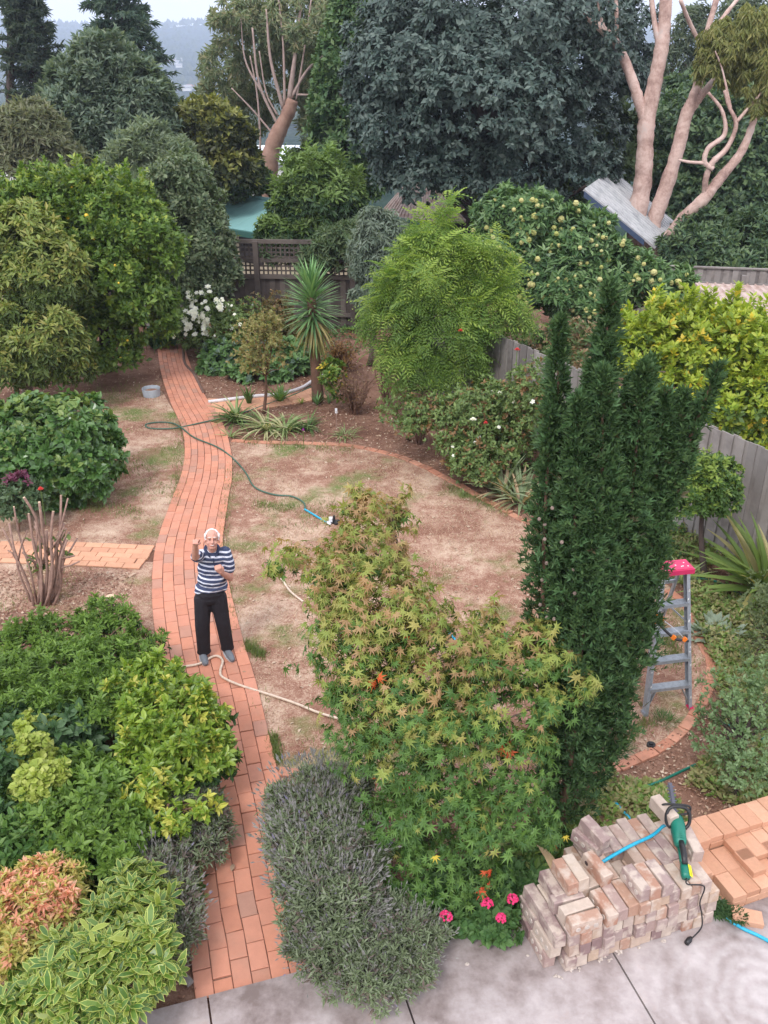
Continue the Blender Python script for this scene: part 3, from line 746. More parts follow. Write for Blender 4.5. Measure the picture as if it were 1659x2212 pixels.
# ================================================================== PLANTS
bark_grey = plain('grey_bark', (.16, .12, .10), .9, scale=14, bump=.01, var=.25); bark_dark = plain('dark_bark', (.07, .05, .045), .9, scale=14, bump=.01)
bark_brown = plain('brown_bark', (.17, .095, .065), .9, scale=16, bump=.006)
m, t, b = nt('pink_gum_bark'); n = noise(t, 1.6, 5, .6, wpos(t)); n2 = noise(t, 11, 5, .7, wpos(t))
r = ramp(t, [(.26, .165, .14), (.44, .30, .255), (.58, .43, .375), (.50, .44, .41)], [.36, .46, .56, .66]); t.links.new(mixc(t, .35, n.outputs['Fac'], n2.outputs['Fac']), r.inputs[0])
t.links.new(r.outputs[0], b.inputs['Base Color']); b.inputs['Roughness'].default_value = .8; addbump(t, b, n2.outputs['Fac'], .02); bark_pink = m
m, t, b = nt('brown_gum_bark'); n = noise(t, 1.6, 5, .6, wpos(t)); n2 = noise(t, 11, 5, .7, wpos(t))
r = ramp(t, [(.17, .09, .07), (.30, .175, .13), (.38, .24, .19)], [.3, .5, .7]); t.links.new(mixc(t, .35, n.outputs['Fac'], n2.outputs['Fac']), r.inputs[0])
t.links.new(r.outputs[0], b.inputs['Base Color']); b.inputs['Roughness'].default_value = .85; addbump(t, b, n2.outputs['Fac'], .02); bark_rust = m
cane = plain('pruned_cane', (.30, .19, .15), .85, scale=20, var=.2); cutwood = plain('cut_wood', (.62, .47, .32), .8, scale=40)

G = lambda *c: list(c)
def base(u, v, z=0): return tuple(gr(u, v, z))

# ---------------- far band
def cedar(label, u, v0, v1, Y, ru, mats, nm='cedar_tree'):
    top = at(u, v0, Y); bot = at(u, v1, Y); k = ppm(top); rr = ru / k
    b0 = np.array([top[0], Y, -3.5]); t = thing(nm, label, 'tree', tuple(b0))
    g = Geo().tube([b0, bot, top], [.35, .25, .04], 8); P = []; O = []
    H = top[2] - bot[2]; nt_ = 27
    for i in range(nt_):
        f = i / nt_; z = top[2] - .2 - f * H; r_ = rr * (.12 + .88 * f ** .75)
        for j in range(11):
            a = random.random() * 6.28; rl = r_ * random.uniform(.65, 1.05); d = np.array([math.cos(a), math.sin(a), 0]); p0 = np.array([top[0], Y, z + random.uniform(-.15, .15)])
            e = p0 + d * rl + [0, 0, .10 * rl]; g.tube([p0, (p0 + e) / 2 + [0, 0, -.05 * rl], e], [.04, .03, .01], 4)
            q = rng.random(34) ** .8; side = np.array([-d[1], d[0], 0])
            P.append(p0 + (e - p0) * q[:, None] + side * (rng.normal(size=34) * .16 * rl * (1.1 - q * .6))[:, None] + [0, 0, 1] * (rng.random((34, 1)) * .12 - .05)); O.append(np.tile(d + [0, 0, .15], (34, 1)) + side * rng.normal(size=(34, 1)) * .5)
    g.build('trunk', bark_dark, t)
    foliage(t, 'crown', RHN, mats, leaves_from(np.concatenate(P), unit(np.concatenate(O)), 4, 35, .25, .5, 0, .1, 1.0), stuff=False)
cedar('dark drooping conifer at the top left edge', 22, -170, 330, 44, 105, leafm('conifer_needles', G((.03, .05, .04), (.05, .075, .055), (.09, .11, .08))), 'conifer_tree')
cedar('tall layered cedar rising against the sky behind the round grey-green tree', 232, -160, 420, 42, 175, leafm('cedar_needles', G((.03, .055, .045), (.055, .09, .07), (.09, .12, .09))))
greygreen = leafm('grey_green_leaves', G((.045, .07, .05), (.075, .105, .075), (.12, .145, .105)), .55)
plant('bottlebrush_tree', 'large rounded grey-green tree below the cedar', 'tree', tuple(at(235, 350, 30) * [1, 1, 0] + [0, 0, -2.2]),
      [L(230, 150, 30, 70, 75), L(175, 225, 30, 80, 80), L(290, 220, 30, 75, 80), L(150, 300, 30, 80, 80), L(240, 290, 30, 110, 100), L(320, 310, 30, 65, 75)],
      greygreen, RHW, 10000, 5, 55, .21, bark=bark_dark, r0=.2, nb=14, clump=.24, nclump=60, up=.5)
plant('shrub', 'dusty pinkish grey-green shrub left of the round grey-green tree', 'shrub', tuple(at(60, 380, 27) * [1, 1, 0] + [0, 0, -1.5]),
      [L(65, 280, 27, 70, 55), L(30, 330, 27, 75, 60), L(120, 345, 27, 60, 50), L(-40, 290, 27, 60, 60)],
      leafm('dusty_leaves', G((.10, .10, .065), (.11, .13, .075), (.16, .16, .11))), RHN, 4500, 4, 60, .22, bark=bark_dark, r0=.1, nb=8, nclump=40)
plant('shrub', 'pale grey-green olive-like shrub above the dark apple tree', 'shrub', tuple(at(320, 420, 26) * [1, 1, 0] + [0, 0, -1]),
      [L(320, 325, 26, 50, 48), L(285, 365, 26, 55, 45), L(370, 365, 26, 60, 50), L(330, 395, 26, 80, 40)],
      leafm('olive_leaves', G((.10, .14, .09), (.15, .19, .13), (.20, .235, .16))), RHN, 4500, 5, 45, .2, bark=bark_dark, r0=.08, nb=8, nclump=50, up=.9)
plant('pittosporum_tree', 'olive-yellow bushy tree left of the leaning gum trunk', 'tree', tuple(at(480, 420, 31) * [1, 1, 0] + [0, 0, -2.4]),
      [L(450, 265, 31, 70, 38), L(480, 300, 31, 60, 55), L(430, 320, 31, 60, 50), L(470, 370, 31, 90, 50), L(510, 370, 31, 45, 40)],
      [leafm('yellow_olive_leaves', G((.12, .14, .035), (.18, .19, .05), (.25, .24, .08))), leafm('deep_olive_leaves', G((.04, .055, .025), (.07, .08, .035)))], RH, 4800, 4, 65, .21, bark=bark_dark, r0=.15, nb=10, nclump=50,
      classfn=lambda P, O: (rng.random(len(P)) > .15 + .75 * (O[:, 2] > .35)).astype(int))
# gum tree with the leaning trunk
def gum(label, Y, limbs, lobes, mats, leafT, n, size, bark, basez, group=None, k=4, droop=.5, nclump=60, clump=.25, fill=.1, limbmat=None):
    g2 = Geo(); b0 = at(limbs[0][0][0], limbs[0][0][1], Y); t = thing('gum_tree', label, 'tree', (b0[0], Y, basez))
    g = Geo()
    for li, limb in enumerate(limbs):
        pts = []; rad = []
        for q in limb:
            u, v, w = q[:3]; y = Y + (q[3] if len(q) > 3 else 0); p = at(u, v, y); pts.append(p); rad.append(w / 2 / ppm(p))
        if li == 0: pts = [np.array([b0[0], Y, basez])] + pts; rad = [rad[0] * 1.25] + rad
        c_ = curve(np.c_[np.array(pts), ], max(10, 6 * len(pts))); rr = np.interp(np.linspace(0, len(pts) - 1, len(c_)), range(len(pts)), rad)
        rr = rr * (1 + .05 * rng.normal(size=len(rr)))
        gg = g if (li == 0 or limbmat is None) else g2; gg.tube(c_, rr, 12 if rad[0] > .1 else 6)
    g.build('trunk', bark, t, smooth=True)
    if limbmat is not None: g2.build('limbs', limbmat, t, smooth=True)
    if lobes:
        P, O = sprig_points(lobes, n, clump, nclump, fill, -.7, -5)
        data = leaves_from(P, O, k, 70, size, .6, -.1, droop, .4)
        foliage(t, 'crown', leafT, mats, data, stuff=False)
    return t
gumleaf = leafm('gum_leaves', G((.075, .105, .06), (.11, .14, .08), (.15, .165, .10), (.17, .155, .10)))
fine = [[(625, 215, 12), (640, 100, 8), (650, 10, 5)], [(612, 235, 9), (585, 130, 7), (575, 20, 4)], [(630, 210, 8), (665, 150, 6), (710, 110, 4), (740, 60, 3)], [(600, 270, 7), (560, 180, 6), (545, 60, 4)],
        [(590, 290, 5), (548, 240, 4), (500, 190, 3)], [(640, 205, 6), (690, 200, 4), (720, 150, 3)], [(615, 225, 7), (612, 100, 5), (600, -20, 3)], [(565, 200, 5), (530, 130, 4), (520, 40, 2)], [(600, 250, 5), (575, 200, 4), (560, 110, 3)],
        [(560, 400, 6), (562, 300, 5), (555, 200, 4), (540, 120, 3)], [(640, 215, 5), (660, 90, 4), (672, 0, 3)]]
gum('leaning brown trunked gum tree with fine bare upper limbs left of the big dark oak', 36,
    [[(580, 430, 42), (580, 380, 40), (586, 330, 38), (600, 290, 34), (622, 245, 28), (632, 215, 25)]] + fine,
    [L(655, 60, 34.8, 40, 30), L(500, 60, 37, 50, 45), L(560, 95, 38, 75, 70), L(640, 50, 37, 90, 60), L(700, 120, 38, 60, 80), L(490, 150, 38, 60, 55), L(470, 200, 38, 45, 40), L(620, 170, 40, 100, 80), L(700, 230, 39, 50, 90), L(720, 20, 38, 50, 50), L(520, 240, 40, 70, 60), L(600, 0, 38, 90, 40), L(490, 35, 36, 38, 30)],
    gumleaf, RHN, 9500, .22, bark_rust, -3.2, limbmat=plain('grey_limb', (.38, .28, .25), .85, scale=6), nclump=40, clump=.2, fill=.06)
plant('dark_evergreen_tree', 'tall mid-green tree squeezed between the leaning gum and the big dark oak', 'tree', tuple(at(735, 430, 34) * [1, 1, 0] + [0, 0, -3.3]),
      [L(770, 60, 34, 60, 70), L(735, 130, 34, 50, 60), L(725, 220, 34, 50, 70), L(735, 320, 34, 60, 80), L(745, 400, 34, 70, 50), L(800, 20, 35, 60, 60)],
      leafm('mid_green_leaves', G((.04, .085, .035), (.07, .125, .05), (.11, .16, .06))), RH, 6500, 4, 65, .2, bark=bark_dark, r0=.2, nb=12, nclump=50)

oakl = leafm('oak_leaves', G((.022, .042, .035), (.042, .072, .06), (.07, .105, .088), (.10, .135, .115)), .5, .12, .35)
plant('oak_tree', 'huge dark blue-green oak filling the upper middle', 'tree', tuple(at(1050, 480, 29) * [1, 1, 0] + [0, 0, -2.5]),
      [L(1080, 60, 29, 260, 110, 4), L(900, 130, 28, 150, 130, 3), L(1180, 150, 30, 180, 130, 2.6), L(1030, 220, 27.5, 200, 130, 3.4), L(870, 260, 28, 120, 110, 2.5), L(1260, 90, 31, 140, 120, 2.2), L(1200, 300, 29, 140, 95, 2.4), L(930, 360, 28, 130, 85, 2.6), L(1090, 370, 28, 150, 80, 2.8),
       L(830, 180, 28, 80, 90, 2), L(1335, 150, 31.5, 60, 80, 2), L(1270, 370, 28, 60, 50, 1.5), L(880, 40, 29, 90, 70, 2.2)],
      oakl, RH, 17500, 6, 78, .165, bark=bark_dark, r0=.4, nb=22, clump=.17, nclump=85, fill=.06, droop=.5, nrm_up=.6, rag=.3)
# right gum with several pink trunks
wleaf = leafm('weeping_leaves', G((.10, .12, .035), (.15, .165, .05), (.20, .19, .07)))
gum('multi-trunked pink barked gum tree at the right with drooping yellow-green foliage', 27,
    [[(1392, 560, 78), (1385, 520, 60), (1376, 470, 42), (1388, 400, 40), (1393, 330, 37), (1397, 262, 36), (1412, 190, 33), (1428, 110, 30), (1436, 40, 28), (1440, -40, 26)],
     [(1397, 265, 30), (1385, 235, 24), (1368, 180, 22), (1340, 110, 20), (1310, 72, 18), (1265, 30, 16), (1230, -20, 14)],
     [(1330, 95, 12), (1332, 40, 9), (1330, -20, 8)], [(1310, 72, 9), (1295, 30, 6), (1290, -10, 5)], [(1424, 100, 14), (1414, 50, 12), (1405, -20, 11)],
     [(1395, 545, 46), (1412, 480, 34), (1440, 400, 31), (1465, 320, 29), (1482, 250, 28), (1498, 215, 26), (1510, 170, 18, .4), (1520, 100, 14, .6), (1550, -10, 12, .8)],
     [(1492, 235, 22), (1520, 200, 16), (1550, 165, 13, .5), (1600, 110, 10, 1), (1659, 60, 8, 1.4)], [(1525, 90, 12, .6), (1560, 40, 9, .8), (1600, -10, 8, 1)], [(1520, 110, 10, .6), (1490, 50, 9, .4), (1470, 0, 8)],
     [(1405, 550, 40), (1440, 520, 32, -.3), (1480, 470, 30, -.6), (1520, 430, 26, -.8), (1560, 380, 22, -.8), (1600, 330, 18, -.8), (1625, 270, 14, -.8), (1640, 210, 10, -.8)],
     [(1522, 428, 14, -.8), (1525, 385, 13, -.9), (1540, 350, 13, -1), (1570, 320, 11, -1), (1590, 270, 9, -1), (1575, 230, 8, -1), (1565, 195, 7, -1)],
     [(1540, 365, 12, -1), (1522, 350, 11, -1), (1530, 320, 11, -1), (1565, 290, 10, -1), (1560, 240, 8, -1), (1530, 200, 6, -1)],
     [(1525, 352, 8, -1), (1490, 350, 7, -1), (1465, 345, 5, -1)], [(1592, 262, 8, -1), (1620, 230, 7, -1), (1645, 200, 5, -1)], [(1580, 240, 6, -1), (1560, 150, 4, -1), (1545, 110, 3, -1)]],
    [L(1560, 100, 26.5, 55, 45), L(1540, 145, 26.5, 35, 40), L(1630, 150, 26.5, 45, 60), L(1620, 60, 26.5, 60, 40), L(1650, 210, 26, 30, 40)],
    wleaf, RHN, 2300, .19, bark_pink, -2.6, k=5, droop=1.2, nclump=40, clump=.2)
rightdark = leafm('right_green_leaves', G((.025, .05, .028), (.045, .085, .045), (.08, .125, .06), (.11, .16, .07)), .45)
plant('evergreen_tree', 'broad dark green evergreen behind the pink trunks at the right edge', 'tree', tuple(at(1600, 560, 33) * [1, 1, 0] + [0, 0, -3.3]),
      [L(1600, 350, 33, 130, 110), L(1480, 330, 34, 90, 120), L(1560, 470, 32, 130, 90), L(1660, 480, 32, 100, 110), L(1500, 230, 36, 70, 70), L(1640, 260, 34, 80, 90), L(1460, 440, 33, 80, 100)],
      rightdark, RH, 7000, 5, 65, .22, bark=bark_dark, r0=.25, nb=12, nclump=50)
plant('feathery_gum_tree', 'thin grey-green gum tree against the sky at the top right', 'tree', tuple(at(1520, 480, 42) * [1, 1, 0] + [0, 0, -4]),
      [L(1480, 70, 43, 50, 50), L(1400, 190, 42, 40, 60), L(1620, 40, 42, 80, 50), L(1560, 170, 43, 90, 60), L(1460, 150, 43, 40, 50)],
      leafm('thin_gum_leaves', G((.06, .085, .06), (.09, .12, .085), (.13, .15, .10))), RHN, 2600, 4, 70, .3, bark=bark_grey, r0=.15, nb=16, nclump=30, fill=.05, droop=.4)
plant('laurel_tree', 'glossy dark laurel behind the neighbour fence at the right', 'tree', tuple(at(1560, 600, 26) * [1, 1, 0] + [0, 0, -1]),
      [L(1540, 520, 26, 80, 60), L(1630, 530, 25, 80, 60), L(1480, 550, 25, 60, 50), L(1590, 580, 24.5, 90, 30)],
      rightdark, RHW, 3000, 5, 65, .19, bark=bark_dark, r0=.12, nb=8, nclump=50)
plant('shrub', 'olive green wall of shrubs below the leaning gum', 'shrub', tuple(at(500, 430, 33) * [1, 1, 0] + [0, 0, -3]),
      [L(420, 380, 33, 70, 50), L(520, 400, 32.5, 60, 40), L(680, 390, 34, 60, 70), L(1180, 440, 31, 80, 50), L(1340, 330, 33, 60, 80), L(1060, 440, 32, 90, 40)],
      leafm('wall_leaves', G((.035, .055, .025), (.055, .085, .035), (.085, .12, .05))), RH, 6500, 4, 65, .2, nclump=34)

# ---------------- middle band
plant('pear_tree', 'dense dark-leaved fruit tree with small yellow fruit right of the lemon tree', 'tree', base(430, 690),
      [L(390, 400, 20.6, 60, 65), L(425, 450, 20.6, 58, 65), L(380, 500, 20.6, 60, 80), L(450, 530, 20.4, 50, 80), L(420, 600, 20.3, 70, 70), L(350, 440, 21, 45, 60), L(485, 600, 20.4, 35, 50)],
      leafm('fruit_tree_leaves', G((.035, .055, .03), (.06, .09, .045), (.10, .13, .07), (.13, .15, .09))), RH, 7500, 4, 65, .105, bark=bark_dark, r0=.12, nb=14, nclump=60, clump=.26)
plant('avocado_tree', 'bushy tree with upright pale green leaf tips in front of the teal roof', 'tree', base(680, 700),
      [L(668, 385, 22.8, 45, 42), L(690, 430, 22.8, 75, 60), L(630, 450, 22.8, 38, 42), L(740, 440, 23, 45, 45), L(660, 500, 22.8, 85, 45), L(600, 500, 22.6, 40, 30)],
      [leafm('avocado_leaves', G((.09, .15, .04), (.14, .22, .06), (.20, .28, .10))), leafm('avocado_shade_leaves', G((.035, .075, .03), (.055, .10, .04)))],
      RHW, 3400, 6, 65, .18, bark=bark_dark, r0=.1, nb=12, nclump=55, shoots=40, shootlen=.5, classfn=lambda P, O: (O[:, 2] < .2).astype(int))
plant('shrub', 'mid green shrub spilling over the lattice fence behind the yucca', 'shrub', base(740, 705),
      [L(740, 540, 21.4, 60, 45), L(690, 560, 21.6, 40, 35), L(790, 520, 21.6, 45, 40), L(600, 545, 21.9, 35, 25)],
      leafm('fence_shrub_leaves', G((.05, .085, .045), (.08, .12, .06), (.12, .15, .08))), RHN, 2600, 5, 60, .15, bark=bark_dark, r0=.05, nb=8, nclump=40)
plant('eucalypt_sapling', 'blue-grey leaved young gum between the yucca and the feathery green tree', 'tree', base(800, 790),
      [L(820, 500, 18.6, 45, 45), L(800, 560, 18.6, 40, 60), L(840, 600, 18.4, 45, 60), L(795, 640, 18.4, 35, 40), L(850, 530, 18.6, 40, 50)],
      leafm('blue_grey_leaves', G((.09, .125, .095), (.14, .18, .14), (.19, .23, .185))), RHN, 3200, 5, 70, .13, bark=bark_grey, r0=.06, nb=10, nclump=40, droop=.7)
lem_d = leafm('lemon_leaves', G((.05, .10, .02), (.085, .155, .028), (.13, .21, .04), (.17, .25, .055)), .4, .3)
lem_l = leafm('pale_new_leaves', G((.20, .28, .045), (.28, .34, .06)))
t_, P_, O_ = plant('lemon_tree', 'tall rounded lemon tree with small yellow fruit at the left', 'tree', base(230, 800),
      [L(130, 440, 18.2, 100, 65), L(230, 470, 18, 110, 80), L(300, 530, 17.8, 90, 90), L(250, 620, 17.6, 110, 90), L(310, 680, 17.6, 70, 80), L(215, 730, 17.6, 90, 80), L(100, 560, 17.8, 100, 100), L(185, 395, 18.2, 35, 35), L(30, 440, 18.2, 60, 50)],
      [lem_d, lem_l], RH, 11000, 5, 62, .105, bark=bark_dark, r0=.14, nb=14, nclump=70, clump=.24, up=.4, shoots=120, shootlen=.4,
      classfn=lambda P, O: (rng.random(len(P)) < .04 + .22 * (O[:, 2] > .55)).astype(int))
M_lemon = plain('lemon_skin', (.75, .50, .05), .45)
s_ = facing(P_, O_, 26); place_group(BALL, P_[s_] + O_[s_] * .04, O_[s_], .06, t_, 'lemon', M_lemon, own=26)
av_l = leafm('lime_green_large_leaves', G((.12, .17, .04), (.19, .25, .06), (.26, .31, .09), (.30, .28, .08)), .45)
plant('loquat_tree', 'paler yellow-green broad-leaved tree at the left edge in front of the lemon tree', 'tree', base(60, 860),
      [L(50, 520, 16.6, 80, 80), L(110, 600, 16.2, 75, 90), L(30, 640, 16.2, 90, 90), L(110, 740, 15.8, 80, 80), L(20, 770, 15.8, 90, 80), L(150, 790, 15.8, 50, 45), L(-40, 560, 16.6, 60, 100)],
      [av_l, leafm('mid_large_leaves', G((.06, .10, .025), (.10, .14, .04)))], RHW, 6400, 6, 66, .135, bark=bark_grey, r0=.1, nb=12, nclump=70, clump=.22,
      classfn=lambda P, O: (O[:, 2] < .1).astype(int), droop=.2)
# loquat-like flowering tree behind the diagonal fence
chest = leafm('long_dark_leaves', G((.04, .09, .035), (.07, .135, .05), (.11, .19, .07), (.16, .24, .10)), .4, .2)
t_, P_, O_ = plant('flowering_tree', 'rounded tree with long dark leaves and pale yellow flower clusters at right of centre', 'tree', tuple(gr(1180, 740)),
      [L(1120, 480, 19.5, 95, 60), L(1220, 530, 19.2, 100, 70), L(1090, 570, 19, 80, 70), L(1190, 610, 18.8, 110, 70), L(1320, 600, 18.8, 90, 60), L(1420, 620, 18.6, 80, 45), L(1260, 660, 18.2, 90, 40)],
      chest, RHW, 7000, 7, 72, .165, bark=bark_dark, r0=.13, nb=14, nclump=60, clump=.24, up=.3)
cm = leafm('cream_flowers', G((.32, .34, .10), (.45, .42, .16), (.5, .48, .22)), .8, .1)
s_ = facing(P_, O_, 280); place_group(BALL, P_[s_] + O_[s_] * .11, O_[s_], .10, t_, 'flower_cluster', cm, own=290)
# feathery bright green tree
fern_a = leafm('feathery_leaves', G((.09, .165, .035), (.13, .22, .045), (.18, .28, .06)), .5, .35)
fern_b = leafm('feathery_tips', G((.23, .34, .065), (.31, .40, .09)), .5, .35)
plant('feathery_tree', 'bright green feathery-leaved tree in the centre of the garden', 'tree', base(880, 905),
      [L(930, 515, 15.6, 50, 42), L(890, 565, 15.6, 55, 40), L(970, 560, 15.6, 75, 45), L(870, 620, 15.4, 55, 45), L(1040, 590, 15.6, 80, 40), L(930, 640, 15.3, 110, 60), L(850, 700, 15.2, 75, 60), L(950, 730, 15.1, 100, 65), L(1050, 680, 15.3, 75, 50), L(880, 790, 15, 75, 60), L(960, 800, 15, 75, 60), L(1110, 690, 15.4, 40, 30)],
      [fern_a, fern_b], FROND, 1650, 4, 80, .27, bark=bark_dark, r0=.07, nb=18, nclump=30, clump=.3, up=.35, droop=.12, nrm_up=1.3, fill=.05, rag=.3, shoots=26, shootlen=.4,
      classfn=lambda P, O: (rng.random(len(P)) < .06 + .6 * (O[:, 2] > .45)).astype(int), top=at(920, 620, 15.5))
# yucca
yl = leafm('yucca_leaves', G((.06, .13, .055), (.10, .19, .075), (.15, .25, .10)), .45, .2); yo = leafm('old_yucca_leaves', G((.17, .17, .05), (.26, .22, .08), (.33, .26, .12)), .6, .1)
t_ = thing('yucca', 'tall spiky yucca with a shaggy skirt of older yellowing leaves', 'plant', base(687, 868))
b0 = gr(687, 868); tp = at(672, 640, 16.2); g = Geo().tube(curve([b0, b0 * .6 + tp * .4, tp], 9), np.linspace(.12, .08, 9), 9); g.build('trunk', bark_brown, t_, smooth=True)
ST = T_strap(.042, .18, 4); me = [Geo().add(*ST).mesh('leaf', yl), Geo().add(*T_strap(.045, .3, 4)).mesh('leaf', yo)]
lowp = gr(687, 868) * .25 + tp * .75
for i in range(296):
    f = i / 296; el = math.radians(80 - 150 * f + random.uniform(-8, 8)); az = i * 2.39996
    d = np.array([math.cos(az) * math.cos(el), math.sin(az) * math.cos(el), math.sin(el)]); pb = tp * (1 - f * .75) + (gr(687, 868) * .32 + tp * .68) * (f * .75)
    pb = tp + (lowp - tp) * f * 1.5 + [0, 0, .1]
    nrm = np.array([0, 0, 1.]) if el > -.6 else -np.array([math.cos(az), math.sin(az), 0]) * -1
    ln_ = .62 * random.uniform(.85, 1.1) * (1 - .1 * f)
    R_ = frames(d[None], (nrm - d * np.dot(nrm, d) + rng.normal(size=3) * .05)[None], [ln_])[0]
    link_mesh('leaf', me[1 if (f > .66 and random.random() < .75) else 0], t_, pb + d * .05, R_)
for (du, dv, sc_) in ((-2, 8, .3), (24, 4, .25)):
    p = gr(687 + du, 868 + dv); tt = thing('yucca_offshoot', 'small strappy shoot at the %s foot of the yucca trunk' % ('left' if du < 0 else 'right'), 'plant', tuple(p)); g = Geo()
    for i in range(22):
        az = i * 2.4; el = math.radians(random.uniform(45, 85)); d = np.array([[math.cos(az) * math.cos(el), math.sin(az) * math.cos(el), math.sin(el)]])
        g.inst(ST, frames(d, np.array([[0, 0, 1.]]) + .01, [sc_ * random.uniform(.8, 1.2)]), p[None])
    g.build('leaves', yl, tt)
plant('scrub', 'tangled vines and dry scrub on the far side of the fence between the cypress tips', 'shrub', tuple(gr(1290, 800)),
      [L(1260, 740, 16.6, 60, 40), L(1330, 740, 16.2, 60, 40), L(1220, 770, 16.4, 50, 30), L(1300, 790, 15.4, 60, 35), L(1180, 740, 17.4, 60, 40)], [leafm('vine_leaves', G((.07, .12, .04), (.11, .17, .06), (.15, .2, .09))), leafm('dry_vine', G((.22, .15, .08), (.32, .22, .13)))],
      RH, 1500, 4, 65, .09, bark=bark_brown, r0=.04, nb=14, nclump=34, clump=.3, fill=.3, classfn=lambda P, O: (rng.random(len(P)) < .35).astype(int))
# yellowing lemon tree over the fence
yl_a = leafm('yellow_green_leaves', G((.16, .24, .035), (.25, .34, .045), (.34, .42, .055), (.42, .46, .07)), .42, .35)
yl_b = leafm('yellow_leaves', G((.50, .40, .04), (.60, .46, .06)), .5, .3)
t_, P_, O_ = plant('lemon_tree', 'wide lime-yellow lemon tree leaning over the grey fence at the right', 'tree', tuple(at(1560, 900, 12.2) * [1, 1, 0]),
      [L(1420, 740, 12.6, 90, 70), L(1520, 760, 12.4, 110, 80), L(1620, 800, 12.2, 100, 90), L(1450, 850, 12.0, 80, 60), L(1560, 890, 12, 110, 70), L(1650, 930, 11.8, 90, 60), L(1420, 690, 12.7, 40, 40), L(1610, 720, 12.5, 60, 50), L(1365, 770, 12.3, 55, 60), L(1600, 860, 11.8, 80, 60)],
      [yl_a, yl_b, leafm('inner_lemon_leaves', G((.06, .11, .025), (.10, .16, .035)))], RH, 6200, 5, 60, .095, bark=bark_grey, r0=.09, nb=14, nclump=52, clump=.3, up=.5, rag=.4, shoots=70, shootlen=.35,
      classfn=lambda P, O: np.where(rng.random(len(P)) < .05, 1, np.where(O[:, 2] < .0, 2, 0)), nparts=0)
# clipped camellia at left
cam_l = leafm('camellia_leaves', G((.035, .085, .02), (.06, .13, .03), (.09, .18, .045)), .33, .2, .6); cam_t = leafm('camellia_tips', G((.13, .21, .05), (.20, .27, .08)), .4, .25)
plant('camellia_bush', 'dense rounded camellia bush with glossy oval leaves on the left lawn', 'shrub', base(120, 1085),
      [L(120, 940, 12.4, 120, 85), L(60, 990, 12.2, 110, 90), L(150, 1000, 12.2, 100, 90), L(-20, 960, 12.4, 70, 90), L(80, 1050, 12.1, 110, 55)],
      [cam_l, cam_t], OVALW, 4700, 5, 68, .11, bark=bark_dark, r0=.06, nb=10, nclump=60, clump=.22, fill=.15, shell=.8, zmin=.08,
      classfn=lambda P, O: (rng.random(len(P)) < .05 + .4 * (O[:, 2] > .6)).astype(int), nparts=290, rag=.15)
# right side clipped citrus ball
plant('small_citrus_tree', 'small round-headed citrus tree beside the grey fence right of the cypress', 'tree', base(1522, 1248),
      [L(1520, 1045, 10.0, 70, 60), L(1490, 1075, 9.9, 50, 45), L(1555, 1070, 9.9, 40, 45)],
      [leafm('citrus_dark', G((.05, .10, .025), (.08, .15, .035))), leafm('citrus_light', G((.15, .23, .04), (.22, .29, .06)))], OVAL, 1900, 5, 65, .062, bark=bark_dark, r0=.045, nb=8, nclump=55, clump=.28,
      classfn=lambda P, O: (rng.random(len(P)) < .1 + .5 * (O[:, 2] > .45)).astype(int), top=at(1520, 1070, 10))
# big strap plant at right edge
st2 = leafm('flax_leaves', G((.09, .15, .035), (.14, .21, .05), (.20, .27, .08)), .4, .25); st3 = leafm('flax_yellow', G((.35, .32, .12), (.42, .38, .18)))
t_ = thing('flax_plant', 'big clump of broad sword leaves at the right edge in front of the fence', 'plant', base(1650, 1300))
FL = T_strap(.055, .25, 6, .5); me = [Geo().add(*FL).mesh('leaf', st2), Geo().add(*FL).mesh('leaf', st3)]
for i in range(46):
    az = random.uniform(1.2, 5.2) if i % 3 else random.random() * 6.28; el = math.radians(random.uniform(15, 80)); d = np.array([[math.cos(az) * math.cos(el), math.sin(az) * math.cos(el), math.sin(el)]])
    R_ = frames(d, np.array([[0, .02, 1.]]), [random.uniform(.9, 1.35)])[0]
    link_mesh('leaf', me[1 if random.random() < .12 else 0], t_, gr(1650, 1290) + np.array([random.uniform(-.1, .1), random.uniform(-.1, .1), .05]), R_)

# ---------------- beds in the middle distance
rose_g = leafm('rose_leaves', G((.06, .10, .03), (.095, .145, .045), (.14, .19, .06)), .5); rose_r = leafm('rose_reddish', G((.20, .12, .05), (.26, .15, .07)))
M_white = leafm('white_petals', G((.80, .80, .78), (.82, .82, .81)), .8, .3)
ROSE = (np.vstack([STAR[0], STAR[0] @ rotz(.5).T * .75 + [0, 0, .06], STAR[0] @ rotz(1.1).T * .5 + [0, 0, .14]]), [tuple(i + k * len(STAR[0]) for i in f) for k in range(3) for f in STAR[1]]); M_redp = leafm('red_petals', G((.55, .03, .03), (.65, .06, .05)), .8, .1); M_pinkp = leafm('pink_petals', G((.70, .03, .14), (.80, .06, .22)), .7, .15)
t_, P_, O_ = plant('white_rose_bush', 'rose bush covered in white blooms at the end of the brick path', 'shrub', base(440, 770),
      [L(445, 675, 19.6, 45, 38), L(415, 705, 19.4, 35, 38), L(470, 700, 19.5, 40, 40), L(440, 740, 19.3, 45, 30)], rose_g, RH, 2300, 5, 65, .075, bark=bark_dark, r0=.03, nb=8, nclump=40)
s_ = facing(P_, O_, 120, .5); place_group(ROSE, P_[s_] + O_[s_] * .11, unit(O_[s_] + [0, -.8, .6]), .12, t_, 'rose', M_white, own=120)
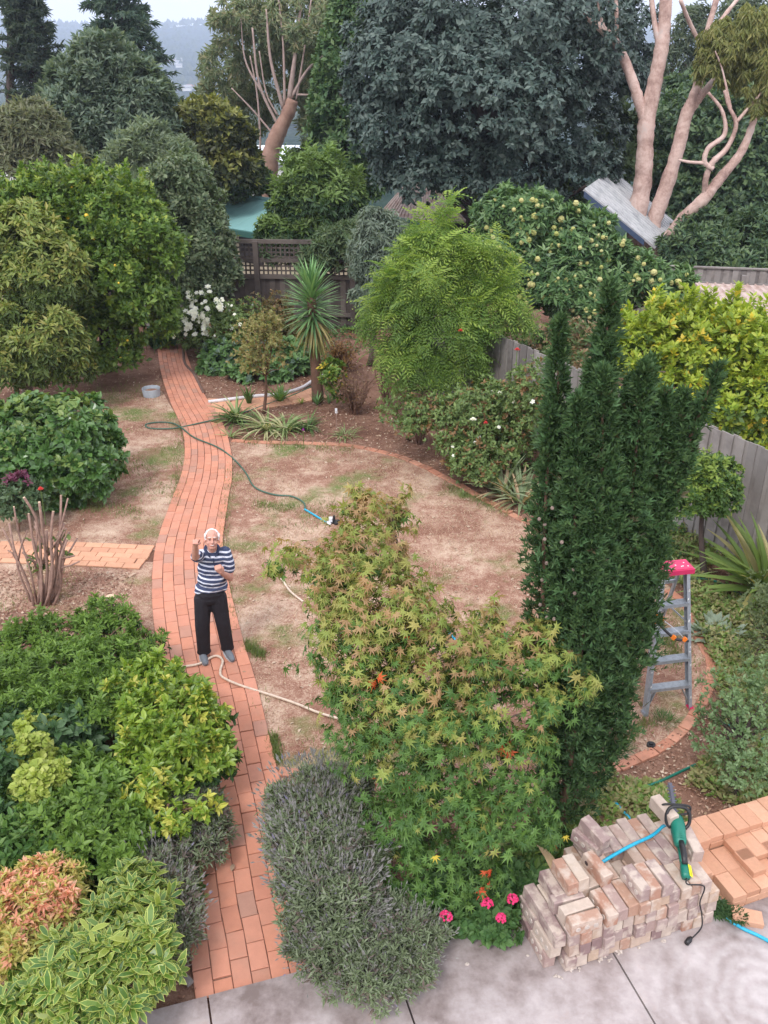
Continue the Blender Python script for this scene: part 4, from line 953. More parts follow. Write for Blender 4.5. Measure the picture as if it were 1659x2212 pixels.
def rosebush(label, u, v, lobes, n, size, mats=None, fl=None, nfl=0, own=0, name='rose_bush', T=RH, fs=.07, **kw):
    t, P, O = plant(name, label, 'shrub', base(u, v), lobes, mats or [rose_g, rose_r], T, n, 5, 65, size, bark=bark_brown, r0=.025, nb=12, nclump=36, clump=.34, fill=.3,
                    classfn=(lambda P, O: (rng.random(len(P)) < .14).astype(int)) if mats is None else None, rag=.5, **kw)
    if fl is not None:
        s = facing(P, O, nfl)
        place_group(ROSE, P[s] + O[s] * .06, unit(O[s] + [0, -.6, .4]), fs * .85, t, 'rose', fl, own=nfl)
    return t
rosebush('straggly rose bush with a few small white blooms right of the white rose bush', 530, 770, [L(530, 690, 19, 40, 40), L(500, 720, 18.8, 40, 30), L(560, 710, 19, 35, 30)], 1100, .07, fl=M_white, nfl=8, fs=.09)
rosebush('reddish-tipped rose bush behind the yucca at the left', 600, 760, [L(590, 680, 19.4, 40, 40), L(620, 720, 19, 35, 35)], 900, .07, mats=leafm('russet_leaves', G((.10, .11, .04), (.16, .13, .05), (.22, .12, .06))))
rosebush('dense leafy rose bush with white and dark red blooms beside the curved edging', 1000, 1020, [L(1020, 900, 13.2, 80, 55), L(1070, 950, 12.9, 70, 50), L(1000, 980, 12.7, 60, 50), L(1080, 880, 13.4, 60, 55), L(1110, 940, 13.2, 50, 50), L(1040, 1000, 12.5, 70, 35)], 4200, .062, fl=M_white, nfl=9, fs=.085)
rosebush('thin rose bush trained by the black hoops near the fence', 1150, 950, [L(1150, 830, 12.8, 45, 50), L(1170, 890, 12.6, 50, 50), L(1120, 860, 13, 40, 40)], 900, .06, fl=M_white, nfl=3, fs=.09)
rosebush('sparse rose bush under the feathery tree at the bed edge', 880, 950, [L(870, 890, 13.6, 45, 35), L(930, 900, 13.4, 40, 40), L(890, 920, 13.3, 45, 22)], 500, .06)
def flower_at(name, label, u, v, Y, mat, s=.09, cat='flower', stem=True):
    p = at(u, v, Y); g = Geo()
    for k_ in range(4):
        a = random.random() * 6; R = rotz(a) * s * (1 - .2 * k_); g.add(STAR[0] @ R.T + p + [0, 0, .012 * k_], STAR[1])
    if not stem:
        t = thing(name, label, cat, tuple(p)); Geo().inst(MAPLE, frames(np.array([[.3, -1, -.3]]), np.array([[0, -.4, 1.]]), [s * 1.6]), p[None]).build('blade', mat, t); return
    t = thing(name, label, cat, tuple(p - [0, 0, .4])); g.build('petals', mat, t); Geo().tube([p, p - [0, .05, .5]], .006, 4).build('stem', rose_g, t)
flower_at('rose', 'single coral red rose against the grey fence top', 1117, 757, 13.9, M_redp, .11)
flower_at('rose', 'single orange-red bloom poking out of the feathery green tree', 995, 716, 14.4, M_redp, .1)
flower_at('rose', 'dark red rose low in the leafy rose bush', 1049, 915, 12.55, M_redp, .08)
flower_at('rose', 'large white rose low in the leafy rose bush', 1022, 908, 12.5, M_white, .12)
flower_at('rose', 'white rose by the fence above the thin rose bush', 1130, 850, 12.7, M_white, .1)
# vegetable bed greens behind the pipe
plant('vegetable_plants', 'mass of leafy vegetable greens behind the white hose in the round bed', 'plants', base(570, 820),
      [L(500, 770, 18.5, 60, 30), L(600, 770, 18.2, 60, 32), L(560, 800, 17.8, 70, 28), L(470, 790, 18.2, 35, 25), L(640, 790, 18, 35, 28)],
      [leafm('veg_leaves', G((.06, .13, .04), (.10, .18, .06), (.13, .22, .10))), leafm('veg_blue_leaves', G((.10, .16, .12), (.15, .2, .16)))], OVALW, 1700, 5, 60, .11, nclump=40, clump=.3,
      classfn=lambda P, O: (rng.random(len(P)) < .2).astype(int))
plant('squash_plant', 'squash plant with orange flowers at the far end of the path', 'plant', base(375, 740), [L(375, 705, 20.2, 35, 25), L(350, 725, 19.9, 25, 18)], leafm('squash_leaves', G((.05, .12, .05), (.09, .17, .07))), OVALW, 420, 4, 60, .16, nclump=20)
for u, v in ((381, 716), (371, 690), (330, 722)): flower_at('squash_flower', 'orange squash flower %s' % {381: 'low beside the white roses', 371: 'high above the end of the path', 330: 'at the lemon tree foot'}[u], u, v, 19.5, plain('orange_petal%d' % u, (.75, .25, .02), .6), .09)
plant('yellow_green_shrub', 'small lime-green seedling at the end of the brick path', 'plant', base(355, 748), [L(355, 738, 19.8, 12, 10)], lem_l, OVAL, 60, 4, 60, .13)
# thin crepe-myrtle like tree
plant('slender_tree', 'slender young tree with sparse yellow-green leaves in front of the vegetable bed', 'tree', base(570, 893),
      [L(560, 730, 15.6, 45, 45), L(590, 770, 15.5, 35, 45), L(540, 780, 15.4, 30, 40), L(570, 700, 15.7, 30, 30)], leafm('sparse_leaves', G((.13, .13, .04), (.18, .18, .06), (.22, .16, .07))), RH, 620, 5, 60, .065, bark=bark_brown, r0=.035, nb=14, nclump=26, clump=.4, fill=.2, top=at(572, 790, 15.6))
# bare brown dead bush, twiggy
def twigs(name, label, u, v, h, n, spread, mat, leaf=None, cat='shrub', r=.012, nl=0, ls=.05, own=False):
    b0 = gr(u, v); t = thing(name, label, cat, tuple(b0)); g = Geo(); P = []
    for i in range(n):
        a = random.random() * 6.28; s = random.uniform(.2, 1) * spread; e = b0 + [math.cos(a) * s, math.sin(a) * s, h * random.uniform(.6, 1)]
        s0 = b0 + [math.cos(a) * s * .15, math.sin(a) * s * .15, 0]
        c_ = curve([s0, (s0 + e) / 2 + rng.normal(size=3) * spread * .12, e], 7); g.tube(c_, np.linspace(r, r * .35, 7), 5); P.append(c_[2:])
        for j in range(2):
            q = c_[random.randint(2, 5)]; e2 = q + (e - s0) * .3 + rng.normal(size=3) * spread * .3; g.tube([q, e2], [r * .5, r * .25], 4); P.append(np.array([e2, (q + e2) / 2]))
    g.build('stems', mat, t)
    if leaf is not None:
        P = np.concatenate(P); P = P[rng.integers(0, len(P), nl)] + rng.normal(size=(nl, 3)) * spread * .1
        foliage(t, 'leaves', RH, leaf, leaves_from(P, unit(P - b0 + .01), 3, 60, ls), stuff=False)
    return t
dryl = leafm('dry_leaves', G((.13, .075, .05), (.20, .12, .07), (.26, .17, .10)))
twigs('dead_bush', 'brown dried-out bush right of the yucca trunk', 765, 895, .75, 34, .42, bark_brown, dryl, nl=220, ls=.05)
twigs('dry_plant', 'rusty brown withered plant behind the dead bush', 745, 800, .6, 26, .4, bark_brown, leafm('rust_leaves', G((.20, .10, .04), (.28, .17, .06))), nl=260, ls=.07)
twigs('bare_rose', 'bare reddish rose canes below the feathery tree', 835, 870, .9, 12, .3, bark_brown, rose_g, nl=60)
twigs('bare_rose', 'leafless upright rose canes at the front of the bed below the feathery tree', 905, 960, .7, 14, .25, bark_brown, rose_g, nl=60)
plant('marigold_bush', 'bright green plant with yellow flowers beside the yucca trunk', 'plant', base(720, 870), [L(720, 820, 16, 22, 38), L(735, 850, 15.9, 18, 20)], [lem_d, yl_b], OVAL, 260, 5, 60, .10, nclump=20,
      classfn=lambda P, O: (rng.random(len(P)) < .07).astype(int))
# strappy clumps
def clump_plant(name, label, u, v, n, ln, T, mats, elev=(25, 80), spread=.06, cat='plant', z=0, own=True, probs=None, group=None):
    b0 = gr(u, v, z); t = thing(name, label, cat, tuple(b0), group); ms = mats if isinstance(mats, list) else [mats]
    meshes = [Geo().add(*T).mesh('leaf', m_) for m_ in ms]
    for i in range(n):
        az = random.random() * 6.28; el = math.radians(random.uniform(*elev)); d = np.array([[math.cos(az) * math.cos(el), math.sin(az) * math.cos(el), math.sin(el)]])
        R_ = frames(d, np.array([[.01, 0, 1.]]), [ln * random.uniform(.7, 1.15)])[0]
        k_ = 0 if probs is None or random.random() > probs else len(ms) - 1
        link_mesh('leaf', meshes[k_], t, b0 + np.array([math.cos(az) * spread * random.random(), math.sin(az) * spread * random.random(), .01]), R_)
iris = leafm('iris_leaves', G((.16, .22, .11), (.23, .29, .16), (.30, .36, .22)), .5); irisd = leafm('iris_dry', G((.42, .30, .18), (.5, .38, .25)))
dayl = leafm('daylily_leaves', G((.14, .20, .07), (.21, .28, .11), (.28, .34, .16))); daylp = leafm('daylily_pale', G((.42, .42, .22), (.5, .46, .28)))
agap = leafm('agapanthus_leaves', G((.05, .11, .03), (.08, .15, .04), (.12, .19, .06)))
SB = T_strap(.045, .75, 5, .4); SS = T_strap(.05, .3, 4, .4)
clump_plant('iris_clump', 'pale iris clump with sword leaves left of the cypress, nearer the roses', 1085, 1068, 60, .62, SS, [iris, irisd], (20, 80), .12, probs=.15)
clump_plant('iris_clump', 'iris clump half behind the cypress with drying pinkish leaves', 1125, 1085, 55, .6, SS, [iris, irisd], (10, 70), .12, probs=.3)
clump_plant('agapanthus_clump', 'dark green strappy clump beside the path where the hose crosses', 510, 912, 70, .5, SB, [agap, dayl], (30, 85), .12, probs=.2)
clump_plant('daylily_clump', 'arching daylily clump with pale leaves, left one of the pair by the lawn edging', 578, 930, 60, .5, SB, [dayl, daylp], (25, 75), .12, probs=.4)
clump_plant('daylily_clump', 'arching daylily clump with pale leaves, right one of the pair by the lawn edging', 617, 932, 60, .48, SB, [dayl, daylp], (25, 75), .12, probs=.35)
clump_plant('agapanthus_clump', 'green strappy clump with a purple flower right of the daylilies', 665, 925, 46, .38, SB, [agap, dayl], (30, 80), .14)
flower_at('purple_flower', 'small magenta flower beside the daylily clump', 655, 930, 14.2, plain('magenta', (.35, .02, .30), .6), .05)
clump_plant('grass_clump', 'low grassy clump at the lawn edging near the centre', 745, 942, 50, .22, SB, [dayl, agap], (20, 80), .2)
clump_plant('strappy_plant', 'bright green fan of soft leaves in front of the white hose', 606, 868, 44, .36, SS, [leafm('bright_strap', G((.12, .22, .06), (.18, .30, .09)))], (45, 88), .06)
clump_plant('strappy_plant', 'tiny lime seedling between the bright fan and the yucca', 652, 872, 16, .16, SS, lem_l, (20, 80), .03)
clump_plant('upright_herb', 'narrow upright green herb left of the slender tree', 538, 873, 26, .38, SS, agap, (70, 88), .05)
clump_plant('strappy_plant', 'small dark sword-leaved plant close to the path hose', 497, 945, 18, .3, SS, [dayl, irisd], (15, 60), .05, probs=.3)
clump_plant('strappy_plant', 'green sword leaves right behind the pink-topped stepladder', 1475, 1262, 18, .42, SS, [dayl], (45, 85), .05)
# ---------------- cypress
cyp = leafm('cypress_foliage', G((.026, .060, .022), (.045, .092, .032), (.075, .132, .044)), .6, .12, .25); cypb = leafm('cypress_brown', G((.10, .09, .05), (.14, .12, .07)))
cypl = leafm('cypress_fresh', G((.06, .13, .05), (.09, .17, .07)), .6, .15, .25)
def cypress():
    b0 = gr(1208, 1790); t = thing('cypress_tree', 'tall dark green upright cypress with several pointed spires', 'tree', tuple(b0))
    spires = [  # (bottom u,v) (top u,v) half-width px, Y
        ((1195, 1560), (1208, 690), 40, 5.9), ((1235, 1680), (1318, 620), 50, 5.85), ((1290, 1560), (1302, 800), 50, 5.65), ((1300, 1640), (1393, 790), 48, 5.8), ((1365, 1420), (1438, 850), 42, 5.95), ((1225, 1700), (1250, 860), 55, 5.6),
        ((1400, 1180), (1553, 790), 20, 6.0), ((1165, 1430), (1190, 880), 36, 5.8), ((1275, 1720), (1345, 900), 55, 5.9), ((1340, 1450), (1362, 820), 40, 6.1), ((1222, 1760), (1285, 1100), 58, 5.5), ((1385, 1250), (1405, 780), 26, 6.2), ((1262, 1640), (1290, 790), 84, 5.85), ((1335, 1480), (1365, 850), 66, 5.95), ((1330, 1400), (1478, 850), 50, 6.0), ((1350, 1300), (1500, 880), 36, 6.05)]
    g = Geo(); P = []; O = []
    for (bu, bv), (tu, tv), hw, Y in spires:
        A = at(bu, bv, Y); B = at(tu, tv, Y); A[2] = max(A[2], .35); Ln = np.linalg.norm(B - A); ax = (B - A) / Ln
        r = hw / ppm((A + B) / 2)
        g.tube(curve([b0 + [0, 0, .0], b0 * .35 + A * .65, A * .6 + B * .4, B], 12), np.linspace(.045, .006, 12), 6)
        n = int(2000 * (r / .2) * (Ln / 3.8)); f = rng.random(n) ** .85
        prof = np.clip(np.minimum(1, (f / .16) ** .7 + .25) * (1 - f ** 2.3) ** .9, .0, 1) + .05
        a = rng.random(n) * 6.283; x = unit(np.cross(ax, [0, 1., 0])); y = np.cross(ax, x)
        lump = 1 + .24 * np.sin(a * 4 + f * 11 + tu) + .16 * np.sin(a * 7 - f * 31 + bu) + .16 * rng.normal(size=n) + .5 * (rng.random(n) < .03)
        rad = r * prof * lump * (.72 + .28 * rng.random(n))
        o = np.cos(a)[:, None] * x + np.sin(a)[:, None] * y
        P.append(A + ax * (f * Ln)[:, None] + o * rad[:, None]); O.append(unit(o * .65 + ax * .9))
    g.build('trunk', bark_brown, t, smooth=True)
    P = np.concatenate(P); O = np.concatenate(O); k = P[:, 2] > .25; P, O = P[k], O[k]
    data = leaves_from(P, O, 2, 34, .082, .4, .35, 0, -.2, .5)
    lump = np.sin(P[:, 0] * 9) + np.sin(P[:, 2] * 7 + 1) + np.sin(P[:, 1] * 8 + P[:, 2] * 3)
    cl = np.where(rng.random(len(P)) < .012, 1, np.where(rng.random(len(P)) < .08 + .14 * (lump > 1.0), 2, 0))
    foliage(t, 'crown', SPRAY, [cyp, cypb, cypl], data, cl[data[4]], stuff=False)
    M_cone = plain('cypress_cone', (.27, .20, .17), .8); cm_ = Geo().add(*BALL).mesh('cone', M_cone)
    tc = unit(np.array([0, 0, CAM_H]) - P); fc = (tc * O).sum(1)
    for (u, v) in [(1165, 1125), (1172, 1160), (1180, 1210), (1185, 1100), (1172, 1300), (1195, 1345), (1240, 1290), (1207, 1180), (1162, 1255), (1230, 1240), (1186, 1145), (1178, 1325)]:
        q = at(u, v, 5.5); d = np.linalg.norm(np.cross(P - [0, 0, CAM_H], unit(q - [0, 0, CAM_H])), axis=1); c_ = np.where(d < .05)[0]
        if len(c_) == 0: continue
        i = c_[np.argmin(np.linalg.norm(P[c_] - [0, 0, CAM_H], axis=1))]; link_mesh('cone', cm_, t, P[i] + tc[i] * .04, np.eye(3) * .03)
cypress()

# ---------------- maple
ma_g = leafm('maple_green', G((.05, .12, .028), (.085, .175, .035), (.13, .24, .05)), .5, .22); ma_y = leafm('maple_yellow_green', G((.16, .22, .045), (.23, .27, .06), (.30, .27, .08)), .5, .25)
ma_o = leafm('maple_orange', G((.36, .23, .11), (.42, .27, .15), (.40, .30, .13)), .5, .35); ma_r = leafm('maple_red', G((.62, .08, .03), (.65, .16, .05)), .5, .3)
def maple_class(P, O):
    z = P[:, 2]; f = (z - .5) / 3.0 + .22 * O[:, 2] + .13 * rng.normal(size=len(P)) - .25 * (P[:, 0] > 1.0) * (z < 1.3)
    red = (rng.random(len(P)) < .004)
    return np.where(red, 3, np.where(f > .84, np.where(rng.random(len(P)) < .45, 2, 1), np.where(f > .62, np.where(rng.random(len(P)) < .18, 2, 1), np.where((f > .42) & (rng.random(len(P)) < .35), 1, 0))))
plant('maple_tree', 'large Japanese maple in the foreground, green below and turning orange at the tips', 'tree', base(905, 1960),
      [L(815, 1125, 6.0, 75, 60), L(790, 1190, 5.9, 90, 70), L(700, 1230, 6.0, 95, 55), L(620, 1215, 6.1, 45, 22), L(780, 1290, 5.7, 120, 80), L(870, 1335, 5.5, 95, 80), L(800, 1400, 5.5, 110, 95), L(950, 1420, 5.4, 105, 80), L(1085, 1385, 5.5, 80, 55), L(1160, 1400, 5.5, 75, 45), L(1225, 1420, 5.5, 50, 45),
       L(880, 1500, 5.3, 150, 100), L(1040, 1520, 5.3, 130, 90), L(1195, 1500, 5.4, 75, 55), L(800, 1540, 5.4, 90, 90), L(950, 1640, 5.2, 150, 80), L(850, 1640, 5.2, 110, 80), L(1080, 1640, 5.2, 110, 70), L(970, 1775, 4.85, 120, 60), L(860, 1770, 5.05, 75, 55), L(1090, 1750, 5.0, 90, 50), L(960, 1870, 4.9, 110, 55), L(870, 1880, 5.0, 70, 50), L(1150, 1770, 5.1, 60, 40)],
      [ma_g, ma_y, ma_o, ma_r], MAPLE, 4400, 3, 76, .088, bark=bark_grey, r0=.05, nb=14, nclump=17, clump=.44, fill=.1, up=.1, droop=1.0, nrm_up=.45, classfn=maple_class, nparts=298, rag=.4, shell=.7, zmin=.12, jit=.5, shoots=36, shootlen=.22)
flower_at('yellow_maple_leaf', 'single bright yellow leaf on the lower maple', 937, 1842, 4.5, yl_b, .05, 'leaf', False)
flower_at('yellow_maple_leaf', 'single bright yellow leaf right of the lower maple', 1218, 1800, 4.95, yl_b, .045, 'leaf', False)

# ---------------- left foreground shrubs
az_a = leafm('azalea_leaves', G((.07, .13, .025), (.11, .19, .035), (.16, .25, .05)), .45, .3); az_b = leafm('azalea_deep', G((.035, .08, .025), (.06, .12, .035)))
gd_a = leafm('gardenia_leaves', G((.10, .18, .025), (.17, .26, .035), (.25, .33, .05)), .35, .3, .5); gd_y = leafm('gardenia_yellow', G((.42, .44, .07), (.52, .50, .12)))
def low(name, label, u, v, lobes, mats, T, n, size, k=6, parts=0, cls=None, **kw):
    kw.setdefault('nclump', 50); kw.setdefault('clump', .3)
    return plant(name, label, 'shrub', base(u, v), lobes, mats, T, n, k, kw.pop('theta', 62), size, bark=kw.pop('bark', bark_brown), r0=kw.pop('r0', .025), nb=12, classfn=cls, nparts=parts, fill=.2, zmin=.05, **kw)
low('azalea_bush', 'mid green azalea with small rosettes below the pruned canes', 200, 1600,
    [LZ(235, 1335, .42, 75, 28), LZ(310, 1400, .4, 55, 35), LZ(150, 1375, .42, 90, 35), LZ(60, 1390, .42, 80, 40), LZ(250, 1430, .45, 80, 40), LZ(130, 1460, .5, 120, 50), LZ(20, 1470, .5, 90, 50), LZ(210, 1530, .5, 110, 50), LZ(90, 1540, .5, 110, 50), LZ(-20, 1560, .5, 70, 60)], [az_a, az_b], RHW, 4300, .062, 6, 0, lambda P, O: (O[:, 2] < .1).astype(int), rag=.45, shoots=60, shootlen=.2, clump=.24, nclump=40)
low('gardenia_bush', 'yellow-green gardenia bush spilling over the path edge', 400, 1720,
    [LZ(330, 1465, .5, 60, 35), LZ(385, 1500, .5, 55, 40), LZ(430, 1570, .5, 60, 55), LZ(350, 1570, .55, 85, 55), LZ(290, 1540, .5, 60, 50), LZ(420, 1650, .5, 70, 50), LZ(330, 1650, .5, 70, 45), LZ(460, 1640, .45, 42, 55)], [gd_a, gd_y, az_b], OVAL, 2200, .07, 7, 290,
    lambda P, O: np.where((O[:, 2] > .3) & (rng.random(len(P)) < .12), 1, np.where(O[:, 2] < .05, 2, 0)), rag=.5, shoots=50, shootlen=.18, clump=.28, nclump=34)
low('dark_leaf_shrub', 'dark green shrub with larger leaves at the left edge above the ginkgo-like bush', 60, 1720,
    [LZ(40, 1590, 0.42, 70, 60), LZ(130, 1600, 0.42, 90, 50), LZ(10, 1680, 0.42, 70, 80), LZ(-20, 1760, 0.42, 60, 60)], leafm('dark_broad', G((.035, .085, .03), (.06, .125, .045), (.10, .17, .08))), OVALW, 900, .10, 5, 0)
plant('scalloped_bush', 'pale yellow-green bush with frilly clustered leaves at the left', 'shrub', base(80, 1800), [LZ(75, 1590, 0.55, 48, 35), LZ(65, 1640, 0.55, 48, 45), LZ(90, 1700, 0.55, 50, 45)],
      leafm('frilly_leaves', G((.24, .32, .05), (.33, .40, .08), (.42, .46, .13))), T_rh(.48, .8, .1), 900, 5, 60, .055, bark=bark_brown, r0=.02, nb=6, nclump=36, clump=.3)
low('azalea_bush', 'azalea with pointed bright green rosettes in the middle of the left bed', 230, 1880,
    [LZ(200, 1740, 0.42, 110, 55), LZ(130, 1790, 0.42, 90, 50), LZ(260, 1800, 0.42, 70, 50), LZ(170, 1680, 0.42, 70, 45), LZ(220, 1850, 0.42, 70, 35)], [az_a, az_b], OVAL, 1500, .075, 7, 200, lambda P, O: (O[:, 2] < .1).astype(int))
low('green_shrub', 'leafy green shrub at the left edge above the red-tipped bush', 30, 1860,
    [LZ(30, 1790, 0.4, 70, 50), LZ(60, 1830, 0.4, 60, 40), LZ(-10, 1720, 0.4, 50, 50), LZ(10, 1850, 0.4, 70, 30)], leafm('fresh_broad', G((.05, .12, .03), (.09, .18, .045), (.14, .23, .06))), OVAL, 900, .075, 6)
low('yellow_tip_sprig', 'airy lime-yellow shoot rising between the gardenia and the lavender', 335, 1850,
    [LZ(345, 1700, 0.5, 45, 40), LZ(300, 1740, 0.5, 40, 40), LZ(370, 1770, 0.5, 35, 30), LZ(440, 1740, 0.5, 30, 25)], [gd_a, gd_y], OVAL, 190, .07, 6, 0, lambda P, O: (rng.random(len(P)) < .3).astype(int))
nan_a = leafm('nandina_green_gold', G((.30, .33, .08), (.45, .42, .12), (.54, .42, .16)), .4, .3); nan_r = leafm('nandina_pink_red', G((.62, .24, .17), (.70, .38, .26), (.72, .48, .32)), .4, .3)
low('nandina_bush', 'dwarf nandina with pink, red and gold leaves at the left edge', 60, 2120,
    [LZ(110, 1910, 0.42, 75, 40), LZ(40, 1940, 0.42, 80, 50), LZ(70, 2000, 0.42, 95, 60), LZ(-20, 1980, 0.42, 60, 70), LZ(30, 2060, 0.42, 80, 55), LZ(130, 1960, 0.42, 50, 50)], [nan_a, nan_r], RHW, 2700, .058, 6, 250,
    lambda P, O: (rng.random(len(P)) < .12 + .38 * (P[:, 2] > .50) * (P[:, 1] > 4.25)).astype(int))
vg = leafm('variegated_green', G((.05, .12, .02), (.085, .165, .027), (.13, .22, .035), (.25, .30, .05)), .35, .25, .5); vy = leafm('variegated_cream', G((.36, .42, .10), (.46, .50, .15)), .4, .3)
def T_varieg():
    v = []; # narrow oval with separate rim faces
    for s_, z in ((1.0, .0), (.77, .008)):
        for (x, y) in ((0, 0), (.14, .32), (.14, .72), (0, 1), (-.14, .72), (-.14, .32)):
            v.append([x * s_, .5 + (y - .5) * (1 if s_ == 1 else .90), z + abs(x) * .3 - .12 * y * y])
    F = [(i, (i + 1) % 6, 6 + (i + 1) % 6, 6 + i) for i in range(6)]; F2 = [(6, 7, 11), (7, 8, 10, 11), (8, 9, 10)]
    return np.array(v), F, F2
def variegated():
    lobes = [LZ(305, 1960, 0.45, 55, 45), LZ(260, 1970, 0.45, 50, 40), LZ(285, 1915, 0.5, 45, 30), LZ(150, 2090, 0.45, 60, 45), LZ(200, 2080, 0.45, 90, 60), LZ(280, 2050, 0.45, 75, 60), LZ(320, 2080, 0.45, 55, 55), LZ(150, 2140, 0.45, 80, 50), LZ(240, 2150, 0.45, 80, 50), LZ(80, 2140, 0.42, 55, 40), LZ(100, 2190, 0.45, 70, 40), LZ(200, 2210, 0.45, 70, 40), LZ(40, 2200, 0.45, 50, 40)]
    t = thing('variegated_daphne_bush', 'bush with cream-edged green leaves in rosettes at the bottom left corner', 'shrub', base(200, 2170))
    g = Geo(); branches(g, base(200, 2170), lobes, .03, 16); g.build('stems', bark_brown, t)
    P, O = sprig_points(lobes, 620, .42, 26, .16, -.2, .1, .8, .25)
    pos, d, nr, s, idx = leaves_from(P, O, 11, 66, .105, .55, .55, .05, .8, .18)
    v, F1, F2 = T_varieg(); R = frames(d, nr, s)
    def mesh2():
        g = Geo(); g.add(v, F1, 1); g.add(v, F2, 0); g.c = 0; return g
    G1 = Geo(); G1.v = [v]; G1.c = len(v)
    for f in F1: G1.l.append(np.array(f)); G1.n.append(np.array([len(f)])); G1.m.append(np.array([1]))
    for f in F2: G1.l.append(np.array(f)); G1.n.append(np.array([len(f)])); G1.m.append(np.array([0]))
    me = G1.mesh('leaf', [vg, vy])
    toc = unit(np.array([0, 0, CAM_H]) - pos); sc = (toc * O[idx]).sum(1) + 1.2 * ((pos - pos.mean(0)) * toc).sum(1) + .3 * rng.random(len(pos)); order = np.argsort(-sc)
    for i in order[:298]: link_mesh('leaf', me, t, pos[i], R[i])
    keep = np.ones(len(pos), bool); keep[order[:298]] = False
    g = Geo(); g.inst((v, F2), R[keep], pos[keep], 0); g.inst((v, F1), R[keep], pos[keep], 1); g.build('crown', [vg, vy], t)['kind'] = 'stuff'
variegated()
t_ = thing('red_stem', 'bare red forked stem standing among the gardenia and lavender', 'branch', base(292, 1690)); g = Geo(); A = gr(292, 1700); B = at(287, 1640, A[1] - .05)
g.tube(curve([A, (A + B) / 2 + [.01, 0, 0], B], 6), .011, 6).tube(curve([A + (B - A) * .95, A + (B - A) * 1.0 + [.04, 0, .01], B + [.09, 0, .015]], 5), .008, 6).tube([A + (B - A) * .3, A + (B - A) * .4 + [.07, 0, .02]], .008, 6); g.build('stem', plain('red_bark', (.40, .06, .06), .6), t_)
# lavender
lav_l = leafm('lavender_leaves', G((.14, .18, .09), (.19, .24, .14), (.26, .30, .20)), .7, .2); lav_h = leafm('lavender_heads', G((.22, .215, .20), (.29, .28, .27), (.37, .36, .36)), .8, .1); lav_b = leafm('lavender_dry', G((.17, .13, .12), (.22, .18, .16)))
lav_v = leafm('lavender_fresh_heads', G((.24, .22, .32), (.29, .26, .37)), .8, .1)
def lavender(label, u, v, lobes, nleaf, nhead, hl=.22, dry=.1, ls=.055):
    t = thing('lavender_bush', label, 'shrub', base(u, v)); g = Geo(); branches(g, base(u, v), lobes, .02, 20); g.build('stems', bark_brown, t)
    P, O = sprig_points(lobes, nleaf, .34, 40, .2, -.4, .04, .75, .3)
    data = leaves_from(P, O, 5, 45, ls, .8, .6, 0, .3); cl = (rng.random(len(P)) < dry).astype(int)[data[4]]
    foliage(t, 'foliage', RHN, [lav_l, lav_b], data, cl, stuff=False)
    P, O = sprig_points(lobes, nhead, .34, 40, 0, .0, .1, .85, .2); d = unit(O + [0, 0, .55] + rng.normal(size=O.shape) * .25)
    R = frames(d, rng.normal(size=d.shape), hl * (.6 + .7 * rng.random(len(d))))
    Geo().inst(HEAD, R, P - d * .02, (rng.random(len(P)) < .04).astype(int)).build('flower_spikes', [lav_h, lav_v], t)
lavender('tall lavender bush with dry flower spikes leaning over the brick path', 700, 1960,
         [LZ(660, 1740, 0.5, 75, 60), LZ(730, 1720, 0.5, 70, 50), LZ(700, 1810, 0.5, 90, 65), LZ(640, 1830, 0.5, 55, 60), LZ(760, 1850, 0.5, 70, 60), LZ(680, 1900, 0.5, 80, 60), LZ(730, 1960, 0.5, 90, 50)], 7500, 1700, .2)
lavender('grey-green lavender bush overlapping the concrete in front of the maple', 790, 2110,
         [LZ(720, 1990, 0.3, 95, 60), LZ(820, 2010, 0.3, 90, 55), LZ(740, 2060, 0.3, 100, 50), LZ(850, 2060, 0.3, 95, 50), LZ(900, 2030, 0.3, 60, 45), LZ(800, 2110, 0.3, 80, 40), LZ(680, 2040, 0.3, 55, 40)], 6500, 1700, .12, ls=.05)
lavender('lower left lavender bush with silvery twiggy stems beside the path', 350, 2040,
         [LZ(340, 1900, 0.24, 60, 50), LZ(370, 1960, 0.24, 60, 50), LZ(320, 1950, 0.24, 50, 50), LZ(390, 2000, 0.24, 45, 40), LZ(350, 2040, 0.24, 55, 30)], 2600, 900, .16, .35)
lavender('upper left lavender bush with bluish leaves under the gardenia', 420, 1860,
         [LZ(400, 1740, 0.24, 70, 45), LZ(440, 1790, 0.24, 50, 45), LZ(370, 1790, 0.24, 50, 45), LZ(430, 1840, 0.24, 50, 30)], 2400, 500, .12, .25)
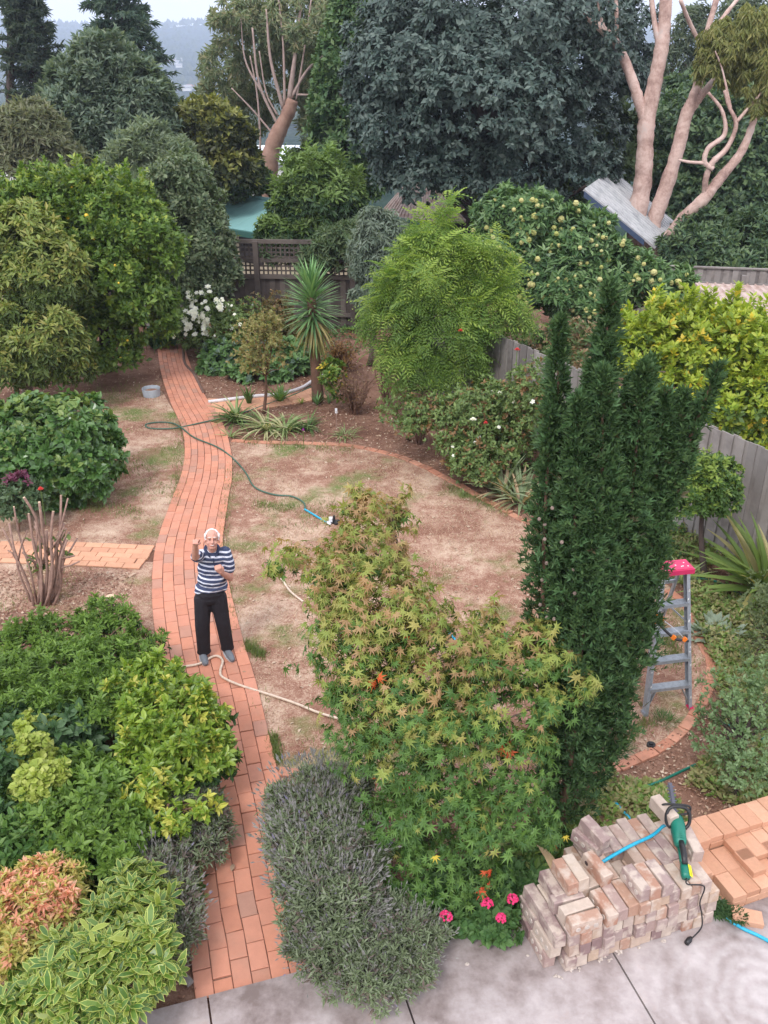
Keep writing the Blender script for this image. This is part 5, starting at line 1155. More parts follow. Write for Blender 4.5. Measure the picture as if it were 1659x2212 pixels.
# geranium
ger = leafm('geranium_leaves', G((.05, .12, .035), (.08, .17, .05), (.12, .22, .07)), .6)
t_, P_, O_ = plant('geranium_plant', 'geranium with round leaves and hot pink flower heads left of the brick pile', 'plant', base(1040, 1990),
      [LZ(960, 1930, 0.17, 60, 40), LZ(1050, 1960, 0.17, 70, 45), LZ(1020, 1910, 0.17, 60, 40), LZ(1080, 2010, 0.17, 40, 30), LZ(880, 1950, 0.17, 40, 40), LZ(1000, 1990, 0.17, 50, 30), LZ(1120, 1900, 0.17, 40, 30)], ger, OVALW, 1300, 4, 65, .062, bark=bark_brown, r0=.015, nb=12, nclump=30, zmin=.03)
for (u, v, y, s_, w) in ((963, 1980, 4.46, .055, 'leftmost, above the lavender'), (1052, 1952, 4.58, .055, 'middle of the upper ones'), (1107, 1942, 4.66, .05, 'rightmost, next to the bricks'), (1082, 1983, 4.50, .045, 'lowest, half faded')):
    p = at(u, v, y); th_ = thing('geranium_flower', 'hot pink geranium flower head, ' + w, 'flower', tuple(p - [0, 0, .15])); g = Geo(); n = 34
    dd = randdir(n); dd[:, 2] = np.abs(dd[:, 2]) - .2; g.inst(BALL, frames(unit(np.cross(dd, rng.normal(size=dd.shape))), dd, np.full(n, .021)), p + dd * s_ * .75); g.build('petals', M_pinkp, th_); Geo().tube([p, p - [.02, .05, .2]], .004, 4).build('stem', ger, th_)
# ground cover on the right, under the maple and in the left bed
gc_a = leafm('cover_leaves', G((.09, .16, .035), (.14, .23, .05), (.20, .29, .08), (.30, .32, .12)), .5, .3)
def cover(label, polys, n, size, mats, h=(.02, .16), T=RH, name='ground_cover'):
    P = []
    for poly, w in polys:
        Q = np.array([gr(u, v)[:2] for u, v in poly]); lo, hi = Q.min(0), Q.max(0); m_ = int(n * w); X = lo + (hi - lo) * rng.random((m_ * 4, 2))
        x1, y1 = Q[:, 0], Q[:, 1]; x2, y2 = np.roll(x1, -1), np.roll(y1, -1)
        ins = np.zeros(len(X), int)
        for a, b_, c_, d_ in zip(x1, y1, x2, y2): ins += ((b_ > X[:, 1]) != (d_ > X[:, 1])) & (X[:, 0] < (c_ - a) * (X[:, 1] - b_) / (d_ - b_ + 1e-12) + a)
        X = X[ins % 2 == 1]
        dens = np.sin(X[:, 0] * 5.1 + 1) + np.sin(X[:, 1] * 4.3) + np.sin(X[:, 0] * 2.3 - X[:, 1] * 3.1); X = X[(dens + rng.normal(size=len(X)) * 1.2) > -.9][:m_]; P.append(X)
    P = np.concatenate(P); z = h[0] + (h[1] - h[0]) * rng.random(len(P)) * (.5 + .5 * np.sin(P[:, 0] * 7) * np.cos(P[:, 1] * 6))
    P = np.c_[P, z]; d = leaves_from(P, np.tile([0, 0, 1.], (len(P), 1)), 3, 70, size, .3, 0, 0, .6, .5)
    g = Geo().inst(T, frames(d[1], d[2], d[3]), d[0], rng.integers(0, len(mats), len(P))[d[4]]); g.build(name, mats, kind='stuff', label=label, category='ground cover')
cover('low leafy weeds and wilting greens covering the right bed', [([(1480, 1290), (1659, 1290), (1700, 1800), (1480, 1700), (1560, 1600), (1545, 1450)], .6), ([(1180, 1790), (1250, 1700), (1420, 1690), (1480, 1790), (1400, 1800), (1200, 1870)], .2), ([(1440, 1130), (1659, 1180), (1659, 1300), (1500, 1290), (1440, 1200)], .25)], 5200, .06, [gc_a, leafm('cover_wilted', G((.20, .21, .08), (.32, .28, .14)))])
cover('ivy-like leaves on the soil under the maple and cypress', [([(1000, 1850), (1240, 1780), (1280, 1850), (1150, 1960), (1120, 2010), (960, 2040), (880, 1980)], 1)], 1800, .075, [ger, gc_a], (.05, .28))
cover('trailing leaves filling gaps in the left bed', [([(-60, 1440), (300, 1440), (450, 1700), (440, 1960), (380, 2080), (-60, 2100)], 1)], 3600, .07, [az_b, ger, gc_a], (.02, .25))
cover('low weeds between the brick edging and the fence behind the ladder', [([(1140, 1100), (1480, 1120), (1480, 1260), (1260, 1180)], 1)], 900, .06, [az_b, gc_a], (.02, .15))
cover('low green weeds under the fruit trees at the back', [([(380, 690), (760, 690), (800, 760), (640, 800), (420, 760)], 1), ([(960, 1000), (1180, 1040), (1300, 900), (1110, 860)], .5)], 1500, .07, [az_b, ger], (.02, .2))
# big airy bush at right bottom
plant('rose_bush', 'open small-leaved bush with dark stems at the lower right edge', 'shrub', base(1590, 1740),
      [L(1570, 1500, 6.6, 60, 50), L(1620, 1540, 6.5, 70, 60), L(1560, 1590, 6.4, 55, 50), L(1640, 1620, 6.2, 60, 60), L(1530, 1560, 6.5, 35, 45), L(1690, 1480, 6.6, 60, 70), L(1600, 1670, 6.0, 60, 40)],
      [leafm('small_bush_leaves', G((.10, .17, .07), (.15, .23, .10), (.20, .29, .14)))], RH, 1000, 5, 60, .04, bark=bark_dark, r0=.02, nb=44, nclump=26, clump=.3, fill=.2, sub=3, rag=.5)
plant('rose_bush', 'tall thin twiggy bush at the right edge above the airy bush', 'shrub', base(1680, 1480),
      [L(1640, 1300, 7.6, 40, 60), L(1650, 1400, 7.3, 45, 60), L(1690, 1340, 7.5, 50, 80)], leafm('twiggy_leaves', G((.08, .12, .045), (.13, .16, .07))), RH, 550, 5, 60, .04, bark=bark_dark, r0=.02, nb=24, nclump=30, clump=.4, fill=.3)
clump_plant('lambs_ear', "silvery felted lamb's ear plant beside the lawn edging near the ladder", 1545, 1375, 90, .17, T_oval(.2), [leafm('felt_leaves', G((.22, .28, .20), (.30, .36, .28)), .9)], (10, 70), .28)
clump_plant('weed_tuft', 'tuft of green grass at the foot of the ladder', 1435, 1560, 120, .12, T_strap(.03, .5, 3), agap, (40, 88), .12)
clump_plant('weed_tuft', 'tuft of green grass left of the brick edging below the ladder', 1340, 1620, 90, .1, T_strap(.03, .5, 3), agap, (40, 88), .12)
# cut cypress sprig lying on the concrete
t_ = thing('cut_branch', 'cut green cypress sprig lying on the concrete beside the blue hose', 'branch', tuple(gr(1560, 1975, SLAB))); g = Geo()
a_, b_ = gr(1490, 1942, SLAB + .02), gr(1600, 1985, SLAB + .02); n = 260; f = rng.random(n); P = a_ + (b_ - a_) * f[:, None] + rng.normal(size=(n, 3)) * [.03, .05, .006] * (1.2 - f[:, None]) + [0, 0, .02]
g.inst(SPRAY, frames(unit(unit(b_ - a_) * .7 + rng.normal(size=(n, 3)) * [.5, .5, .08]), np.array([[0, 0, 1.]]) + rng.normal(size=(n, 3)) * .2, np.full(n, .09)), P); g.tube([a_, b_], .005, 5); g.build('foliage', cyp, t_)
t_ = thing('palm_sheath', 'dry tan papery leaf curling beside the pile at the maple foot', 'leaf', tuple(gr(1190, 1850)))
g = Geo(); c_ = curve([at(1160, 1825, 5.2), at(1185, 1850, 5.1), at(1205, 1890, 4.95), at(1212, 1915, 4.9)], 10); g.tube(c_, [.004, .015, .028, .035, .04, .04, .035, .03, .02, .004], 8, flat=.15); g.build('blade', plain('dry_tan', (.45, .32, .18), .8), t_)
# pink-leaved rose at left edge and pruned canes
plant('smoke_bush', 'purple-leaved shrub tips with a pink bloom in front of the camellia', 'shrub', base(40, 1150), [L(45, 1060, 11.2, 40, 35), L(75, 1085, 11.1, 25, 20), L(20, 1100, 11.1, 35, 25)],
      [leafm('purple_leaves', G((.12, .03, .06), (.20, .06, .11))), leafm('rose_mid_green', G((.06, .11, .05), (.10, .15, .08)))], RH, 520, 4, 60, .07, bark=bark_brown, r0=.02, nb=10, nclump=30, classfn=lambda P, O: (P[:, 2] < .75).astype(int))
flower_at('rose', 'pink-red rose at the purple shrub by the left edge', 88, 1058, 10.9, M_redp, .09)
t_ = thing('pruned_shrub', 'hard-pruned shrub of bare brown canes with pale cut ends beside the side path', 'shrub', base(95, 1300))
for (u0, v0, u1, v1, w) in [(60, 1310, 20, 1130, 8), (75, 1305, 52, 1075, 9), (85, 1310, 62, 1110, 8), (95, 1305, 85, 1085, 9), (100, 1310, 115, 1105, 9), (108, 1305, 140, 1130, 10), (112, 1310, 132, 1070, 8), (118, 1305, 150, 1150, 9), (90, 1300, 100, 1145, 11), (130, 1308, 145, 1165, 8), (50, 1300, 5, 1140, 7), (70, 1300, 30, 1095, 6), (125, 1300, 125, 1160, 9), (104, 1290, 70, 1160, 12)]:
    y0, y1 = gr(u0, v0)[1], gr(95, 1300)[1] + random.uniform(-.15, .2); A = gr(95 + (u0 - 95) * .6, v0); B = at(u1, v1, y1); g = Geo()
    c_ = curve([A, (A * .65 + B * .35) + rng.normal(size=3) * .05, (A * .3 + B * .7) + rng.normal(size=3) * .05, B], 8); r_ = .36 * w / ppm(B);
    q_ = c_[4]; q2 = q_ + (B - A) * random.uniform(.15, .3) + rng.normal(size=3) * .09; g.tube([q_, (q_ + q2) / 2 + rng.normal(size=3) * .01, q2], [r_ * .8, r_ * .7, r_ * .6], 6); g.tube(c_, np.linspace(r_ * 1.2, r_ * .85, 8), 7); o = g.build('cane', cane, t_, smooth=True)
    d_ = unit(c_[-1] - c_[-2]); Geo().tube([B + d_ * .001, B + d_ * .005], r_ * .86, 7).build('cut_end', cutwood, o)
P = np.array([at(random.uniform(60, 150), random.uniform(1150, 1240), 9.35) for _ in range(40)]); foliage(t_, 'leaves', OVALW, rose_g, leaves_from(P, randdir(40), 2, 60, .07), stuff=False)
t_ = thing('stump', 'cut grey stump with pale sawn top at the edge of the left bed', 'stump', base(235, 1352))
A = gr(232, 1352); B = at(238, 1290, A[1]); Geo().tube(curve([A, (A + B) / 2 + [.01, 0, 0], B], 6), [.065, .05, .048, .047, .048, .05], 10).build('trunk', bark_grey, t_, smooth=True); Geo().tube([B, B + [0, 0, .012]], .05, 10).build('sawn_top', cutwood, t_)
for i, (u0, v0, u1, v1) in enumerate([(250, 1420, 330, 1370), (210, 1440, 300, 1425), (235, 1400, 215, 1370), (60, 1325, 110, 1318), (1440, 1430, 1470, 1418)]):
    A, B = gr(u0, v0, .02), gr(u1, v1, .03); g = Geo().tube(curve([A, (A + B) / 2 + [.02, .03, .02], B], 6), np.linspace(.014, .008, 6), 6)
    tt = thing('fallen_stick', ['pale crooked stick on the soil pointing at the path', 'pale stick lying under the azalea', 'short stick leaning by the stump', 'thin stick at the pruned shrub foot', 'small stick on the grass by the ladder'][i], 'stick', tuple(A)); g.build('stick', cane, tt)
# ================================================================== THINGS
# ---------------- brick pile
M_brick = piece_mat('reclaimed_brick', [(.24, .16, .155), (.37, .28, .26), (.50, .41, .34), (.33, .23, .225), (.48, .36, .27), (.38, .21, .15), (.54, .46, .38)], .9, 26, (.56, .47, .40), .8, .004, (.46, .60))
M_mortar = plain('mortar', (.54, .47, .42), .95, scale=40, bump=.004); M_hole = plain('brick_hole', (.07, .05, .05), .95)
def brickmesh(kind=0):
    """230 x 76 x 110 clay brick standing on edge with worn corners; kinds 1 and 2 show mortar-plugged holes on the wide face"""
    rg = random.Random(kind + 5); w, l, h = .085, .245, .119; b_ = .006; V = []
    for z, i in ((-h / 2, b_), (-h / 2 + b_, 0), (h / 2 - b_, 0), (h / 2, b_)):
        for sx, sy in ((-1, -1), (1, -1), (1, 1), (-1, 1)): V.append((sx * (w / 2 - i) + rg.uniform(-.0025, .0025), sy * (l / 2 - i) + rg.uniform(-.003, .003), z))
    F = [(3, 2, 1, 0), (12, 13, 14, 15)]
    for r_ in range(3):
        for i in range(4): F.append((r_ * 4 + i, r_ * 4 + (i + 1) % 4, r_ * 4 + 4 + (i + 1) % 4, r_ * 4 + 4 + i))
    g = Geo().add(V, F, 0)
    if kind >= 1:
        for j, y in enumerate((-.07, 0, .07)):
            for sx in (-1, 1):
                g.tube([(sx * .034, y, 0), (sx * (.0430 + (.006 if kind == 2 else 0)), y, 0)], .020, 8, 1 if kind == 2 or j == 1 else 2)
    return g.mesh('brick', [M_brick, M_mortar, M_hole])
bm = [brickmesh(0), brickmesh(3 if False else 0), brickmesh(1), brickmesh(2)]
BX = unit(np.array([1, .357, 0.])); BY = np.array([-BX[1], BX[0], 0]); BA = gr(1222, 2100, SLAB)
pile = thing('brick_pile', 'long heap of reclaimed pinkish bricks stacked on edge on the concrete', 'brick pile', tuple(BA))
aB = math.atan2(BX[1], BX[0])
W, LB, HB = .0905, .245, .1195
# courses per column, front row to back row
front = [4, 4, 4, 4, 4, 4, 5, 5, 5, 4, 4, 4, 4, 3]
mid = [4, 5, 5, 4, 4, 4, 3, 3, 4, 4, 4, 4, 4, 3]
back = [0, 0, 0, 0, 3, 4, 4, 4, 4, 4, 4, 4, 3, 3]
def put_brick(c, ang, tilt=0, roll=0, kind=None):
    k = kind if kind is not None else random.choices([0, 2, 3], [7, .6, 1])[0]
    link_mesh('brick', bm[k], pile, c, rotz(ang) @ roty(roll) @ rotx(tilt))
for r_, row in enumerate((front, mid, back)):
    for c_, hgt in enumerate(row):
        for z in range(hgt):
            if r_ == 0 and c_ < 3 and z == hgt - 1: continue
            jx_, jy_, ja = random.uniform(-.005, .005), random.uniform(-.02, .02), random.uniform(-.04, .04)
            p = BA + BX * (W * (c_ + .5) + jx_ + (.012 if z % 2 else 0)) + BY * (LB * (r_ + .5) + jy_) + [0, 0, HB * (z + .5) + .003 * z]
            put_brick(p, aB + ja, random.uniform(-.01, .01), random.uniform(-.02, .02))
# three bricks laid along the front on the left end, and loose ones on top
for i, (x, y, z) in enumerate([(.13, .045, 4), (.12, .145, 4), (.10, .245, 4)]):
    put_brick(BA + BX * x + BY * y + [0, 0, HB * (z - .5 + .04)], aB + math.pi / 2 + random.uniform(-.08, .08), 0, random.uniform(-.03, .03), 3 if i == 0 else 0)
for (x, y, z, da, tl, k) in [(.40, .34, 4, .12, .03, 2), (.46, .58, 4, .3, .03, 3), (.50, .56, 4.9, .25, .16, 0), (1.12, .56, 5, .05, 0, 0), (1.2, .3, 4, -.2, .04, 3)]:
    put_brick(BA + BX * x + BY * y + [0, 0, HB * (z + .53)], aB + da, tl, random.uniform(-.04, .04), k)
# bricks on the left flank, flat courses lengthwise
for z in range(3):
    for j in range(2): put_brick(BA + BX * (-.05 - .02 * (2 - z)) + BY * (.20 + .24 * j - .02 * z) + [0, 0, HB * (z + .5)], aB + random.uniform(-.06, .06), 0, .03, random.choice([0, 3]))
# mortar rubble
def chunk(p, s, i):
    g = Geo(); v = BALL[0] * s + rng.normal(size=BALL[0].shape) * s * .16; v[:, 2] *= .7; g.add(v + np.asarray(p) + [0, 0, s * .3], BALL[1])
    o = g.build('mortar_chunk', M_mortar, origin=tuple(p)); o['label'] = 'small off-white lump of old mortar on the concrete at the foot of the brick pile'; o['category'] = 'rubble'; o['group'] = 'mortar lumps around the brick pile'
i = 0
for (u, v, n, sp, s0) in [(1205, 2112, 5, 12, .018), (1235, 2095, 9, 18, .022), (1170, 2030, 8, 12, .022), (1180, 2050, 4, 10, .014), (1310, 2070, 8, 16, .024), (1335, 2058, 4, 8, .03), (1370, 2040, 5, 16, .032), (1395, 2028, 3, 12, .02), (1430, 2010, 3, 20, .016), (1115, 1945, 5, 8, .022)]:
    for _ in range(n): chunk(gr(u + random.uniform(-sp, sp), v + random.uniform(-sp, sp) * .5, SLAB), s0 * random.uniform(.6, 1.4), i); i += 1
for (u, v, s_, w) in ((1434, 2035, .035, 'alone on the concrete in front of the brick pile'), (1140, 2085 - 20, .02, 'alone on the concrete left of the pile'), (1009, 2089 - 5, .028, 'alone near the lavender')):
    p = gr(u, v, SLAB); g = Geo(); g.add(BALL[0] * [s_ * 1.3, s_ * .7, s_ * .6] + rng.normal(size=BALL[0].shape) * s_ * .12 + p + [0, 0, s_ * .25], BALL[1]); o = g.build('mortar_chunk', M_mortar, origin=tuple(p)); o['label'] = 'pale mortar lump lying ' + w; o['category'] = 'rubble'

# ---------------- stack of orange pavers
M_newp = piece_mat('stacked_orange_paver', [(.46, .24, .15), (.53, .29, .19), (.58, .33, .22)], .85, 30, (.42, .27, .16), .25, .0015)
st = thing('paver_stack', 'stepped stack of orange clay pavers at the right edge', 'paver stack', tuple(gr(1585, 1985, 0)))
me_p = Geo().add(*pmesh(.125, .230, .056)).mesh('paver', M_newp)
SA = gr(1578, 1975, .0); aS = math.radians(20); SX = np.array([math.cos(aS), math.sin(aS), 0]); SY = np.array([-SX[1], SX[0], 0])
def put_pav(x, y, k, da=0, extra=0):
    p = SA + SX * x + SY * y + [0, 0, .058 * (k + 1) + .01 + extra]; link_mesh('paver', me_p, st, p, rotz(aS + da + random.uniform(-.015, .015)))
for c_ in range(8):
    for r_, hh in enumerate((3, 3 if c_ < 2 else 4, 5)):
        for k in range(hh):
            put_pav(-.01 + .065 + .129 * c_ + random.uniform(-.002, .002) + (.006 if k % 2 else 0), .11 + .234 * r_ + random.uniform(-.008, .008), k)
    if c_ in (2, 4): put_pav(.06 + .129 * c_, .22, 3, .03)
for k in range(4):
    for r_ in (1, 2): put_pav(-.062 - (.05 if k == 3 else 0), .11 + .234 * r_ + random.uniform(-.01, .01), k, .02)
put_pav(-.11, .56, 4, .06)
lp = thing('loose_paver', 'single orange paver lying on the ground beside the blue hose', 'paver', tuple(gr(1605, 1990, .02)))
link_mesh('paver', me_p, lp, gr(1598, 1976, SLAB + .055) + [.06, 0, .0], rotz(aS + math.pi / 2 - .55) @ rotx(.08) )

# ---------------- hoses
def hose(name, label, pts, r, mat, z=None, cat='hose', fitting=None):
    P = [np.asarray(p, float) for p in pts]; c = curve(P, 12 * len(P)); t = thing(name, label, cat, tuple(c[0]))
    Geo().tube(c, r, 8).build('tube', mat, t, smooth=True)
    if fitting:
        for (end, col) in fitting:
            e = c[0] if end == 0 else c[-1]; d = unit(c[1] - c[0]) if end == 0 else unit(c[-2] - c[-1]); Geo().tube([e - d * .02, e + d * .02, e + d * .05], [r * 1.3, r * 1.5, r * 1.2], 8).build('connector', col, t, smooth=True)
    return t
M_green_h = plain('dark_green_rubber', (.055, .12, .085), .45, scale=30); M_cream_h = plain('cream_rubber', (.62, .50, .40), .5, scale=30); M_cyan = plain('cyan_rubber', (.02, .38, .58), .35, scale=30); M_dgreen = plain('deep_green_rubber', (.01, .14, .10), .4); M_blackp = plain('black_plastic', (.02, .02, .022), .4); M_whitep = plain('white_plastic', (.72, .74, .78), .5)
h = lambda u, v, z=.025: gr(u, v, z)
hose('garden_hose', 'dark green hose looping over the path and snaking across the lawn', [h(700, 822), h(640, 850), h(580, 872), h(520, 893), h(478, 903, .05), h(430, 914, .05), h(375, 925), h(325, 925), h(315, 917), h(340, 912), h(372, 914), h(392, 924, .05), h(420, 945, .05), h(470, 966, .05), h(503, 990), h(530, 1020), h(550, 1052), h(590, 1068), h(630, 1072), h(655, 1085), h(660, 1100)], .013, M_green_h)
hose('garden_hose', 'short bright cyan hose end with a white fitting on the lawn', [h(658, 1100), h(675, 1110), h(695, 1122), h(712, 1131)], .014, M_cyan, fitting=[(1, M_whitep)])
t_ = thing('sprinkler', 'small black and white sprinkler at the end of the cyan hose', 'sprinkler', tuple(gr(722, 1128))); p = gr(722, 1130)
Geo().box(p + [0, 0, .02], (.16, .05, .03), rotz(.5)).box(p + [0, 0, .02], (.05, .16, .025), rotz(.5)).tube([p + [0, 0, .02], p + [0, 0, .12]], [.02, .015], 8).build('base', M_blackp, t_); Geo().box(p + [-.05, 0, .06], (.05, .07, .05)).build('head', M_whitep, t_)
hose('garden_hose', 'cream hose curling round the old man\'s feet and over the lawn', [h(330, 1452, .05), h(385, 1442, .052), h(430, 1434, .055), h(458, 1419, .055), h(472, 1418, .055), h(481, 1428, .05), h(476, 1448, .05), h(480, 1462, .05), h(510, 1477, .05), h(548, 1490), h(590, 1503), h(640, 1520), h(690, 1540), h(760, 1560)], .0135, M_cream_h)
hose('garden_hose', 'pale hose piece showing at the left of the maple on the lawn', [h(604, 1246), h(612, 1256), h(628, 1278), h(655, 1300)], .012, M_cream_h)
hose('garden_hose', 'cyan hose tube showing through the maple in the middle of the lawn', [h(955, 1350), h(975, 1372), h(992, 1390), h(1010, 1402)], .014, M_cyan)
ztop = SLAB + .11 * 4
hose('garden_hose', 'cyan hose coming out of the weeds behind the brick pile', [h(1250, 1660), h(1290, 1695), h(1320, 1722), h(1345, 1752), h(1378, 1785, .05), h(1400, 1820, .05)], .0135, M_cyan)
q = lambda x, y, z: BA + BX * x + BY * y + [0, 0, z]
hose('garden_hose', 'cyan hose draped over the top of the brick pile', [q(.46, .40, .50), q(.56, .40, .54), q(.75, .43, .555), q(.98, .48, .53), q(1.14, .54, .52), q(1.26, .54, .47), q(1.34, .50, .36)], .0135, M_cyan)
hose('garden_hose', 'cyan hose running along the concrete between the two brick stacks', [h(1490, 1900, .07), h(1520, 1935, .07), h(1560, 1975, .07), h(1600, 2003, .07), h(1640, 2022, .07), h(1690, 2050, .07)], .0135, M_cyan)
hose('garden_hose', 'deep green hose under the small citrus tree behind the ladder', [h(1445, 1250), h(1490, 1250), h(1530, 1252), h(1560, 1262), h(1600, 1285)], .016, M_dgreen)
hose('garden_hose', 'deep green hose crossing the mulch behind the brick pile', [h(1380, 1702, .03), h(1420, 1690, .05), h(1480, 1662, .03), h(1530, 1640, .03)], .013, M_dgreen)
hose('garden_hose', 'deep green hose under the airy bush at the right edge', [h(1560, 1560, .1), h(1610, 1585, .08), h(1665, 1600, .06)], .016, M_dgreen)
hose('white_pipe', 'white pipe edging the round vegetable bed', [h(450, 868, .04), h(500, 862, .05), h(560, 855, .05), h(600, 852, .05), h(650, 838, .06), h(680, 820, .08), h(722, 800, .1)], .035, plain('white_pipe', (.62, .60, .62), .5, var=.1), cat='pipe')
hose('dark_hose', 'thin dark hose lying over the soil left of the rose path edge', [h(395, 752), h(400, 785), h(420, 810), h(440, 850)], .03, plain('old_timber_edge', (.15, .09, .07), .9), cat='edging')
# pot
p = gr(328, 855); t_ = thing('plastic_tub', 'round pale blue-grey tub standing on the grass left of the path', 'tub', tuple(p)); g = Geo(); k = 24
prof = [(.0, .015), (.15, .015), (.165, .16), (.175, .16), (.175, .145), (.16, .0), (.0, .0)]; V = []; F = []
for (r_, z) in prof[1:-1]:
    for j in range(k): V.append((p[0] + r_ * math.cos(6.2832 * j / k), p[1] + r_ * math.sin(6.2832 * j / k), z))
n_ = len(prof) - 2
for i in range(n_ - 1):
    for j in range(k): F.append((i * k + (j + 1) % k, i * k + j, (i + 1) * k + j, (i + 1) * k + (j + 1) % k))
F.append(tuple(range(k))); g.add(V, F).build('bowl', plain('tub_plastic', (.38, .43, .48), .5), t_, smooth=False)
Geo().tube([p + [0, 0, .016], p + [0, 0, .1]], .148, 20).build('soil', M_soil, t_)
# low wall / box at end of path
t_ = thing('compost_box', 'weathered timber box at the end of the brick path behind the squash plant', 'box', base(355, 705)); p = gr(355, 705)
for k in range(3): Geo().box(p + [0, 0, .12 + k * .22], (1.1, .05, .2), rotz(.02 * k)).build('board', M_fence, t_)
for s_ in (-.56, .56): Geo().box(p + [s_, .3, .34], (.05, .6, .68)).build('side', M_fence, t_)
# plant stakes/labels
for (u, v, hh, lab) in ((727, 925, .33, 'white-tipped plant label stake in the mulch bed right of the yucca'), (551, 745, .9, 'white garden stake behind the slender tree'), (628, 690, 1.0, 'tall pale stake by the yucca at the back')):
    p = gr(u, v); t_ = thing('plant_stake', lab, 'stake', tuple(p)); Geo().tube([p, p + [0, 0, hh]], .008, 6).build('stake', cane, t_); Geo().box(p + [0, 0, hh], (.04, .01, .09)).build('tag', M_whitep, t_)
# black hoop obelisk
p = gr(1185, 935); t_ = thing('rose_obelisk', 'black metal hooped rose support behind the cypress left side', 'plant support', tuple(p)); 
for a in (0, math.pi / 2):
    dx = np.array([math.cos(a + .4), math.sin(a + .4), 0]) * .17; c_ = [p - dx, p - dx + [0, 0, 1.0], p - dx * .9 + [0, 0, 1.25], p + [0, 0, 1.4], p + dx * .9 + [0, 0, 1.25], p + dx + [0, 0, 1.0], p + dx]
    Geo().tube(curve(c_, 40), .011, 6).build('hoop', M_blackp, t_, smooth=True)
for z in (.4, .8, 1.05):
    c_ = [p + [.17 * math.cos(x), .17 * math.sin(x), z] for x in np.linspace(0, 6.2832, 25)]; Geo().tube(c_, .009, 6).build('ring', M_blackp, t_, smooth=True)
# dead antler-like branch behind cypress
p = gr(1255, 1010); t_ = thing('bare_branch', 'pale bare pruned branch standing between the cypress spires', 'branch', tuple(p)); g = Geo()
for (u, v) in ((1255, 855), (1243, 870), (1270, 880), (1262, 905), (1240, 900)): B = at(u, v, p[1]); g.tube(curve([p, (p * .45 + B * .55) + [rng.normal() * .03, 0, 0], B], 7), np.linspace(.03, .012, 7), 6)
g.build('stems', plain('pale_cane', (.50, .40, .34), .8), t_)

# ---------------- stepladder
M_alu = plain('scuffed_aluminium', (.36, .39, .43), .42, .45, scale=30, var=.12, coord='o'); M_magenta = plain('magenta_cap', (.60, .03, .12), .45, var=.08); M_paint = plain('paint_splash', (.75, .75, .73), .7)
FLt, FRt = gr(1412, 1541), gr(1489, 1531)
lad = thing('stepladder', 'aluminium stepladder with a magenta top standing on the grass behind the cypress', 'ladder', tuple((FLt + FRt) / 2))
lx = unit(FRt - FLt); ly = np.array([-lx[1], lx[0], 0])      # ly points away from the viewer
lc = (FLt + FRt) / 2 - lx * .05; Hh = 1.50; wB, wT = .50, .27
def lp_(s, z, back=False):
    f = z / Hh; w = wB + (wT - wB) * f
    if back: return lc + lx * s * (w * .46) + ly * (.92 - (.92 - .40) * f) + [0, 0, z]
    return lc + lx * s * w / 2 + ly * (.30 * f) + [0, 0, z]
Rl = np.stack([lx, ly, np.array([0, 0, 1.])], 1)
def bar(g, A, B, w, d, xdir):
    A = np.asarray(A, float); B = np.asarray(B, float); ax = unit(B - A); x = unit(xdir - ax * np.dot(ax, xdir)); y = np.cross(ax, x)
    V = []
    for p in (A, B):
        for sx, sy in ((-1, -1), (1, -1), (1, 1), (-1, 1)): V.append(p + x * sx * w / 2 + y * sy * d / 2)
    g.add(V, [(0, 3, 2, 1), (4, 5, 6, 7), (0, 1, 5, 4), (1, 2, 6, 5), (2, 3, 7, 6), (3, 0, 4, 7)]); return g
for s in (-1, 1):
    g = bar(Geo(), lp_(s, 0.02), lp_(s, Hh - .02), .012, .075, lx)                       # web of the channel
    for e in (-1, 1): bar(g, lp_(s, .02) + ly * e * .036 - lx * s * .012, lp_(s, Hh - .02) + ly * e * .036 - lx * s * .012, .032, .004, lx)
    r = g.build('rail', M_alu, lad)
    bar(Geo(), lp_(s, 0) + [0, 0, .0], lp_(s, .035), .04, .085, lx).build('foot', M_magenta if s > 0 else M_alu, r)
    g = bar(Geo(), lp_(s, .02, True), lp_(s, Hh - .1, True), .022, .035, lx); r = g.build('rear_leg', M_alu, lad)
    bar(Geo(), lp_(s, 0, True), lp_(s, .04, True), .035, .05, lx).build('foot', M_magenta, r)
    bar(Geo(), lp_(s, .04), lp_(s * .55, .285), .006, .05, lx).build('brace', M_alu, lad)
    bar(Geo(), lp_(s, .95) - lx * s * .02, lp_(s, .95, True) - lx * s * .02 + [0, 0, -.03], .006, .018, lx).build('spreader', M_alu, lad)
for k in range(1, 5):
    z = .292 * k; w = wB + (wT - wB) * z / Hh; c_ = lc + ly * (.30 * z / Hh) + [0, 0, z]
    g = Geo().box(c_, (w - .02, .09, .006), Rl); g.box(c_ - ly * .045 + [0, 0, -.014], (w - .02, .005, .034), Rl); g.box(c_ + ly * .045 + [0, 0, -.014], (w - .02, .005, .034), Rl)
    for e in range(5): g.box(c_ + ly * (-.032 + e * .016) + [0, 0, .0045], (w - .03, .005, .003), Rl)
    o = g.build('step', M_alu, lad)
for z in (.35, .8, 1.25):
    c_ = (lp_(-1, z, True) + lp_(1, z, True)) / 2; Geo().box(c_, (np.linalg.norm(lp_(1, z, True) - lp_(-1, z, True)), .02, .035), Rl).build('rear_bar', M_alu, lad)
c_ = lc + ly * .34 + [0, 0, Hh]; g = Geo().box(c_, (.36, .20, .05), Rl); g.box(c_ + [0, 0, .0275], (.33, .17, .005), Rl); cap = g.build('top_cap', M_magenta, lad)
for k in range(14):
    zz = random.uniform(.1, 1.5); s = random.choice((-1, 1)); pc = lp_(s, zz) - ly * .041 + lx * random.uniform(-.012, .012) - lx * s * .008; Geo().box(pc, (.012, .003, random.uniform(.01, .03)), Rl).build('paint_spot', M_paint, lad)
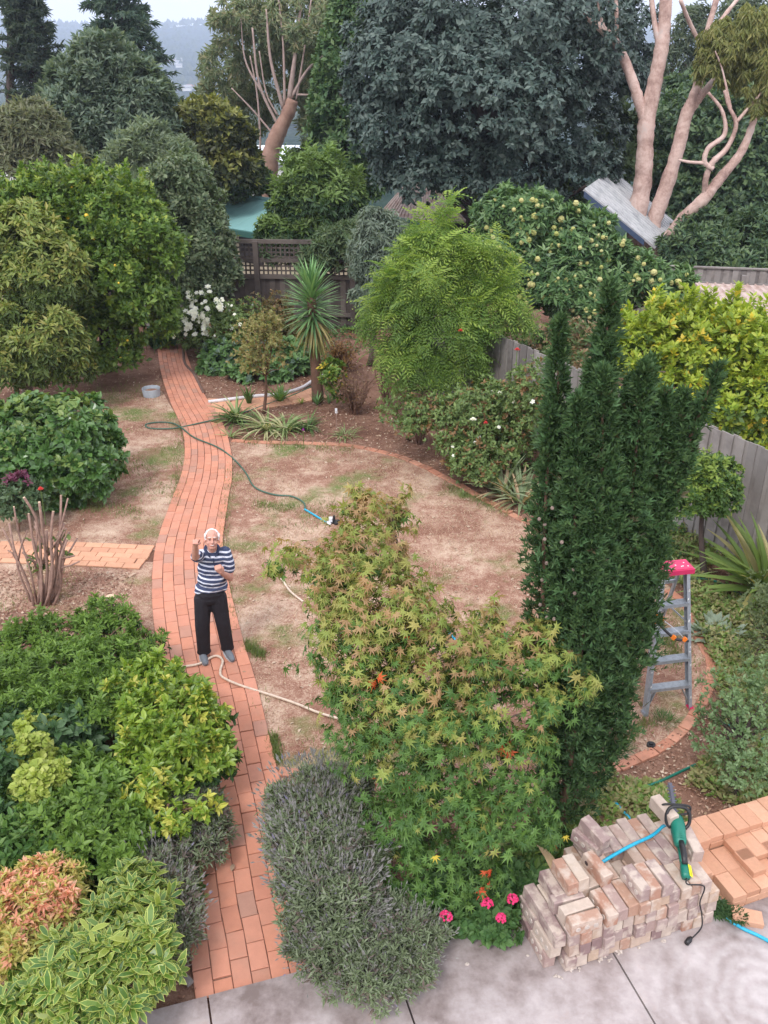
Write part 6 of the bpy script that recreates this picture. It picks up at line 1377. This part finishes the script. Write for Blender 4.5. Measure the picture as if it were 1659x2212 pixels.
for k in range(9):
    pc = c_ + lx * random.uniform(-.15, .15) + ly * random.uniform(-.08, .08) + [0, 0, .0315]; Geo().box(pc, (.014, .012, .002), Rl @ rotz(k)).build('paint_spot', M_paint, lad)
# bow saw hanging on the ladder
M_orange = plain('orange_plastic', (.80, .20, .02), .45); M_steel = plain('steel_blade', (.45, .46, .48), .35, .8)
A = at(1425, 1358, 7.05); B = at(1483, 1386, 7.0)
saw = thing('bow_saw', 'bow saw with black frame and orange handle hanging on the ladder steps', 'saw', tuple(A))
c_ = curve([at(1418, 1335, 7.06), at(1428, 1352, 7.04), at(1448, 1372, 7.0), at(1462, 1381, 6.98), at(1476, 1383, 6.98), at(1487, 1385, 6.98)], 26); Geo().tube(c_, .014, 8).build('frame', M_blackp, saw, smooth=True)
Geo().tube(curve([at(1418, 1330, 7.1), at(1436, 1342, 7.06), at(1462, 1362, 7.02), at(1482, 1383, 6.99)], 14), .006, 4, flat=.25).build('blade', M_steel, saw)
Geo().tube(curve([at(1408, 1335, 7.05), at(1412, 1326, 7.05), at(1427, 1330, 7.05), at(1432, 1339, 7.05), at(1416, 1345, 7.05), at(1406, 1342, 7.05)], 22), .014, 8).build('handle', M_orange, saw, smooth=True)
for (u, v) in ((1479, 1381), (1455, 1377)): p = at(u, v, 6.975); Geo().box(p, (.03, .03, .04), roty(.6)).build('clip', M_orange, saw)
# small black cup on ground
p = gr(1406, 1612); t_ = thing('plastic_cup', 'small black lid on the grass below the ladder', 'lid', tuple(p)); Geo().tube([p, p + [0, 0, .03]], [.045, .04], 14).tube([p + [0, 0, .03], p + [0, 0, .045]], .02, 10).build('lid', M_blackp, t_)

# ---------------- electric hedge trimmer on the pile
M_tg = plain('green_plastic', (.012, .17, .12), .35, var=.08); M_yel = plain('yellow_label', (.85, .80, .02), .5, var=.05)
T0 = BA + BX * .985 + BY * .07 + [0, 0, .545]; TD = unit(np.array([.10, 1, .20])); TS = unit(np.cross(TD, [0, 0, 1.])); TU = np.cross(TS, TD)
tr = thing('hedge_trimmer', 'green electric hedge trimmer with black handles lying on the brick pile', 'hedge trimmer', tuple(T0))
q = lambda a, s=0, u=0: T0 + TD * a + TS * s + TU * u
def loft(g, secs, k=14, mat=0):
    V = []; F = []
    for (a, w, hh, cu) in secs:
        for j in range(k):
            x = 6.2832 * j / k; cx, sx = math.cos(x), math.sin(x); e = .7
            V.append(q(a, w * math.copysign(abs(cx) ** e, cx), cu + hh * math.copysign(abs(sx) ** e, sx)))
    for i in range(len(secs) - 1):
        for j in range(k): F.append((i * k + j, i * k + (j + 1) % k, (i + 1) * k + (j + 1) % k, (i + 1) * k + j))
    F.append(tuple(range(k))[::-1]); F.append(tuple((len(secs) - 1) * k + j for j in range(k))); return g.add(V, F, mat)
loft(Geo(), [(.23, .030, .032, 0), (.25, .045, .045, .0), (.33, .052, .055, .005), (.40, .055, .058, .008), (.46, .048, .05, .005), (.49, .03, .035, 0)]).build('body', M_tg, tr, smooth=True)
loft(Geo(), [(-.03, .030, .030, 0), (0, .036, .035, 0), (.05, .034, .034, 0), (.09, .026, .026, .0)]).build('handle_base', M_tg, tr, smooth=True)
loft(Geo(), [(.085, .020, .018, -.028), (.16, .018, .018, -.034), (.24, .022, .02, -.025)]).build('handle_underside', M_tg, tr, smooth=True)
loft(Geo(), [(.06, .019, .017, .035), (.12, .022, .02, .048), (.18, .022, .02, .046), (.25, .02, .02, .03)]).build('rear_grip', M_blackp, tr, smooth=True)
c_ = curve([q(.38, -.055, .0), q(.41, -.085, .03), q(.45, -.085, .09), q(.48, -.05, .125), q(.48, .05, .125), q(.45, .085, .09), q(.41, .085, .03), q(.38, .055, .0)], 30); Geo().tube(c_, .0135, 8).build('front_handle', M_blackp, tr, smooth=True)
c_ = curve([q(.50, -.03, .0), q(.51, -.10, .02), q(.53, -.10, .075), q(.53, 0, .09), q(.53, .10, .075), q(.51, .10, .02), q(.50, .03, 0)], 30); Geo().tube(c_, .009, 8).build('hand_guard', M_blackp, tr, smooth=True)
g = Geo()
for k in range(6): g.tube([q(.27 + k * .017, -.042, .035), q(.27 + k * .017, 0, .059), q(.27 + k * .017, .042, .035)], .003, 5)
g.build('vent_ridge', M_tg, tr)
Rt = np.stack([TS, TD, TU], 1)
g = Geo().box(q(.64, 0, .0), (.034, .30, .008), Rt); g.box(q(.64, 0, .009), (.02, .28, .004), Rt)
for k in range(8):
    for s in (-1, 1): g.box(q(.53 + k * .032, s * .021, .002), (.02, .010, .005), Rt @ rotz(.3 * s))
g.build('blade', plain('dark_blade', (.12, .12, .15), .4, .6), tr)
g = Geo().box(q(.015, .032, .028), (.032, .09, .004), Rt @ roty(.75)); lab = g.build('label', M_yel, tr)
g = Geo()
for k in range(3): g.box(q(-.012 + k * .008, .034, .0305), (.010, .003, .001), Rt @ roty(.75))
g.box(q(-.02, .0335, .031), (.004, .004, .001), Rt @ roty(.75)); g.build('print', M_blackp, lab)
e = q(-.03); dn_ = BA + BX * 1.07 - BY * .055 + [0, 0, .0]
cpts = [e, e - TD * .04 + [0.005, 0, -.01], np.array([dn_[0], dn_[1] + .02, SLAB + .50]), np.array([dn_[0] - .01, dn_[1] + .01, .40]), np.array([dn_[0] + .02, dn_[1], .28]), np.array([dn_[0] + .035, dn_[1] - .01, .16]), np.array([dn_[0] - .01, dn_[1] - .03, .09]), np.array([dn_[0] - .06, dn_[1] - .06, SLAB + .025])]
cd = Geo().tube(curve(cpts, 40), .0055, 6).build('cord', M_blackp, tr, smooth=True); pe = cpts[-1]; Geo().tube([pe + [.02, .02, 0], pe, pe - [.03, .03, 0]], [.012, .022, .02], 10).build('plug', M_blackp, cd, smooth=True)

# ---------------- person
def blob(name, prims, voxel, mat, parent, smooth=6, factor=.5):
    """one continuous skin grown over tapered capsules and ellipsoids"""
    g = Geo(); ico = bmesh.new(); bmesh.ops.create_icosphere(ico, subdivisions=2, radius=1); ico.verts.ensure_lookup_table()
    sv = np.array([v.co[:] for v in ico.verts]); sf = [tuple(v.index for v in f.verts) for f in ico.faces]; ico.free()
    for pr in prims:
        if pr[0] == 'c':
            _, a, b_, ra, rb = pr; a = np.array(a, float); b_ = np.array(b_, float); n = max(3, int(np.linalg.norm(b_ - a) / (min(ra, rb) * .35)) + 1)
            for f in np.linspace(0, 1, n): g.add(sv * (ra + (rb - ra) * f) + a + (b_ - a) * f, sf)
        else:
            _, c, r = pr[:3]; v = sv * np.array(r); v = v if len(pr) < 4 else v @ pr[3].T; g.add(v + np.array(c), sf)
    me = g.mesh(name, mat); o = bpy.data.objects.new(name, me); C.objects.link(o)
    md = o.modifiers.new('r', 'REMESH'); md.mode = 'VOXEL'; md.voxel_size = voxel; md.use_smooth_shade = True
    ms = o.modifiers.new('s', 'SMOOTH'); ms.iterations = smooth; ms.factor = factor
    dc = o.modifiers.new('d', 'DECIMATE'); dc.ratio = .4
    dg = bpy.context.evaluated_depsgraph_get(); me2 = bpy.data.meshes.new_from_object(o.evaluated_get(dg)); bpy.data.objects.remove(o)
    me2.materials.clear(); me2.materials.append(mat)
    for p in me2.polygons: p.use_smooth = True
    o = bpy.data.objects.new(name, me2); C.objects.link(o); o.parent = parent; WPOS[o.name] = parent_world(parent); return o
fx = (gr(437, 1424, .03) + gr(492, 1414, .03)) / 2
man = thing('person', 'white-haired man in striped polo shirt and black trousers pointing up from the path', 'person', (fx[0], fx[1] + .05, .03))
man.scale = (.95, .95, .95); man.rotation_euler = (0, 0, math.atan2(-fx[0], fx[1]))
skin = plain('skin', (.56, .29, .22), .55, var=.08, scale=12); skin_n = skin.node_tree.nodes['Principled BSDF']; skin_n.inputs['Subsurface Weight'].default_value = .08
hair_m = plain('white_hair', (.78, .77, .78), .8, scale=60, bump=.004); trous = plain('black_trousers', (.014, .012, .017), .8, scale=7, bump=.05)
shoe_m = plain('grey_canvas', (.15, .165, .19), .8, scale=60); sole_m = plain('shoe_sole', (.45, .46, .48), .7)
m, t, b = nt('striped_polo'); tc = t.nodes.new('ShaderNodeTexCoord'); sx = t.nodes.new('ShaderNodeSeparateXYZ'); t.links.new(tc.outputs['Object'], sx.inputs[0])
wob = noise(t, 5, 3, .5, tc.outputs['Object'])
def mth(op, a, b_=None, c_=None):
    n = t.nodes.new('ShaderNodeMath'); n.operation = op
    for i, x in enumerate((a, b_, c_)):
        if x is None: continue
        if isinstance(x, (int, float)): n.inputs[i].default_value = x
        else: t.links.new(x, n.inputs[i])
    return n.outputs[0]
zz = mth('ADD', sx.outputs['Z'], mth('MULTIPLY', sx.outputs['X'], .12)); zz = mth('ADD', zz, mth('MULTIPLY', wob.outputs['Fac'], .02))
ph = mth('FRACT', mth('MULTIPLY', zz, 1 / .052)); st_ = mth('LESS_THAN', ph, .36); thin = mth('LESS_THAN', mth('ABSOLUTE', mth('SUBTRACT', ph, .42)), .03)
yoke = mth('LESS_THAN', sx.outputs['Z'], 1.36)
nb2 = noise(t, 14, 2, .5, tc.outputs['Object'])
navy = mixc(t, noise(t, 40, 3, .6, tc.outputs['Object']).outputs['Fac'], (.025, .035, .085), (.05, .065, .13))
t.links.new(mixc(t, st_, navy, (.62, .64, .74)), b.inputs['Base Color']); b.inputs['Roughness'].default_value = .85
nb_ = noise(t, 9, 3, .5, tc.outputs['Object']); addbump(t, b, nb_.outputs['Fac'], .06, .9); polo = m
ox = .075   # the torso leans to the man's left (picture right)
# head tilted back, looking up at the viewer
hd = np.array([ox + .01, -.06, 1.545]); tilt = rotx(math.radians(-24)) @ roty(math.radians(5))
Hp = lambda x, y, z: tuple(hd + tilt @ np.array([x, y, z]))
head = [('e', Hp(0, .012, .035), (.074, .092, .085), tilt), ('e', Hp(0, -.012, -.035), (.060, .070, .072), tilt), ('e', Hp(0, -.030, -.075), (.042, .045, .035), tilt),
        ('e', Hp(-.034, -.055, -.028), (.024, .022, .022), tilt), ('e', Hp(.034, -.055, -.028), (.024, .022, .022), tilt),
        ('c', Hp(0, -.083, .012), Hp(0, -.108, -.022), .009, .014), ('e', Hp(-.012, -.098, -.024), (.009, .009, .008)), ('e', Hp(.012, -.098, -.024), (.009, .009, .008)),
        ('c', Hp(-.032, -.078, .028), Hp(.032, -.078, .028), .012, .012), ('e', Hp(-.077, .005, -.008), (.010, .020, .032), tilt), ('e', Hp(.077, .005, -.008), (.010, .020, .032), tilt),
        ('c', Hp(-.022, -.076, -.052), Hp(.022, -.076, -.052), .009, .009)]
def hand_prims(w, d, up, s=1, point=False, curl=1.0):
    """w wrist, d direction of the knuckles, up = back of the hand; fingers curled into the palm unless pointing"""
    d = unit(np.array(d, float)); up = np.array(up, float); up = unit(up - d * np.dot(d, up)); sd_ = np.cross(d, up) * s; w = np.array(w, float); P = []
    palm = w + d * .05; P.append(('c', w, w + d * .03, .027, .029))
    R_ = np.stack([sd_, d, up], 1); P.append(('e', palm, (.041, .047, .019), R_))
    for i, (off, ln_) in enumerate(((-.030, .040), (-.010, .044), (.010, .041), (.029, .033))):
        k = w + d * .088 + sd_ * off; P.append(('c', w + d * .05 + sd_ * off * .8, k, .012, .0115))
        if point and i == 0: k2 = k + d * .04; k3 = k2 + d * .03 - up * .004; P += [('c', k, k2, .0105, .0095), ('c', k2, k3, .0095, .008)]
        else:
            k2 = k + d * .012 - up * .036; k3 = k2 - d * .034 - up * .004; k4 = k3 - d * .008 + up * .016
            P += [('c', k, k2, .0115, .0105), ('c', k2, k3, .0105, .0095), ('c', k3, k4, .009, .008)]
    th0 = w + d * .022 - sd_ * .028; th1 = w + d * .055 - sd_ * .042 - up * .018; th2 = w + d * .082 - sd_ * .026 - up * .038
    P += [('c', th0, th1, .016, .0125), ('c', th1, th2, .0125, .010)]
    return P
neck = [('c', (ox, .0, 1.36), (ox + .008, -.03, 1.47), .058, .052), ('e', (ox, .0, 1.33), (.08, .06, .05))]
lerp = lambda a, b_, f: tuple(np.array(a) * (1 - f) + np.array(b_) * f)
shR, elR, wrR = (ox - .155, -.02, 1.345), (ox - .185, -.24, 1.46), (ox - .165, -.40, 1.72)
shL, elL, wrL = (ox + .17, -.01, 1.345), (ox + .165, -.07, 1.05), (ox + .075, -.25, 1.235)
arms = [('c', lerp(shR, elR, .4), elR, .047, .042), ('c', elR, tuple((np.array(elR) * .6 + np.array(wrR) * .4)), .041, .040), ('c', tuple((np.array(elR) * .6 + np.array(wrR) * .4)), wrR, .040, .027),
        ('c', lerp(shL, elL, .4), elL, .047, .042), ('c', elL, tuple((np.array(elL) * .6 + np.array(wrL) * .4)), .041, .039), ('c', tuple((np.array(elL) * .6 + np.array(wrL) * .4)), wrL, .039, .026)]
torso = [('e', (ox, 0, 1.22), (.14, .085, .15)), ('e', (.05, 0, 1.04), (.12, .09, .15)), ('e', (.01, 0, .86), (.12, .09, .1))]
legs = [('c', (-.06, 0, .82), (-.12, -.02, .47), .07, .05), ('c', (-.12, -.02, .47), (-.135, -.01, .08), .055, .04), ('c', (.07, 0, .82), (.11, -.02, .47), .07, .05), ('c', (.11, -.02, .47), (.135, .0, .08), .055, .04)]
hands = hand_prims(wrR, (.12, -.72, .62), (.1, .55, .8), 1, point=True) + hand_prims(wrL, (-.35, -.40, .75), (-.1, -.85, -.3), -1)
blob('body', head + neck + arms + torso + legs + hands, .0058, skin, man, 2, .5)
# hair: a thin fringe round the sides and swept back on top
def hair():
    P = [('e', Hp(0, .036, .058), (.077, .084, .068), tilt), ('e', Hp(-.062, .03, .025), (.023, .055, .045), tilt), ('e', Hp(.062, .03, .025), (.023, .055, .045), tilt), ('e', Hp(0, .085, .0), (.062, .03, .06), tilt), ('e', Hp(-.072, -.02, .05), (.014, .03, .03), tilt), ('e', Hp(.072, -.02, .05), (.014, .03, .03), tilt)]
    return blob('hair', P, .006, hair_m, man, 2, .5)
hair()
# face details: eyes, brows, smile
eye_m = plain('eye_dark', (.16, .09, .08), .4); brow_m = plain('brow', (.66, .56, .52), .8); teeth = plain('teeth', (.78, .74, .68), .4); lip = plain('lip', (.45, .14, .13), .5)
def mini(name, prims, mat, k=8):
    g = Geo()
    for a, b_, r_ in prims: g.tube([a, (np.array(a) + np.array(b_)) / 2, b_], [r_ * .6, r_, r_ * .6], k)
    me = g.mesh(name, mat, smooth=True); o = bpy.data.objects.new(name, me); C.objects.link(o); o.parent = man; return o
for s in (-1, 1):
    mini('eye', [(Hp(s * .020, -.0815, .008), Hp(s * .041, -.074, .009), .0065)], eye_m); mini('eyebrow', [(Hp(s * .014, -.091, .031), Hp(s * .046, -.078, .033), .006)], brow_m)
mini('teeth', [(Hp(-.019, -.084, -.050), Hp(0, -.0875, -.054), .0045), (Hp(0, -.0875, -.054), Hp(.019, -.084, -.050), .0045)], teeth)
mini('lips', [(Hp(-.028, -.078, -.044), Hp(0, -.088, -.061), .005), (Hp(0, -.088, -.061), Hp(.028, -.078, -.044), .005)], lip)
lerp = lambda a, b_, f: tuple(np.array(a) * (1 - f) + np.array(b_) * f)
shirt = [('e', (ox, .0, 1.30), (.185, .108, .085)), ('e', (ox * .9, -.005, 1.17), (.182, .122, .15)), ('e', (ox * .7, -.01, 1.04), (.180, .132, .13)), ('e', (.03, 0, .935), (.192, .138, .075)), ('c', (-.10, 0, .89), (.16, 0, .925), .055, .05), ('c', (-.12, -.03, .9), (.16, -.05, .92), .045, .045),
         ('c', (ox - .14, -.01, 1.33), lerp(shR, elR, .5), .07, .068), ('c', lerp(shR, elR, .5), lerp(shR, elR, .62), .068, .064), ('c', (ox + .135, -.01, 1.345), lerp(shL, elL, .45), .074, .068), ('c', (ox - .13, -.01, 1.35), (ox + .13, -.01, 1.35), .062, .062), ('c', lerp(shL, elL, .45), lerp(shL, elL, .62), .064, .066), ('c', (ox, .03, 1.37), (ox, .0, 1.38), .075, .066)]
sh = blob('polo_shirt', shirt, .008, polo, man, 4, .5)
g = Geo(); nv = plain('navy_collar', (.03, .04, .09), .85)
for s in (-1, 1):
    c_ = [(ox + s * .06, .05, 1.43), (ox + s * .075, -.01, 1.42), (ox + s * .058, -.07, 1.40), (ox + s * .028, -.105, 1.355)]; g.tube(curve(c_, 12), [.009, .011, .013, .014, .015, .016, .016, .016, .015, .013, .010, .005], 8, flat=.4)
g.tube(curve([(ox, -.122, 1.35), (ox + .005, -.128, 1.29), (ox + .008, -.13, 1.23)], 8), .011, 6, flat=.5); me = g.mesh('collar', nv, smooth=True); o = bpy.data.objects.new('collar', me); C.objects.link(o); o.parent = man
tr_ = [('e', (.01, .0, .86), (.168, .125, .10)), ('e', (-.0, 0, .80), (.165, .12, .09)), ('c', (-.082, 0, .77), (-.115, -.02, .45), .104, .090), ('c', (-.115, -.02, .45), (-.13, -.01, .10), .090, .080), ('c', (.09, 0, .77), (.115, -.02, .45), .104, .088), ('c', (.115, -.02, .45), (.14, .0, .10), .088, .078), ('e', (-.13, -.012, .07), (.087, .078, .035)), ('e', (.14, -.0, .07), (.083, .076, .035))]
blob('trousers', tr_, .010, trous, man, 4, .5)
for s, xx, an in ((-1, -.14, .12), (1, .15, -.32)):
    R_ = rotz(-an if s > 0 else -an); R_ = rotz(an * -1)
    c0 = np.array([xx, -.09, .0]); f = lambda x, y, z: tuple(c0 + rotz(.28 if s > 0 else .12) @ np.array([x, y, z]))
    so_ = blob('shoe', [('c', f(0, .09, .045), f(0, -.03, .042), .042, .044), ('c', f(0, -.03, .04), f(0, -.105, .032), .045, .034), ('e', f(0, .07, .07), (.04, .05, .035))], .011, shoe_m, man, 3)
    g = Geo(); V = []; n = 20; outl = [(.045 * math.cos(a) * (1 + .12 * math.sin(a)), -.03 + .15 * math.sin(a)) for a in np.linspace(0, 6.2832, n, endpoint=False)]
    for z in (-.0, .022):
        for x, y in outl: V.append(f(x * 1.08, y * -1, z))
    g.add(V, [tuple(range(n))[::-1] if False else tuple(range(n)), tuple(range(n, 2 * n))[::-1]] + [(i, n + i, n + (i + 1) % n, (i + 1) % n) for i in range(n)]); me = g.mesh('sole', sole_m); o = bpy.data.objects.new('sole', me); C.objects.link(o); o.parent = so_

# ---------------- ground stuff
def in_poly(X, Q):
    x1, y1 = Q[:, 0], Q[:, 1]; x2, y2 = np.roll(x1, -1), np.roll(y1, -1); ins = np.zeros(len(X), int)
    for a, b_, c_, d_ in zip(x1, y1, x2, y2): ins += ((b_ > X[:, 1]) != (d_ > X[:, 1])) & (X[:, 0] < (c_ - a) * (X[:, 1] - b_) / (d_ - b_ + 1e-12) + a)
    return ins % 2 == 1
def scatter(Q, n):
    lo, hi = Q.min(0), Q.max(0); X = lo + (hi - lo) * rng.random((n, 2)); return X[in_poly(X, Q)]
grassm = [leafm('dry_blades', G((.34, .22, .15), (.46, .33, .235), (.57, .44, .33)), .8, .2), leafm('green_blades', G((.12, .17, .05), (.19, .24, .08)), .7, .3), leafm('brown_litter', G((.20, .11, .07), (.32, .20, .13)), .8, .1)]
X = np.vstack([scatter(lwc, 90000), scatter(lw2, 42000), scatter(left2, 9000)])
gf = np.sin(X[:, 0] * 1.7 + 2) + np.sin(X[:, 1] * 1.3 + X[:, 0] * .8) + .8 * np.sin(X[:, 0] * 4.1 - X[:, 1] * 3.3) + rng.normal(size=len(X)) * .45
bare = np.sin(X[:, 0] * 2.9 + 1.1) * np.sin(X[:, 1] * 2.3 + .4) + .6 * np.sin(X[:, 0] * 6.3 + X[:, 1] * 5.1) + rng.normal(size=len(X)) * .5; kb = bare < .3; X, gf = X[kb], gf[kb]
cls = np.where(gf > 1.7, 1, 0); cls = np.where(rng.random(len(X)) < .06, 2, cls)
el = np.radians(np.where(cls == 1, 35 + 50 * rng.random(len(X)), 4 + 38 * rng.random(len(X)))); az = rng.random(len(X)) * 6.283
d = np.stack([np.cos(az) * np.cos(el), np.sin(az) * np.cos(el), np.sin(el)], 1)
Geo().inst(BLADE, frames(d, np.tile([0, 0, 1.], (len(X), 1)) + rng.normal(size=(len(X), 3)) * .3, .028 + .03 * rng.random(len(X)) + .012 * (cls == 1)), np.c_[X, np.full(len(X), .008)], cls).build('dry_grass', grassm, kind='stuff', label='short dried-out lawn grass with a few green patches', category='grass')
# green fringe along the path and edging
Xs = []
for (u0, v0, u1, v1, w) in [(500, 1000, 480, 1150, 14), (480, 1150, 500, 1360, 16), (395, 905, 380, 1090, 14), (520, 955, 760, 975, 9), (550, 1090, 640, 1100, 12), (200, 850, 340, 850, 20), (530, 1395, 570, 1420, 12), (150, 1090, 300, 1110, 18), (590, 1590, 600, 1650, 12), (960, 1050, 1100, 1110, 12), (1440, 1380, 1470, 1440, 18), (1400, 1560, 1300, 1640, 18)]:
    n = 1100; f = rng.random(n); uu = u0 + (u1 - u0) * f + rng.normal(size=n) * w * .6; vv = v0 + (v1 - v0) * f + rng.normal(size=n) * w * .5
    keep = np.sin(f * 30 + u0) + rng.normal(size=n) * .6 > -.1; Xs += [gr(a, b_)[:2] for a, b_ in zip(uu[keep], vv[keep])]
X = np.array(Xs); n = len(X); el = np.radians(30 + 55 * rng.random(n)); az = rng.random(n) * 6.283; d = np.stack([np.cos(az) * np.cos(el), np.sin(az) * np.cos(el), np.sin(el)], 1)
Geo().inst(BLADE, frames(d, np.tile([0, 0, 1.], (n, 1)) + .01, .045 + .03 * rng.random(n)), np.c_[X, np.full(n, .008)], 0).build('green_grass', grassm[1], kind='stuff', label='green grass fringes along the path and lawn edging', category='grass')
# mulch and leaf litter
mulch = [leafm('bark_chips', G((.16, .08, .055), (.27, .15, .105), (.38, .25, .18)), .9, 0, .1), leafm('pale_litter', G((.40, .28, .19), (.52, .42, .33)), .9, .05, .1)]
beds = [[(500, 890), (760, 860), (980, 900), (1180, 1050), (1130, 1120), (960, 1025), (780, 962), (520, 950)], [(400, 750), (700, 720), (800, 800), (700, 850), (450, 862)], [(1180, 1120), (1500, 1120), (1750, 1250), (1750, 1850), (1500, 1830), (1250, 1800), (1200, 1740), (1500, 1560), (1545, 1450), (1500, 1300), (1300, 1190)], [(600, 1680), (1200, 1700), (1300, 1880), (1100, 2000), (650, 2070)], [(-80, 1400), (250, 1400), (380, 1450), (400, 2060), (430, 2150), (380, 2180), (-80, 2200)], [(-60, 1230), (300, 1240), (220, 1400), (-60, 1400)], [(-60, 700), (380, 740), (350, 840), (-60, 860)]]
X = np.vstack([scatter(np.array([gr(*q_)[:2] for q_ in b_]), n) for b_, n in zip(beds, (16000, 10000, 26000, 7000, 9000, 5000, 6000))]); n = len(X)
d = unit(rng.normal(size=(n, 3)) * [1, 1, .3]); cls = (rng.random(n) < .14).astype(int)
Geo().inst(RH, frames(d, np.tile([0, 0, 1.], (n, 1)) + rng.normal(size=(n, 3)) * .4, (.018 + .03 * rng.random(n)) * (1 + .3 * cls)), np.c_[X, .008 + .014 * rng.random(n)], cls).build('mulch', mulch, kind='stuff', label='red-brown bark mulch and dry leaf litter on the garden beds', category='mulch')
X = np.vstack([scatter(lwc, 1500), scatter(lw2, 300)]); n = len(X); d = unit(rng.normal(size=(n, 3)) * [1, 1, .3])
Geo().inst(OVAL, frames(d, np.tile([0, 0, 1.], (n, 1)) + rng.normal(size=(n, 3)) * .4, .03 + .03 * rng.random(n)), np.c_[X, np.full(n, .018)], 0).build('fallen_leaves', mulch[1], kind='stuff', label='scattered pale fallen leaves on the lawn', category='leaves')
for (u, v, lab) in ((736, 0, ''),)[:0]: pass
p = gr(739, 2768 / 1.4755 * 1.0); 
t_ = thing('fallen_leaf', 'single pale dry leaf lying on the path bricks near the lower bed', 'leaf', tuple(gr(500, 1875, .04))); Geo().inst(OVAL, frames(np.array([[.05, 1, 0.]]), np.array([[0, 0, 1.]]), [.085]), gr(500, 1882, .045)[None]).build('blade', mulch[1], t_)
# timber edge by the concrete
a_, b_ = gr(375, 2088, .05), gr(412, 2125, .05); t_ = thing('timber_offcut', 'grey weathered timber offcut at the corner of the left bed by the concrete', 'timber', tuple(a_)); g = bar(Geo(), a_, b_, .03, .05, np.array([0, 0, 1.])); g.build('board', M_fence, t_)

# ---------------- haze
hz = Geo().box((0, 1350, 15), (6200, 2900, 250)); ho = hz.build('haze', plain('haze', (1, 1, 1)), kind='stuff')
hm = bpy.data.materials.new('haze_air'); hm.use_nodes = True; hm.node_tree.nodes.clear(); vo = hm.node_tree.nodes.new('ShaderNodeVolumePrincipled'); oo = hm.node_tree.nodes.new('ShaderNodeOutputMaterial')
vo.inputs['Density'].default_value = .0005; vo.inputs['Color'].default_value = (.70, .80, 1.0, 1); vo.inputs['Anisotropy'].default_value = .2; hm.node_tree.links.new(vo.outputs[0], oo.inputs['Volume'])
ho.data.materials.clear(); ho.data.materials.append(hm)
